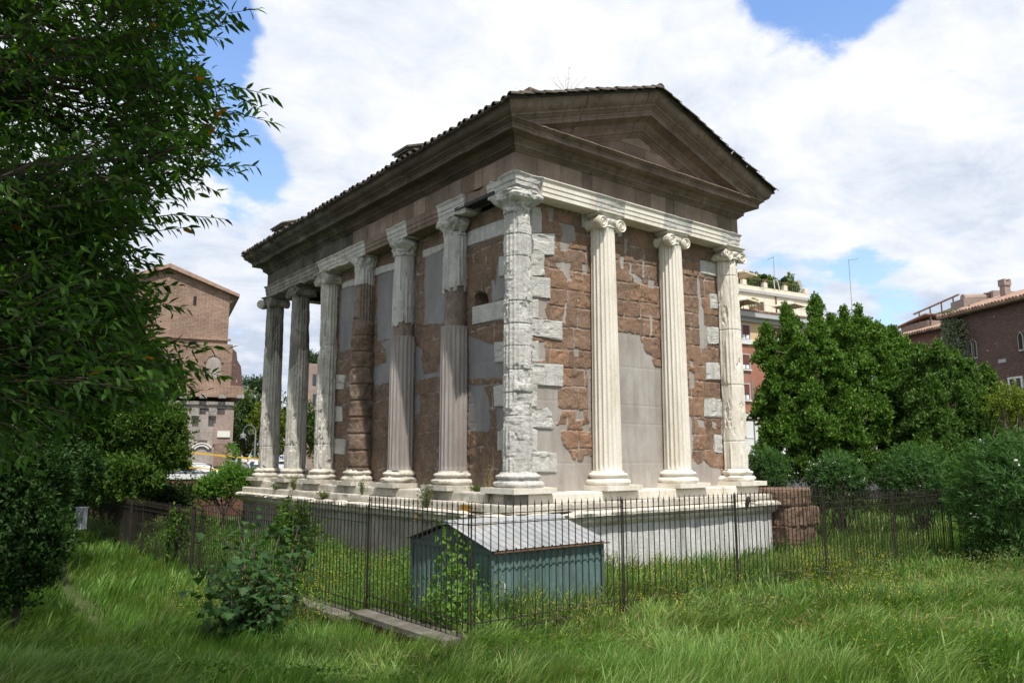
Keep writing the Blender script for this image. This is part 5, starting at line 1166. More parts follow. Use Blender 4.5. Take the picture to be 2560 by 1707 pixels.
def window(fc, px0, py0, px1, py1, nm='window', split=.62):
    x0, x1, a, b = fc.rect(px0, py0, px1, py1); m = MB()
    for q_ in ((x0 - .12, x0, a, b), (x1, x1 + .12, a, b), (x0 - .12, x1 + .12, b, b + .12)): fc.box(m, *q_, .08, .1)
    o = m.part(nm, [M['grey_trim']], t); zs = b - (b - a) * split
    m = MB(); n_ = int((b - zs) / .12)
    for i in range(n_): fc.box(m, x0, x1, zs + i * (b - zs) / n_, zs + (i + .93) * (b - zs) / n_, .05 if i % 2 else .042, -.003)
    part('shutter', np.array(m.v), m.f, M['shutter'], o)
    m = MB(); fc.box(m, x0, x1, a, zs, .02, -.003); part('pane', np.array(m.v), m.f, M['glass'], o)
    m = MB(); w = (x1 - x0) / 3
    for i in (0, 1): fc.box(m, x0 + .12 * w + i * 1.55 * w, x0 + 1.25 * w + i * 1.55 * w, a + .08, zs - .1, .028, -.02)
    part('curtain', np.array(m.v), m.f, M['white_paint'], o)
    m = MB(); fc.box(m, x0 - .2, x1 + .2, a - .14, a - .003, .2, .1); part('sill', np.array(m.v), m.f, M['white_wall'], o)
for py0, py1 in ((812, 849), (886, 924), (960, 1000), (1059, 1092)):
    for k in range(4):
        x = 1854 + 77 * k - (0 if py0 < 1050 else -8); dy = 7 * k; window(F2, x, py0 + dy * (1149 - py0) / 340, x + 20, py1 + dy * (1149 - py1) / 340)
m = MB(); x0, x1, a, b = F2u.rect(1893, 753, 1910, 778); F2u.box(m, x0, x1, z1, b, .03, .1); m.part('terrace_door', [M['wood']], t)
m = MB()
for i in range(28): x = .3 + i * 1.0; m.tube([F2.P(x, zof(772), -.4), F2.P(x, zof(772) + .75, -.4)], .015, 4)
m.tube([F2.P(0, zof(772) + .75, -.4), F2.P(F2.L, zof(772) + .75, -.4)], .02, 5); m.part('terrace_railing', [M['grey_metal']], t)
m = MB(); x0 = F2u.x(1870, 700)[0]
for i in range(60): x = -1.5 + i * (xe + 1.2) / 60; m.tube([F2u.P(x, zu(722), -.15), F2u.P(x, zu(722) + 1.0, -.15)], .012, 4)
m.tube([F2u.P(-1.5, zu(722) + 1, -.15), F2u.P(xe, zu(722) + 1, -.15)], .02, 5); m.part('roof_railing', [M['grey_metal']], t)
m = MB(); q_ = F2u.P(xe - .2, zu(733), -.5)
pts = [(0, 0), (.0, 1.9), (.25, 2.3), (.55, 2.5), (.8, 2.3), (.9, 1.6), (.9, 0)]; m.prism([q_ - F2u.u * (a * .5) - F2u.n * (a * .3) + np.array([0, 0, b]) for a, b in pts], -F2u.n * .8); m.part('stair_hood', [M['grey_trim']], t)
m = MB(); x0 = F2u.x(1934, 700)[0]; x1 = F2u.x(1946, 700)[0]; zt_ = zu(700) 
m.tube([F2u.P(x0, zu(722), .1), F2u.P(x0 - .1, zt_, .1), F2u.P(x1 - .3, zt_, .1), F2u.P(x1, zu(722), .1)], .06, 6); m.part('white_gate_frame', [M['white_paint']], t)
# wing beyond, lower
A1, B1 = at(2052, 1000, 92.5), at(2182, 1000, 97); F3 = Fac(A1, B1); t = thing('apartment_wing', F3.P(F3.L / 2, -1.2), 'lower reddish apartment wing with roof terrace behind the evergreen tree', 'building'); WING = t
zw = lambda py, px=2110: F3.x(px, py)[1]
m = MB(); F3.box(m, -1, F3.L, -1.4, zw(820), 0, 12); m.part('wall', [M['brick_pink']], t)
m = MB(); F3.box(m, -1.3, F3.L + .4, zw(820) + .002, zw(811), .8, 12); m.part('eave_cornice', [M['white_wall']], t)
m = MB()
for i in range(int(F3.L / .28) + 3): m.tube([F3.P(i * .28 - .6, zw(811) + .1, .9), F3.P(i * .28 - .6, zw(800), -1.2)], .13, 8)
m.part('eave_tiles', [M['tile_red']], t)
m = MB(); F3.box(m, -1, F3.L, zw(811), zw(795), -1.2, 11); m.part('terrace_parapet', [M['grey_trim']], t)
m = MB(); zr_ = zw(795)
for i in range(9): x = i * F3.L / 8; m.tube([F3.P(x, zr_, -1.3), F3.P(x, zr_ + (1.9 if i in (2, 7, 8) else .9), -1.3)], .035, 5)
m.tube([F3.P(-1, zr_ + .85, -1.3), F3.P(F3.L, zr_ + .85, -1.3)], .03, 5); m.part('roof_railing', [M['grey_metal']], t)
m = MB(); x0, x1, a, b = F3.rect(2072, 828, 2085, 850); F3.box(m, x0, x1, a, b, .3, -.003); m.part('bay', [M['grey_trim']], t); 
window(F3, 2090, 832, 2102, 852); window(F3, 2150, 838, 2162, 858)
# aerials
def aerial(px, y0, y1, D, label, arm):
    b, a = at(px + (12 if arm > 0 else 4), y1, D), at(px, y0, D); m = MB(); a[:2] = b[:2] * 1.0
    t = thing('roof_aerial', b, label, 'aerial'); m.tube([b, a], .035, 5); m.part('mast', [M['grey_metal']], t)
    m = MB(); e = a + RT0 * arm + np.array([0, 0, -.45 if arm < 0 else .05]); s = a + np.array([0, 0, -.15]) ; m.tube([s, e + [0, 0, -.0]], .025, 5)
    for k in range(5): p_ = s + (e - s) * (k + .5) / 5; m.tube([p_ - FH * .3, p_ + FH * .3], .012, 4)
    m.part('boom', [M['grey_metal']], t)
aerial(1933, 640, 712, 90, 'thin roof aerial above the planted terrace', -.7); aerial(2120, 648, 800, 93, 'very tall thin aerial mast on the lower roof', 1.2)
q_ = at(2050, 760, 92.5); m = MB(); b = at(2070, 792, 92.5); pts = [np.array([b[0], b[1], b[2]]) + RT0 * (-1.0 + 1.0 * math.cos(h)) + np.array([0, 0, 1.9 * math.sin(h)]) for h in np.linspace(0, 2.2, 12)]
m.tube(pts, .03, 5); m.solo('curved_pole', b, [M['grey_metal']], 'thin bowed metal pole on the apartment roof', 'pole')
# terrace furniture
def umbrella(px, py, D, base_z, R0, label):
    a = at(px, py, D); t = thing('patio_umbrella', (a[0], a[1], base_z), label, 'umbrella', 'terrace umbrellas'); m = MB(); m.tube([(a[0], a[1], base_z), (a[0], a[1], a[2])], .04, 6); m.part('pole', [M['wood']], t)
    m = MB(); n_ = 4; rim = [a + np.array([math.cos(k * PI / 2 + .9), math.sin(k * PI / 2 + .9), 0]) * R0 + [0, 0, -.62] for k in range(4)]
    for k in range(4): m.put([a, rim[k], rim[(k + 1) % 4]], [(0, 1, 2)]); m.put([rim[k], rim[(k + 1) % 4], rim[(k + 1) % 4] - [0, 0, .14], rim[k] - [0, 0, .14]], [(0, 1, 2, 3)])
    m.part('canopy', [M['canvas']], t); m = MB()
    for k in range(4): m.tube([a - [0, 0, .6], (a + rim[k]) / 2 - [0, 0, .04]], .02, 4)
    m.part('strut', [M['wood']], t)
umbrella(1857, 741, 84.5, z1 + .2, 1.9, 'cream parasol on the lower terrace beside the temple column'); umbrella(1972, 752, 88.0, z1 + .2, 2.0, 'cream parasol on the lower terrace above the evergreen tree'); umbrella(1846, 674, 86.5, zu(733), 2.1, 'cream parasol on the top roof terrace')

# medieval brick house on the right
F4 = Fac(at(2387, 1000, 50), at(2600, 1000, 43.6)); t = thing('medieval_house', F4.P(F4.L / 2, -1.2), 'dark brick medieval house with lancet windows and tiled eave', 'house'); MED = t
ze4 = F4.x(2389, 786)[1]; m = MB(); F4.box(m, 0, F4.L + 6, -1.6, ze4, 0, 9); m.part('wall', [M['brick_dark']], t)
m = MB(); n_ = int((F4.L + 6) / .26)
for i in range(n_): m.tube([F4.P(i * .26 - .3, ze4 - .02, .55), F4.P(i * .26 - .3, ze4 + 1.55, -4.5)], .11, 8)
m.prism([F4.P(-.35, ze4 - .05, .5), F4.P(-.35, ze4 + 1.5, -4.5), F4.P(-.35, ze4 + 1.3, -4.5), F4.P(-.35, ze4 - .15, .5)], F4.u * (F4.L + 6)); m.part('roof', [M['tile_red']], t)
m = MB(); F4.box(m, -.3, F4.L + 6, ze4 - .22, ze4 - .16, .45, -.003); m.part('eave_board', [M['wood']], t)
def lancet(px0, py0, px1, py1):
    x0, x1, a, b = F4.rect(px0, py0, px1, py1); m = MB(); xm = (x0 + x1) / 2; w = (x1 - x0) / 2; hh = min(w * 1.6, (b - a) * .35)
    def out(k, z0): return [(xm - w * k, z0), (xm + w * k, z0), (xm + w * k, b - hh), (xm + w * k * .6, b - hh * .4), (xm, b + (k - 1) * hh), (xm - w * k * .6, b - hh * .4), (xm - w * k, b - hh)]
    m.prism([F4.P(x, z, .004) for x, z in out(1.35, a - .1)], F4.n * .05); o = m.part('lancet_window', [M['grey_trim']], t)
    m = MB(); m.prism([F4.P(x, z, .05) for x, z in out(1, a)], F4.n * .012); part('pane', np.array(m.v), m.f, M['hole'], o)
for px in (2411, 2423, 2435): lancet(px, 853, px + 9, 892)
lancet(2546, 832, 2560, 872)
x0, x1, a, b = F4.rect(2522, 944, 2562, 982); m = MB()
for q_ in ((x0, x0 + .1, a, b), (x1 - .1, x1, a, b), ((x0 + x1) / 2 - .05, (x0 + x1) / 2 + .05, a + .1, b - .1), (x0 + .1, x1 - .1, b - .1, b), (x0 + .1, x1 - .1, a, a + .1)): F4.box(m, *q_, .1, .05)
o = m.part('window', [M['white_paint']], t); m = MB(); F4.box(m, x0 + .1, x1 - .1, a + .1, b - .1, .03, -.003); part('pane', np.array(m.v), m.f, M['glass'], o)
m = MB(); x0, x1, a, b = F4.rect(2496, 899, 2516, 905); F4.box(m, x0, x1, a, b, .03, -.003); m.part('stone_plaque', [M['grey_trim']], t)
q_ = F4.P(F4.x(2506, 1080)[0], F4.x(2506, 1100)[1], .5); m = MB(); m.lathe([(.02, .55), (.14, .5), (.16, .42), (.1, .05), (.03, 0)], q_, 6); m.part('wall_lantern', [M['black_steel']], t)
q_ = at(2515, 745, 48.5); m = MB()
m.box((-.21, -.21, -.6), (.21, .21, .78), ux=F4.u, uy=F4.n, o=q_); m.box((-.26, -.26, .782), (.26, .26, 1.02), ux=F4.u, uy=F4.n, o=q_)
for a_ in (-.26, -.08, .10):
    for b_ in (-.26, .10): m.box((a_, b_, 1.022), (a_ + .15, b_ + .15, 1.2), ux=F4.u, uy=F4.n, o=q_)
m.part('crenellated_chimney', [M['pink_plaster']], t)
m = MB(); q_ = at(2440, 762, 53); m.box((-1.3, -.8, -.8), (3.6, .8, .3), ux=RT0, uy=FH, o=q_); q2_ = at(2490, 742, 53); m.box((-.5, -.5, -.5), (.5, .5, .35), ux=RT0, uy=FH, o=q2_); m.part('roof_structure', [M['pink_plaster']], t)
m = MB(); m.tube([q_ + RT0 * -.9 + [0, 0, .45], q_ + RT0 * .6 + [0, 0, .5]], .3, 12); m.part('roof_duct', [M['pink_plaster']], t)
m = MB()
for i in range(4): x = .8 + i * .8; m.tube([q_ + RT0 * x + [0, -.2, .2], q_ + RT0 * x + [0, -.2, .8]], .05, 5)
m.tube([q_ + RT0 * .4 + [0, -.2, .75], q_ + RT0 * 3.6 + [0, -.2, .9]], .07, 5); m.part('roof_pergola', [M['wood']], t)
# link building
F5 = Fac(at(2225, 1000, 62), at(2396, 1000, 55)); t = thing('link_house', F5.P(F5.L / 2, -1.2), 'pink brick house with tiled eave between evergreen tree and medieval house', 'house')
z5 = F5.x(2252, 842)[1]; m = MB(); F5.box(m, 0, F5.L, -1.5, z5, 0, 8); m.part('wall', [M['brick_pink']], t)
m = MB()
for i in range(int(F5.L / .26) + 2): m.tube([F5.P(i * .26 - .3, z5 - .05, .6), F5.P(i * .26 - .3, z5 + 1.0, -3)], .12, 8)
m.part('roof', [M['tile_red']], t)
m = MB(); F5.box(m, .4, 3.4, z5, z5 + 1.1, -1.2, 5); m.part('dormer', [M['pink_plaster']], t); m = MB(); m.prism([F5.P(.2, z5 + 1.0, -.9), F5.P(3.6, z5 + 1.5, -.9), F5.P(3.6, z5 + 1.6, -.9), F5.P(.2, z5 + 1.1, -.9)], -F5.n * 5); m.part('dormer_roof', [M['tile_red']], t)
m = MB(); 
for x in (2.2, 3.4, 4.6, 5.8): m.tube([F5.P(x, z5 + .6, -1.5), F5.P(x, z5 + 1.75 + .12 * x, -1.5)], .06, 6)
m.tube([F5.P(1.6, z5 + 1.9, -1.5), F5.P(6.4, z5 + 2.5, -1.5)], .08, 6); m.tube([F5.P(1.6, z5 + 1.4, -1.5), F5.P(6.4, z5 + 1.6, -1.5)], .04, 6); m.tube([F5.P(1.6, z5 + 1.9, -3.5), F5.P(6.4, z5 + 2.5, -3.5)], .08, 6); m.part('roof_pergola', [M['pink_plaster']], t)
for px0, py0, px1, py1 in ((2290, 878, 2322, 905), (2350, 868, 2362, 905)):
    x0, x1, a, b = niche(F5, px0, py0, px1, py1, M['hole'], 'arched_window', True, out=.02)
# pale house glimpsed through the porch
F6 = Fac(at(770, 1000, 78), at(850, 1000, 80)); t = thing('distant_house', F6.P(F6.L / 2, -1), 'pinkish house glimpsed between the porch columns', 'house'); m = MB(); F6.box(m, 0, F6.L, -1.2, F6.x(800, 910)[1], 0, 6); m.part('wall', [M['pink_plaster']], t)
for y in (935, 985, 1040):
    for x in (782, 796):
        m = MB(); x0, x1, a, b = F6.rect(x, y, x + 8, y + 28); F6.box(m, x0, x1, a, b, .05, -.003); m.part('window', [M['glass']], t)
# ------------------------------------------------------------------ foliage
def rdir(n_, r):
    v = r.normal(size=(n_, 3)); return v / np.linalg.norm(v, axis=1)[:, None]
def norm(v): return v / (np.linalg.norm(v, axis=1)[:, None] + 1e-9)
def leaves4(P, D, Nn, L, Wd, fold=.25):
    """two-facet leaf folded on its midrib"""
    D = norm(D); S_ = norm(np.cross(D, Nn)); Nn = norm(np.cross(S_, D)); L = np.asarray(L)[:, None]; Wd = np.asarray(Wd)[:, None]
    mid = P + D * L * .45; up = Nn * Wd * fold
    V = np.stack([P, mid + S_ * Wd * .5 + up, P + D * L - Nn * L * .06, mid - S_ * Wd * .5 + up], 1).reshape(-1, 3)
    b = np.arange(len(P))[:, None] * 4; return V, np.concatenate([b + [0, 1, 2], b + [0, 2, 3]], 1).reshape(-1, 3)
def leaves8(P, D, Nn, L, Wd, fold=.22, curl=.12):
    D = norm(D); S_ = norm(np.cross(D, Nn)); Nn = norm(np.cross(S_, D)); L = np.asarray(L)[:, None]; Wd = np.asarray(Wd)[:, None]
    def q(t, s, dz): return P + D * L * t + S_ * Wd * s + Nn * (Wd * abs(s) * fold * 2 - L * curl * t * t)
    V = np.stack([q(0, 0, 0), q(.3, .46, 0), q(.3, 0, 0), q(.3, -.46, 0), q(.68, .36, 0), q(.68, 0, 0), q(.68, -.36, 0), q(1, 0, 0)], 1).reshape(-1, 3)
    T_ = np.array([0, 1, 2, 0, 2, 3, 1, 4, 5, 1, 5, 2, 2, 5, 6, 2, 6, 3, 4, 7, 5, 5, 7, 6]); b = np.arange(len(P))[:, None] * 8
    return V, (b + T_).reshape(-1, 3)
def lobe_points(c, rad, n_, r, shell=.45, axis=None, gap=.0, seed=0, freq=1.6):
    d = rdir(n_, r); k = 1 - shell * r.random(n_) ** 1.6; P = d * np.array(rad) * k[:, None]
    k2 = .5 + .95 * fbm(d[:, 0] * freq * 1.4 + 9, d[:, 1] * freq * 1.4, d[:, 2] * freq * 1.4, seed, 4); P = P * k2[:, None]
    nr = norm(d / np.array(rad))
    if axis is not None:
        a = np.array(axis, float); a /= np.linalg.norm(a); x = np.cross([0, 1, 0] if abs(a[1]) < .9 else [1, 0, 0], a); x /= np.linalg.norm(x); y = np.cross(a, x); Rm = np.stack([x, y, a]); P = P @ Rm; nr = nr @ Rm
    if gap:
        Q = P + np.array(c); keep = fbm(Q[:, 0] * 1.7, Q[:, 1] * 1.7, Q[:, 2] * 1.7, seed + 50, 3) > gap; P, nr = P[keep], nr[keep]
    return P + np.array(c), nr
def spire_points(tip, rx, h, n_, r, lean=(0, 0), seed=0):
    """leaf positions of an upright tapering shoot ending at tip"""
    t = r.random(n_) ** .75; a = r.uniform(0, 2 * PI, n_); rr = rx * (t ** .75) * (1 - .5 * r.random(n_) ** 1.5) * (.35 + 1.25 * fbm(np.cos(a) * 1.7 + tip[0], np.sin(a) * 1.7 + tip[1], t * 4.5, seed, 3))
    d = np.stack([np.cos(a), np.sin(a), np.full(n_, .55)], -1); P = np.array(tip) - np.stack([lean[0] * t * h, lean[1] * t * h, t * h], -1) + d * [1, 1, 0] * rr[:, None]
    return P, norm(d)
def crown(name, parent, lobes, mat, L, aspect, r, upb=.35, per=None, gap=.0, spray=9, spl=3.0):
    Ps, Ns = [], []
    for i, lb in enumerate(lobes):
        if isinstance(lb[0], str):
            P, nr = spire_points(lb[1], lb[2], lb[3], lb[4], r, lb[5], i); Ps.append(P); Ns.append(nr); continue
        c, rad, n_ = lb[:3]; ax = lb[3] if len(lb) > 3 else None
        P, nr = lobe_points(c, rad, n_, r, lb[4] if len(lb) > 4 else .45, ax, gap, seed=i * 7 + 3); Ps.append(P); Ns.append(nr)
    P, nr = np.concatenate(Ps), np.concatenate(Ns)
    if spray:                                # leaves gathered along short twigs
        m_ = max(8, len(P) // spray); ii = r.permutation(len(P))[:m_]; ax = norm(nr[ii] * .55 + rdir(m_, r) * .75 + np.array([0, 0, upb * 1.3])); tl = L * r.uniform(.8, spl, m_); tt = r.random((m_, spray))
        P = (P[ii][:, None] + ax[:, None] * (tt * tl[:, None])[..., None] + r.normal(size=(m_, spray, 3)) * L * .28).reshape(-1, 3); nr = norm(np.repeat(ax, spray, 0) * .8 + rdir(m_ * spray, r) * .6)
    n_ = len(P); D = norm(nr * .7 + rdir(n_, r) * .8 + np.array([0, 0, upb])); Nn = norm(nr + rdir(n_, r) * .6 + np.array([0, 0, .5]))
    Ls = L * r.uniform(.65, 1.25, n_); V, F = leaves4(P, D, Nn, Ls, Ls * aspect)
    return part(name, V, F, mat, parent)
def limbs(parent, base, targets, r0, mat, r, name='trunk', k=7):
    m = MB(); base = np.array(base, float); fork = base + np.array([0, 0, max(.3, .35 * (np.mean([t[2] for t in targets]) - base[2]))])
    m.tube([base - [0, 0, .3], base + (fork - base) * .5 + r.normal(size=3) * r0 * .3, fork], [r0 * 1.3, r0, r0 * .85], k)
    for t_ in targets:
        t_ = np.array(t_, float); mid = fork + (t_ - fork) * .5 + r.normal(size=3) * .12 * np.linalg.norm(t_ - fork) * .5; m.tube([fork, fork + (mid - fork) * .5 + [0, 0, .05], mid, t_], [r0 * .6, r0 * .45, r0 * .3, r0 * .08], 5)
    m.part(name, [mat], parent)

# --- the large evergreen on the right: upright shoots massed on a broad crown
r = np.random.default_rng(11)
def evergreen(px, py, D, plumes, skirt, label, mat, seed, L=.165, zb=-2.0):
    """a tree of upright flame-shaped plumes standing side by side on short limbs"""
    r = np.random.default_rng(seed); c = at(px, py, D); t = thing('evergreen_tree', (c[0], c[1], zb), label, 'tree', 'evergreens beside the right hand street'); lobes, joints = [], []
    for qx, qy, w, h, dd in plumes:
        p = at(qx, qy, D + dd); rx = w * .5; lobes.append(('spire', p, rx, h, int(3300 * rx * h), (r.normal() * .08, r.normal() * .08))); joints.append(p - [0, 0, h * .6])
        for k in range(13):                  # side shoots breaking the outline of each plume
            t_ = r.uniform(.12, .95); a = r.uniform(0, 2 * PI); rr = rx * t_ ** .75 * r.uniform(.7, 1.4); e = p - [0, 0, h * t_] + np.array([math.cos(a), math.sin(a), 0]) * rr + [0, 0, h * .10]
            hh = h * r.uniform(.14, .3); lobes.append(('spire', e, hh * r.uniform(.3, .45), hh, int(1500 * hh * hh * .45), (math.cos(a) * -.4, math.sin(a) * -.4)))
    for qx, qy, rx, rz, dd in skirt: lobes.append((at(qx, qy, D + dd), (rx, rx * .9, rz), int(2000 * rx * rz), None, .55))
    crown('crown', t, lobes, mat, L, .5, r, .6, spl=1.5)
    limbs(t, (c[0], c[1], zb), joints[:24], .24, M['bark'], r)
    return t
evergreen(2065, 1015, 38.5, [(1962, 764, .95, 3.0, 0), (2036, 742, 1.0, 3.4, .5), (2108, 772, .85, 2.9, .3), (2144, 768, .75, 2.6, 1.2), (2192, 812, .85, 2.6, 0), (2230, 820, .8, 2.4, .8), (2262, 850, .9, 2.4, 1.5), (2285, 872, .9, 2.2, 1.0), (1985, 800, .8, 2.4, 1.5), (2075, 790, .8, 2.6, 1.8), (2168, 800, .8, 2.3, 1.8), (1915, 812, .75, 2.3, .8),
    (1998, 838, 1.2, 3.0, -1.2), (2075, 858, 1.3, 3.2, -1.4), (2150, 872, 1.2, 2.9, -1.0), (2215, 888, 1.1, 2.6, -.6), (1935, 900, 1.2, 2.7, -.4), (2255, 915, 1.0, 2.4, .6), (1915, 955, 1.0, 2.2, .2), (2030, 955, 1.4, 2.7, -2.0), (2115, 975, 1.4, 2.6, -2.2), (1970, 1000, 1.3, 2.3, -1.6), (2190, 990, 1.3, 2.4, -1.6), (2250, 1020, 1.1, 2.0, -.6), (1925, 1045, 1.2, 1.8, -.6), (2060, 1065, 1.5, 1.8, -2.2), (2150, 1075, 1.4, 1.7, -2.0), (2000, 1085, 1.3, 1.5, -1.6), (2225, 1085, 1.3, 1.6, -1.0)],
    [(px, 1150 + (px * 7) % 30, 1.0, .6, (px * 3) % 3 - 1.5) for px in range(1930, 2290, 45)] + [(2060, 960, 1.9, 1.9, .8), (2000, 1040, 1.5, 1.4, 1), (2160, 1020, 1.7, 1.5, 1)], 'large dark evergreen tree with upright pointed plumes beside the apartment block', M['leaf_oak'], 21)
evergreen(2372, 1045, 35.5, [(2345, 858, .85, 2.4, 0), (2386, 880, .8, 2.2, .2), (2302, 866, .8, 2.3, .6), (2424, 902, .7, 2.0, .2), (2462, 915, .6, 1.8, .5), (2272, 905, .8, 2.0, .9), (2328, 945, 1.1, 2.1, -.9), (2400, 960, 1.1, 2.2, -1.0), (2458, 985, .9, 1.8, -.4), (2285, 985, 1.0, 1.9, .2), (2440, 1040, 1.1, 1.7, -1.0), (2365, 1035, 1.2, 1.8, -1.4), (2488, 1050, .7, 1.4, .2), (2305, 1055, 1.1, 1.6, -.8), (2410, 1090, 1.1, 1.2, -1.2)],
    [(px, 1135 + (px * 7) % 25, .9, .55, (px * 3) % 3 - 1.5) for px in range(2280, 2490, 42)] + [(2370, 1020, 1.2, 1.3, .8)], 'paler green evergreen tree in front of the medieval brick house', M['leaf_oak2'], 22, .155)
def simple_tree(name, label, cat, lobes, mat, L, seed, base, r0=.15, aspect=.5, trunk=True, group=None, gap=0.0, upb=.35):
    r = np.random.default_rng(seed); t = thing(name, base, label, cat, group); crown('crown' if 'tree' in name else 'foliage', t, lobes, mat, L, aspect, r, upb, gap=gap)
    if trunk: limbs(t, base, [lb[0] for lb in lobes][:14], r0, M['bark'], r, 'trunk' if 'tree' in name else 'stems')
    return t
def cluster(px, py, D, rx, ry, rz, n_, k, seed, sub=.45, dens=1.0):
    """a lumpy mass: one core with k smaller bulges over its surface"""
    r = np.random.default_rng(seed); c = at(px, py, D); out = [(c, (rx * .8, ry * .8, rz * .8), int(n_ * .3), None, .5)]
    for i in range(k):
        d = rdir(1, r)[0]; d[2] = abs(d[2]) if r.random() < .65 else d[2]; p = c + RT0 * d[0] * rx * .72 + FH * d[1] * ry * .72 + np.array([0, 0, d[2] * rz * .74]); s = sub * r.uniform(.7, 1.3) * min(rx, rz); out.append((p, (s, s, s * .85), int(n_ * .7 / k * dens), None, .6))
    return out
q = at(2560, 1150, 30); simple_tree('small_tree', 'small yellow green tree against the medieval house at the right edge', 'tree', cluster(2560, 1030, 33, 1.25, 1.2, 1.3, 5200, 16, 31), M['leaf_yellow'], .13, 31, (q[0], q[1], -1.8), .1)
# --- oleanders: long narrow leaves in whorls, a few white flowers
def oleander(px0, px1, py0, py1, D, label, seed, n_sh, white=30, Ls=.15):
    r = np.random.default_rng(seed); c = at((px0 + px1) / 2, (py0 + py1) / 2, D); rx = (px1 - px0) / 2 * D / FPX; rz = (py1 - py0) / 2 * D / FPX; zb = float(ground(c[0], c[1])); t = thing('oleander_bush', (c[0], c[1], zb), label, 'bush', 'oleander bushes along the far fence')
    zz_ = np.where(r.random(n_sh) < .55, r.random(n_sh), -1.25 * r.random(n_sh)); hh_ = np.sqrt(np.clip(1 - np.maximum(zz_, 0) ** 2, .02, 1)) * (1 + .25 * np.minimum(zz_, 0)); th_ = r.uniform(0, 2 * PI, n_sh); d = np.stack([hh_ * np.cos(th_), hh_ * np.sin(th_), zz_], -1); k = 1 - .5 * r.random(n_sh) ** 1.4; lump = .78 + .45 * fbm(d[:, 0] * 2 + 5, d[:, 1] * 2, d[:, 2] * 2, seed, 3)
    P = c + (RT0[None] * d[:, :1] * rx + FH[None] * d[:, 1:2] * rx * .9 + np.array([0, 0, 1])[None] * d[:, 2:] * rz) * (k * lump)[:, None]; P[:, 2] = np.maximum(P[:, 2], zb + .1)
    ax = norm(np.stack([RT0[0] * d[:, 0] + FH[0] * d[:, 1], RT0[1] * d[:, 0] + FH[1] * d[:, 1], d[:, 2] * .6 + .55], -1) + r.normal(size=(n_sh, 3)) * .25)
    nl = 11; Pq = np.repeat(P, nl, 0); A = np.repeat(ax, nl, 0); rad = norm(np.cross(A, rdir(n_sh * nl, r))); tpos = r.random(n_sh * nl); Pq = Pq + A * (tpos * .22)[:, None]
    Dq = norm(A * (.35 + .6 * tpos)[:, None] + rad * .8); Ll = Ls * r.uniform(.7, 1.25, len(Pq)); V, F = leaves4(Pq, Dq, A + rad * .2, Ll, Ll * .17, .1); part('foliage', V, F, M['leaf_oleander'], t)
    m = MB()
    for i in range(26):
        e = P[r.integers(n_sh)]; b = np.array([c[0] + r.normal() * .25, c[1] + r.normal() * .25, zb - .1]); m.tube([b, b + (e - b) * .5 + [0, 0, .15], e], [.022, .016, .006], 4)
    m.part('stems', [M['bark']], t)
    if white:
        ii = r.integers(0, n_sh, white); Pw = np.repeat(P[ii] + ax[ii] * .22, 5, 0) + r.normal(size=(white * 5, 3)) * .05; V, F = leaves4(Pw, rdir(len(Pw), r) + [0, 0, .3], rdir(len(Pw), r), np.full(len(Pw), .06), np.full(len(Pw), .055), .05); part('flowers', V, F, M['petal_white'], t)['kind'] = 'stuff'
oleander(1872, 1962, 1128, 1235, 33, 'small oleander bush right behind the sunny end of the podium', 41, 560, 0, .19)
oleander(2032, 2162, 1142, 1262, 30, 'round oleander bush dotted with white flowers behind the fence', 42, 720, 40, .19)
oleander(2205, 2385, 1128, 1268, 28.5, 'broad oleander bush between the white flowered one and the biggest', 43, 1050, 8, .19)
oleander(2400, 2690, 1100, 1415, 20.5, 'biggest oleander bush spilling over the fence at the right edge', 44, 2300, 18, .18)
# hedge foot and street planting behind the oleanders
simple_tree('low_hedge', 'dark low hedge behind the oleanders under the evergreen tree', 'hedge', [(at(px, 1175, 36.5), (1.3, 1.0, 1.1), 900) for px in range(1960, 2400, 60)], M['leaf_dark'], .13, 45, at(2150, 1230, 36.5), .05, trunk=False)
# --- ivy on the corner of the medieval house, plants on terraces
r = np.random.default_rng(51); P = np.array([F4.P(max(.0, min(2.2, abs(r.normal() * .75))) - .3 * r.random(), F4.x(2389, 786)[1] + .25 - 3.4 * r.random() ** 1.1, .1 + .3 * r.random()) for _ in range(2600)])
V, F = leaves4(P, rdir(len(P), r) + [0, 0, -.4], np.tile(F4.n, (len(P), 1)) + rdir(len(P), r) * .5, np.full(len(P), .17), np.full(len(P), .14)); b = F4.P(.3, ze4 - 3.2, .2)
solo('ivy', b, V, F, M['leaf_olive'], 'pale ivy hanging down the near corner of the medieval house', 'climbing plant')
r = np.random.default_rng(52); lob = []
for px in np.arange(1858, 2016, 5.5):
    lob.append((F2u.P(F2u.x(px, 700)[0], zu(722) + .55 + r.uniform(0, .75), -.8 - r.random() * 1.2), (.5, .45, .62), 420))
for px in (1988, 1990, 1992): lob.append((F2u.P(F2u.x(px, 700)[0], zu(690) + .3, -1), (.3, .3, .9), 130))
t = thing('terrace_hedge', F2u.P(F2u.x(1935, 700)[0], zu(722), -1), 'leafy planting along the roof terrace railing of the apartment block', 'hedge'); crown('foliage', t, lob, M['leaf_yellow'], .24, .5, np.random.default_rng(3), spl=1.4); 
def topiary(P0, rad, label, seed, mat=None):
    t = thing('potted_shrub', P0, label, 'potted plant', 'clipped shrubs in terrace pots'); m = MB(); m.lathe([(rad * .55, 0), (rad * .8, rad * 1.2), (rad * .86, rad * 1.25), (rad * .7, rad * 1.26)], P0, 12); m.part('pot', [M['pot']], t)
    crown('foliage', t, [(np.array(P0) + [0, 0, rad * 2.0], (rad, rad, rad * .9), 900, None, .25)], mat or M['leaf_yellow'], .11, .6, np.random.default_rng(seed), spray=0)
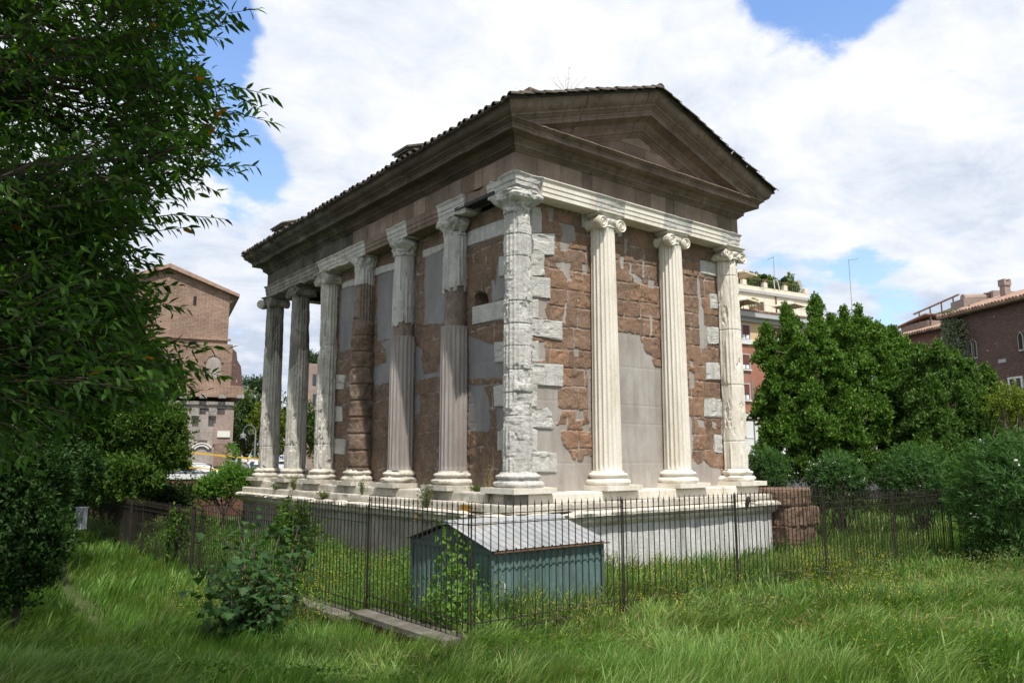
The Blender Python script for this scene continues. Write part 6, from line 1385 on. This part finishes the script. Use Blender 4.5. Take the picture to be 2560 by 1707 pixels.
topiary(F2.P(F2.x(1900, 770)[0], z1 + .25, -1.0), .62, 'round clipped shrub in a pot before the terrace door', 61); topiary(F2.P(F2.x(1978, 770)[0], z1 + .35, -1.0), .6, 'round clipped shrub under the parasol above the evergreen tree', 62); topiary(F2.P(F2.x(1857, 770)[0], z1 - .1, -.9), .5, 'low clipped shrub under the parasol beside the temple column', 63)
for px, lb in ((1862, 'dark clipped shrub on the roof parapet pier nearest the temple'), (1914, 'dark clipped shrub on the second roof parapet pier'), (1964, 'dark clipped shrub on the third roof parapet pier')): topiary(F2u.P(F2u.x(px, 709)[0], zu(709), -.2), .36, lb, px, M['leaf_dark'])

# --- left: laurel trees behind the fence, dark shrubs, bright bush, background trees
q = at(330, 1250, 31)
simple_tree('laurel_tree', 'broad dark laurel tree behind the fence left of the temple', 'tree',
    cluster(310, 1000, 31.5, 2.25, 2.0, 2.1, 20000, 50, 71, .3) + cluster(385, 1085, 31, 1.3, 1.4, 1.3, 12000, 32, 72, .36) + cluster(215, 1080, 31.5, 1.8, 1.6, 2.1, 14000, 32, 73, .33) + cluster(400, 1150, 31, 1.15, 1.1, .75, 7000, 20, 74) + cluster(300, 915, 32, 1.9, 1.7, 1.0, 10000, 26, 75, .36) + cluster(290, 1165, 31.6, 2.2, 1.3, 1.2, 13000, 28, 70, .36) + cluster(170, 1170, 31, 1.8, 1.3, 1.3, 12000, 26, 63, .36) + cluster(310, 1205, 29.8, 1.5, .9, .8, 9000, 24, 60, .4) + cluster(215, 1215, 29.8, 1.1, .8, .8, 6000, 18, 59, .4), M['leaf_hedge'], .16, 71, (q[0], q[1], -2.5), .2)
simple_tree('undergrowth', 'black undergrowth standing in for the shade between the utility box and the laurel trees', 'shrub', cluster(150, 1195, 25, 1.3, .9, 1.2, 9000, 24, 62, .4) + cluster(75, 1240, 24, 1.1, .9, 1.0, 6000, 18, 61, .4), M['leaf_dark'], .13, 62, at(150, 1300, 25), .05, trunk=False)  # dark foliage filling the gap where there is only shade under the trees
simple_tree('undergrowth', 'dark undergrowth added for the shade behind the fence below the broad laurel tree', 'shrub', cluster(330, 1265, 33.5, 2.0, .9, .9, 9000, 24, 67, .4) + cluster(200, 1235, 37, 1.7, 1.0, 1.6, 9000, 24, 66, .4) + cluster(430, 1255, 34, 1.2, .8, .7, 4500, 14, 65, .4) + cluster(130, 1200, 38, 1.8, 1.0, 1.8, 8000, 20, 64, .4), M['leaf_dark'], .15, 67, at(300, 1300, 34), .05, trunk=False)  # low dark leaves put in to stand for the shadow below the laurels
q = at(60, 1350, 19); simple_tree('laurel_tree', 'second dark laurel tree at the far left behind the shadowy shrubs', 'tree', cluster(40, 1000, 21, 2.0, 1.7, 2.0, 22000, 44, 76, .34) + cluster(150, 880, 22, 1.4, 1.3, 1.2, 11000, 24, 77, .4) + cluster(90, 1180, 21, 1.5, 1.3, 1.0, 9000, 22, 69, .4), M['leaf_dark'], .13, 76, (q[0], q[1], -2.3), .2)
q = at(40, 1450, 13.5); simple_tree('dark_shrub', 'big shadowy shrub at the left edge beside the grass path', 'shrub', cluster(10, 1240, 13.5, 1.0, 1.0, 1.2, 26000, 44, 78, .36) + cluster(80, 1370, 13.2, .5, .6, .75, 9000, 20, 79) + cluster(-30, 1080, 14, 1.1, 1.0, 1.0, 14000, 30, 80, .36) + cluster(20, 1430, 13, .6, .6, .6, 7000, 14, 68) + cluster(60, 1010, 14.5, .8, .8, .8, 9000, 22, 58, .36) + cluster(120, 1130, 15, .5, .6, .7, 5000, 16, 57, .4), M['leaf_dark'], .09, 78, (q[0], q[1], float(ground(q[0], q[1]))), .07, trunk=True)
q = at(170, 1290, 20); simple_tree('dark_shrub', 'dark undergrowth around the grey utility box', 'shrub', cluster(75, 1235, 19, .9, .9, .75, 12000, 26, 81), M['leaf_dark'], .10, 81, (q[0], q[1], -2.3), .05)
q = at(560, 1260, 35); simple_tree('bright_bush', 'bright green bush at the far end of the podium', 'bush', cluster(565, 1212, 35.5, 1.0, 1.0, .85, 5200, 22, 83, .4) + cluster(520, 1228, 35.2, .55, .6, .5, 1800, 8, 84) + cluster(622, 1203, 36, .7, .7, .45, 1800, 8, 85) + [(at(583, 1140, 36), (.28, .28, .45), 300)], M['leaf_bush'], .13, 83, (q[0], q[1], -2.5), .07)
def far_tree(px, py, D, rx, rz, n_, k, seed, label, mat, L, zb=-1.0, group='trees beyond the street on the left'):
    q = at(px, 1150, D); simple_tree('broadleaf_tree', label, 'tree', cluster(px, py, D, rx, rx, rz, n_, k, seed, .36), mat, L, seed, (q[0], q[1], zb), .2, group=group)
far_tree(615, 1075, 66, 2.0, 2.9, 4200, 22, 91, 'dense green tree right of the brick house behind the lamp post', M['leaf_far'], .3)
far_tree(598, 1035, 72, 1.6, 2.6, 3000, 18, 92, 'silvery green tree next to the brick house', M['leaf_olive'], .32)
far_tree(668, 1085, 64, 1.6, 2.6, 3400, 18, 93, 'yellowish green tree behind the front corner column', M['leaf_yellow'], .3)
far_tree(735, 1080, 66, 2.0, 2.9, 3600, 18, 94, 'green tree seen between the two porch columns', M['leaf_far'], .3)
far_tree(800, 1090, 68, 1.9, 2.2, 3200, 18, 95, 'green tree seen past the inner porch column', M['leaf_yellow'], .3)
far_tree(535, 1080, 76, 3.2, 3.0, 3600, 18, 96, 'dark green tree hidden behind the brick house', M['leaf_dark'], .34)
def stone_pine(px, py, D, rx, rz, label, seed):
    r = np.random.default_rng(seed); c = at(px, py, D); t = thing('umbrella_pine', (c[0], c[1], -1), label, 'tree', 'umbrella pines in the distance'); lob = [(c + RT0 * r.uniform(-1, 1) * rx * .7 + FH * r.uniform(-1, 1) * rx * .7 + np.array([0, 0, r.uniform(-.3, .6) * rz]), (rx * .38, rx * .38, rz * .5), 420) for _ in range(14)]
    crown('crown', t, lob, M['leaf_pine'], .34, .35, r); limbs(t, (c[0], c[1], -1), [l_[0] for l_ in lob[:8]], .3, M['bark'], r)
stone_pine(645, 972, 88, 1.9, 1.0, 'umbrella pine crown above the trees left of the front column', 97); stone_pine(796, 915, 92, 1.5, 1.2, 'umbrella pine crown behind the inner porch column', 98)

# --- fig shrub by the fence
def fig_leaf_fan(P, D, Nn, Sz):
    D = norm(D); S_ = norm(np.cross(D, Nn)); Nn = norm(np.cross(S_, D)); out = [(0, 0), (.22, .30), (.18, .52), (.40, .34), (.52, .40), (.56, .18), (.72, .34), (.78, .14), (1.0, 0)]; pts = out + [(a, -b) for a, b in out[-2:0:-1]]
    V = np.stack([P + Sz[:, None] * (D * .45)] + [P + Sz[:, None] * (D * a + S_ * b * 1.15 + Nn * (.16 * abs(b) - .16 * a * a)) for a, b in pts], 1); k = V.shape[1]; b_ = np.arange(len(P))[:, None] * k
    T_ = np.array([(0, i, i % (k - 1) + 1) for i in range(1, k)]).ravel(); return V.reshape(-1, 3), (b_ + T_).reshape(-1, 3)
r = np.random.default_rng(101); q = at(610, 1520, 13.2); zb = float(ground(q[0], q[1])); t = thing('fig_shrub', (q[0], q[1], zb), 'dark fig shrub with big lobed leaves in front of the iron fence', 'shrub')
tips = [at(px, py, D) for px, py, D in ((595, 1290, 14.5), (640, 1310, 14.4), (560, 1345, 14), (700, 1335, 14.6), (745, 1320, 15.2), (520, 1440, 13.2), (600, 1420, 13), (680, 1420, 13.4), (650, 1480, 12.8), (560, 1490, 12.8), (720, 1400, 14.2), (690, 1500, 13), (770, 1380, 15), (630, 1370, 13.4), (740, 1480, 13.8), (575, 1400, 13.3))]; Pq, Dq = [], []; m = MB()
for e in tips:
    b = np.array([q[0], q[1], zb]) + r.normal(size=3) * [.15, .15, 0]; mid = b + (e - b) * .5 + r.normal(size=3) * .12; m.tube([b, mid, e], [.028, .018, .008], 5)
    for k in range(64):
        s_ = r.uniform(.15, 1.05); p = (mid + (e - mid) * (s_ * 2 - 1) if s_ > .5 else b + (mid - b) * s_ * 2) + r.normal(size=3) * .15; d = rdir(1, r)[0] * [1, 1, .5]; Pq.append(p + d * .12); Dq.append(d + np.array([0, 0, -.25]))
m.part('stems', [M['bark']], t); Pq = np.array(Pq); V, F = fig_leaf_fan(Pq, np.array(Dq), rdir(len(Pq), r) * .55 + np.array([.05, -.15, .9]), r.uniform(.08, .185, len(Pq))); part('foliage', V, F, M['leaf_fig'], t)
# --- light vine in front of the shed gable
r = np.random.default_rng(111); q = at(1150, 1560, 13.1); zb = float(ground(q[0], q[1])); t = thing('climbing_vine', (q[0], q[1], zb), 'light green leafy vine growing up against the shed gable', 'vine'); m = MB(); Pq = []
for px, py, D in ((1105, 1320, 14.6), (1120, 1345, 14.2), (1140, 1330, 14.2), (1095, 1430, 14), (1170, 1440, 13.2), (1190, 1510, 12.8), (1060, 1490, 13.6), (1120, 1400, 13.8), (1150, 1480, 13.2), (1085, 1540, 13.2), (1130, 1540, 12.9), (1110, 1470, 13.5)):
    e = at(px, py, D); b = np.array([q[0], q[1], zb]) + r.normal(size=3) * [.2, .2, 0]; mid = b + (e - b) * .5 + r.normal(size=3) * .1; m.tube([b, mid, e], [.012, .009, .004], 4)
    for k in range(70): s_ = r.uniform(.1, 1.03); Pq.append((mid + (e - mid) * (s_ * 2 - 1) if s_ > .5 else b + (mid - b) * s_ * 2) + r.normal(size=3) * .11)
m.part('stems', [M['bark']], t); Pq = np.array(Pq); n_ = len(Pq); Ll = r.uniform(.07, .125, n_); V, F = leaves8(Pq, rdir(n_, r) + [0, 0, -.2], rdir(n_, r) + [-.3, -.4, .7], Ll, Ll * .72); part('foliage', V, F, M['leaf_vine'], t)
# second fig / brambles behind the fence
r = np.random.default_rng(112); lob = cluster(735, 1350, 17.2, .55, .6, .8, 1500, 12, 113) + cluster(470, 1330, 24, .7, .7, .8, 1500, 10, 114)
q = at(735, 1450, 17.2); simple_tree('bramble', 'dark bramble growing up behind the fence next to the fig shrub', 'shrub', lob, M['leaf_hedge'], .11, 112, (q[0], q[1], -2.5), .03, .6)

# --- weeds on the podium steps and roof
def weed(P0, hgt, sp, n_st, label, seed, dry=False, nl=16, gname='weeds growing on the temple'):
    r = np.random.default_rng(seed); P0 = np.array(P0, float); t = thing('weed', P0, label, 'weed', gname); m = MB(); Pq, Dq = [], []
    for i in range(n_st):
        a = r.uniform(0, 2 * PI); e = P0 + np.array([math.cos(a) * sp * r.random(), math.sin(a) * sp * r.random(), hgt * r.uniform(.5, 1)]); mid = P0 + (e - P0) * .5 + r.normal(size=3) * .04 * hgt; m.tube([P0 - [0, 0, .02], mid, e], [.006, .005, .002], 3)
        for k in range(nl): s_ = r.uniform(.15, 1); Pq.append(P0 + (e - P0) * s_ + r.normal(size=3) * .03); Dq.append(rdir(1, r)[0] + np.array([0, 0, .5]))
    m.part('stems', [M['straw' if dry else 'leaf_weed']], t); Pq = np.array(Pq); n_ = len(Pq); Ll = r.uniform(.04, .09, n_); V, F = leaves4(Pq, np.array(Dq), rdir(n_, r), Ll, Ll * (.2 if dry else .4)); part('leaves', V, F, M['straw' if dry else 'leaf_weed'], t)
def onledge(px, py, a, z): p = onx(px, py, -a); p[2] = z; return p
weed(onledge(735, 1235, .75, -.42), .62, .38, 26, 'bushy olive weed on the podium step below the porch columns', 121); weed(onledge(690, 1225, .8, -.42), .16, .4, 16, 'low weed on the step below the front corner column', 122); weed(onledge(905, 1240, .75, -.42), .5, .2, 14, 'upright green weed on the step under the tufa drum column', 123)
weed(onledge(808, 1245, .95, -.65), .3, .3, 22, 'small green tuft on the podium cornice', 124); weed(onledge(1065, 1265, .9, -.62), .75, .42, 30, 'tall spindly weed with yellow flowers on the podium near the corner', 125); weed(onledge(1222, 1260, .6, -.42), 1.0, .14, 14, 'dry straw coloured grass stalks at the podium corner', 126, True)
weed(onledge(1045, 1268, 1.0, -.7), -.42, .3, 16, 'dry brown weed hanging off the podium cornice', 127, True); weed(onledge(1190, 1205, .2, -.14), .12, .3, 16, 'low mossy weed beside the corner column base', 128)
weed((1.1, -.9, zr(1.1) + .08), .8, .6, 9, 'sparse dry weed on the roof tiles above the pediment', 129, True, 4)
r = np.random.default_rng(131)

# --- foreground tree at the upper left: limbs, drooping twigs and laurel leaves
r = np.random.default_rng(141); base = loc(-5.3, 4.6); base[2] = float(ground(base[0], base[1]))
t = thing('foreground_tree', base, 'shady bay laurel tree overhanging the upper left of the view', 'tree')
def edge_x(py): return np.interp(py, [-200, 0, 60, 110, 180, 260, 330, 400, 470, 540, 600, 680, 760, 840, 900, 960, 1010, 1060, 1150, 1250, 1400], [640, 640, 590, 500, 590, 660, 650, 610, 520, 420, 350, 400, 430, 420, 500, 520, 400, 250, 130, 90, 60])
tips = [(655, 8, 5.4), (600, 40, 5.3), (560, 75, 5.6), (690, 300, 5.1), (685, 225, 5.3), (655, 262, 5.6), (645, 385, 5.4), (610, 430, 5.5), (555, 455, 5.7), (560, 540, 5.6), (480, 545, 6), (600, 340, 5.8), (450, 690, 6.2), (430, 735, 6), (470, 770, 6.4), (420, 660, 6.2), (570, 870, 6.4), (520, 905, 6.2), (560, 935, 6.5), (500, 960, 6.1), (440, 900, 6), (400, 620, 6.4), (380, 800, 6.1), (520, 150, 5.9), (430, 60, 5.6), (350, 560, 6.4), (640, 330, 5.0), (520, 860, 6.6)]
segs = []
for px, py, D in tips: segs.append((at(px, py, D), 1))
for i in range(700):
    py = r.uniform(-260, 1120); ex = float(edge_x(py)); px = ex - 40 - abs(r.normal()) * 200 - 20; D = r.uniform(4.6, 7.6)
    if px < -420: continue
    segs.append((at(px, py, D), 0))
for i in range(330):
    py = r.uniform(520, 1010); segs.append((at(float(edge_x(py)) - 30 - abs(r.normal()) * 130, py, r.uniform(5.6, 7.4)), 0))
for i in range(700): segs.append((at(r.uniform(-350, 210), r.uniform(-200, 1000), r.uniform(5, 8.5)), 0))
Pq, Dq, m = [], [], MB(); fork = base + np.array([0, 0, 2.2]); hub = [loc(-4.4, 5.2, z) for z in (1.3, 2.3, 3.2, 4.2)]
m.tube([base - [0, 0, .3], base + [.05, .02, 1.1], fork, hub[2], hub[3]], [.2, .17, .15, .1, .05], 9)
for h in hub[:2]: m.tube([fork, h + [0, 0, -.1], h], [.1, .08, .06], 7)
m.part('trunk', [M['bark']], t); m = MB(); m2 = MB()
for e, tip in segs:
    h = hub[int(np.argmin([abs(h_[2] - (e[2] - .5)) for h_ in hub]))]; d = e - h; Ld = np.linalg.norm(d); st = h + d * max(.1, 1 - r.uniform(.55, .85) / Ld)
    if tip or r.random() < .06: m.tube([h, h + d * .4 + [0, 0, .18], st], [.028, .018, .007], 5)
    droop = np.array([0, 0, -.10 * r.random()]); mid = st + (e - st) * .5 + r.normal(size=3) * .05 + [0, 0, .05]; e2 = e + droop; m2.tube([st, mid, e2], [.006, .004, .0018], 4)
    tw = norm((e2 - st)[None])[0]; nl = 24 if tip else 26
    for k in range(nl):
        s_ = (k + r.random()) / nl; p = st + (mid - st) * s_ * 2 if s_ < .5 else mid + (e2 - mid) * (s_ * 2 - 1); side = norm(np.cross(tw, rdir(1, r)[0])[None])[0]
        off = np.zeros(3) if tip else r.normal(size=3) * .07
        Pq.append(p + off); Dq.append(tw * r.uniform(.3, .9) + side * r.uniform(.4, .9) + np.array([0, 0, -.32]))
m.part('branches', [M['bark']], t); m2.part('twigs', [M['bark']], t); Pq, Dq = np.array(Pq), np.array(Dq); n_ = len(Pq); Ll = r.uniform(.072, .122, n_); V, F = leaves8(Pq, Dq, rdir(n_, r) * .8 + np.array([0, 0, .8]), Ll, Ll * r.uniform(.26, .36, n_)); part('crown', V, F, M['leaf_near'], t)
# rest of the tree's crown, extended mostly above the view to shade the grass
lob = [(loc(l, s, z), (rx, rx, rz), 2300) for l, s, z, rx, rz in [(-4.2, 4.8, 6.4, 1.4, 1.0), (-2.6, 5.4, 7.0, 1.3, .9), (-1.2, 4.4, 6.6, 1.2, .8), (-2.8, 3.2, 6.0, 1.3, .8), (.3, 3.6, 6.8, 1.2, .8), (-4.8, 6.6, 7.0, 1.3, .9), (-1.0, 6.6, 7.4, 1.2, .8), (-4.6, 2.4, 5.4, 1.4, .9), (-6.5, 5, 5.4, 1.4, 1.3), (1.6, 5.2, 7.4, 1.1, .7), (-6.8, 7.5, 4.8, 1.3, 1.4), (-6.2, 9.5, 3.8, 1.1, 1.3), (-3.6, 7.6, 7.6, 1.3, .8), (-5.6, 3.4, 6.6, 1.3, .9), (-1.6, 2.4, 6.2, 1.2, .8)]]
crown('upper_shade_crown', t, lob, M['leaf_near'], .15, .36, np.random.default_rng(142), .1)
# ------------------------------------------------------------------ grass and meadow flowers
r = np.random.default_rng(201)
def scatter(n_, s0, s1, half=.80, pw=1.0):
    s = s0 + (s1 - s0) * r.random(n_) ** pw; l = (r.random(n_) * 2 - 1) * (s * half + .6); return l, s
def ls_xy(l, s): return CAM[0] + FH[0] * s + RT0[0] * l, CAM[1] + FH[1] * s + RT0[1] * l
def ok(x, y):
    a = (x > -.85) & (x < WX + .85) & (y > -.85) & (y < LY + .85); b = (x > SX) & (x < SX + SL_) & (y > SY) & (y < SY + SD); k = (x > KX - .36) & (x < KX + .17) & (y > KY + .1) & (y < KY + 13)
    return ~(a | b | k)
def blades(l, s, hgt, wid, name, label, seedfrac, lean=.75, nseg=4, maskp=None):
    x, y = ls_xy(l, s); g = ok(x, y)
    pth = np.abs(l - np.interp(s, [4, 6, 8, 11, 16, 24], [-1.2, -1.9, -3.0, -4.9, -8.4, -14])); g &= r.random(len(x)) > .97 * np.exp(-(pth / .38) ** 2)
    x, y, l, s = x[g], y[g], l[g], s[g]; n_ = len(x); z = ground(x, y) - .015
    cl = fbm(x * .9, y * .9, 0, 61, 4); inside = (x > KX) & (y > KY)
    c2 = fbm(x * 2.6, y * 2.6, 0, 62, 3); H = hgt(s, inside) * r.uniform(.4, 1.35, n_) * (.35 + .75 * cl + .75 * sst(.4, .65, c2)); wv = fbm(x * .75, y * .55, 4, 71, 3); a = -.35 + (wv - .5) * 5.5 + (c2 - .5) * 3.5 + r.normal(size=n_) * .75      # wind
    wl = lean * (.35 + 1.1 * fbm(x * .8, y * .8, 8, 81, 3)) * r.uniform(.5, 1.4, n_); dx = RT0[0] * np.cos(a) + FH[0] * np.sin(a); dy = RT0[1] * np.cos(a) + FH[1] * np.sin(a)
    sd = (r.random(n_) < seedfrac * (fbm(x * .7, y * .7, 3, 91, 3) > .47)).astype(float); r2 = r.random(n_); phi = r.uniform(0, 2 * PI, n_); W_ = wid(s) * r.uniform(.7, 1.3, n_)
    cx, cy = np.cos(phi), np.sin(phi); V = np.zeros((n_, 2 * nseg + 1, 3), np.float32); tip = np.zeros((n_, 2 * nseg + 1), np.float32)
    for k in range(nseg + 1):
        t_ = k / nseg; ben = wl * t_ ** 2; hz = H * t_ * (1 - .35 * np.minimum(1, wl) * t_); px, py, pz = x + dx * H * ben * .8, y + dy * H * ben * .8, z + hz
        if k == nseg: V[:, 2 * nseg] = np.stack([px, py, pz], -1); tip[:, 2 * nseg] = 1
        else:
            w = W_ * np.where(r2 < .18, 1.9, 1.0) * (1 - .75 * t_) * np.where((sd > 0) & (t_ > .6), 2.6, 1.0) * .5
            V[:, 2 * k] = np.stack([px - cx * w, py - cy * w, pz], -1); V[:, 2 * k + 1] = np.stack([px + cx * w, py + cy * w, pz], -1); tip[:, 2 * k:2 * k + 2] = t_
    T_ = []
    for k in range(nseg - 1): T_ += [2 * k, 2 * k + 1, 2 * k + 3, 2 * k, 2 * k + 3, 2 * k + 2]
    T_ += [2 * nseg - 2, 2 * nseg - 1, 2 * nseg]; F = (np.arange(n_)[:, None] * (2 * nseg + 1) + np.array(T_)).reshape(-1, 3)
    solo(name, (0, 0, 0), V.reshape(-1, 3), F, M['grass'], label, 'grass', kind='stuff', attrs=dict(tip=tip, seed=np.repeat(sd, 2 * nseg + 1)))
l, s = scatter(300000, 5.2, 15, pw=1.2); blades(l, s, lambda s, i: .27 + .0 * s, lambda s: .0035 + .0004 * s, 'grass', 'windswept green meadow grass with pale seed heads', .4)
l, s = scatter(195000, 13, 40, pw=1.3); blades(l, s, lambda s, i: np.where(i, .45, .31), lambda s: .004 + .0008 * s, 'grass', 'finer grass farther off and inside the fence', .15, .5, 3)
def flowers(n_, s0, s1, lo, hi, dens, name, label, mat, size, stems, off=(.25, .65)):
    l = r.uniform(lo, hi, n_) * 1.0; s = r.uniform(s0, s1, n_); x, y = ls_xy(l, s); g = ok(x, y) & (fbm(x * .8, y * .8, 2, dens, 3) > .5); x, y = x[g], y[g]; n_ = len(x); z = ground(x, y) + r.uniform(*off, n_)
    P = np.repeat(np.stack([x, y, z], -1), 4, 0) + r.normal(size=(n_ * 4, 3)) * .035; V, F = leaves4(P, rdir(len(P), r) + [0, 0, .5], rdir(len(P), r), np.full(len(P), size), np.full(len(P), size * .9), .1)
    b = np.stack([x, y, z - .5], -1); e = np.stack([x, y, z], -1); w = np.array([.004, -.003, 0]); VS = np.stack([b - w, b + w, e], 1).reshape(-1, 3); FS = np.arange(n_ * 3).reshape(-1, 3) + len(V)
    V = np.concatenate([V, VS]); F = np.concatenate([F, FS]); idx = np.zeros(len(F), int); idx[-n_:] = 1
    solo(name, (0, 0, 0), V, F, [mat, M['leaf_weed']], label, 'flowers', kind='stuff', idx=idx)
flowers(2600, 12.2, 22, -1, 9, 31, 'yellow_flowers', 'tiny yellow meadow flowers along the sunny side fence', M['petal_yellow'], .018, True)
flowers(2600, 13, 22, -6, .3, 32, 'yellow_flowers', 'tiny yellow flowers in the tall weeds behind the shaded fence', M['petal_yellow'], .018, True, (.3, 1.0))
flowers(500, 7, 12, -1, 5, 33, 'yellow_flowers', 'scattered yellow flowers in the near grass', M['petal_yellow'], .012, True, (.15, .4))
# tall leafy weeds as one ground cover: inside the fence and along its foot
def cover(n_, lrange, srange, hmax, name, label, mat, L, asp, dens, thr):
    l = r.uniform(*lrange, n_); s = r.uniform(*srange, n_); x, y = ls_xy(l, s); g = ok(x, y) & (fbm(x * 1.1, y * 1.1, 1, dens, 4) > thr); g &= (x > KX + .3) if dens == 303 else True; x, y = x[g], y[g]; z0 = ground(x, y); H = hmax * (.35 + .9 * fbm(x * .9, y * .9, 7, dens + 3, 3)); P = np.stack([x, y, z0 + H * r.random(len(x)) ** .8], -1)
    Ll = L * r.uniform(.6, 1.3, len(P)); V, F = leaves4(P, rdir(len(P), r) + [0, 0, .6], rdir(len(P), r) + [0, 0, .5], Ll, Ll * asp); solo(name, (0, 0, 0), V, F, mat, label, 'weeds', kind='stuff')
cover(26000, (-6, 0), (13.4, 24), 1.0, 'weeds', 'tall leafy weeds behind the shaded fence panels', M['leaf_vine'], .075, .45, 301, .44)
cover(22000, (-.5, 12), (12.4, 24), .62, 'weeds', 'olive green weeds along the sunny side of the podium', M['leaf_weed'], .07, .35, 302, .47)
cover(9000, (-14, -5.5), (19, 30), .9, 'weeds', 'weeds behind the far fence panels in the shade', M['leaf_bush'], .10, .45, 303, .45)
cover(7000, (-4, 0), (7, 11), .25, 'weeds', 'broad leaved weeds in the near shaded grass', M['leaf_hedge'], .05, .7, 304, .55)
cover(16000, (-7, 7), (6.5, 12.5), .34, 'weeds', 'mixed leafy weeds in clumps among the near grass', M['leaf_vine'], .045, .5, 305, .56)
cover(5000, (-2, 9), (8, 16), .6, 'weeds', 'dry straw stalks scattered in the meadow', M['straw'], .16, .03, 306, .5)
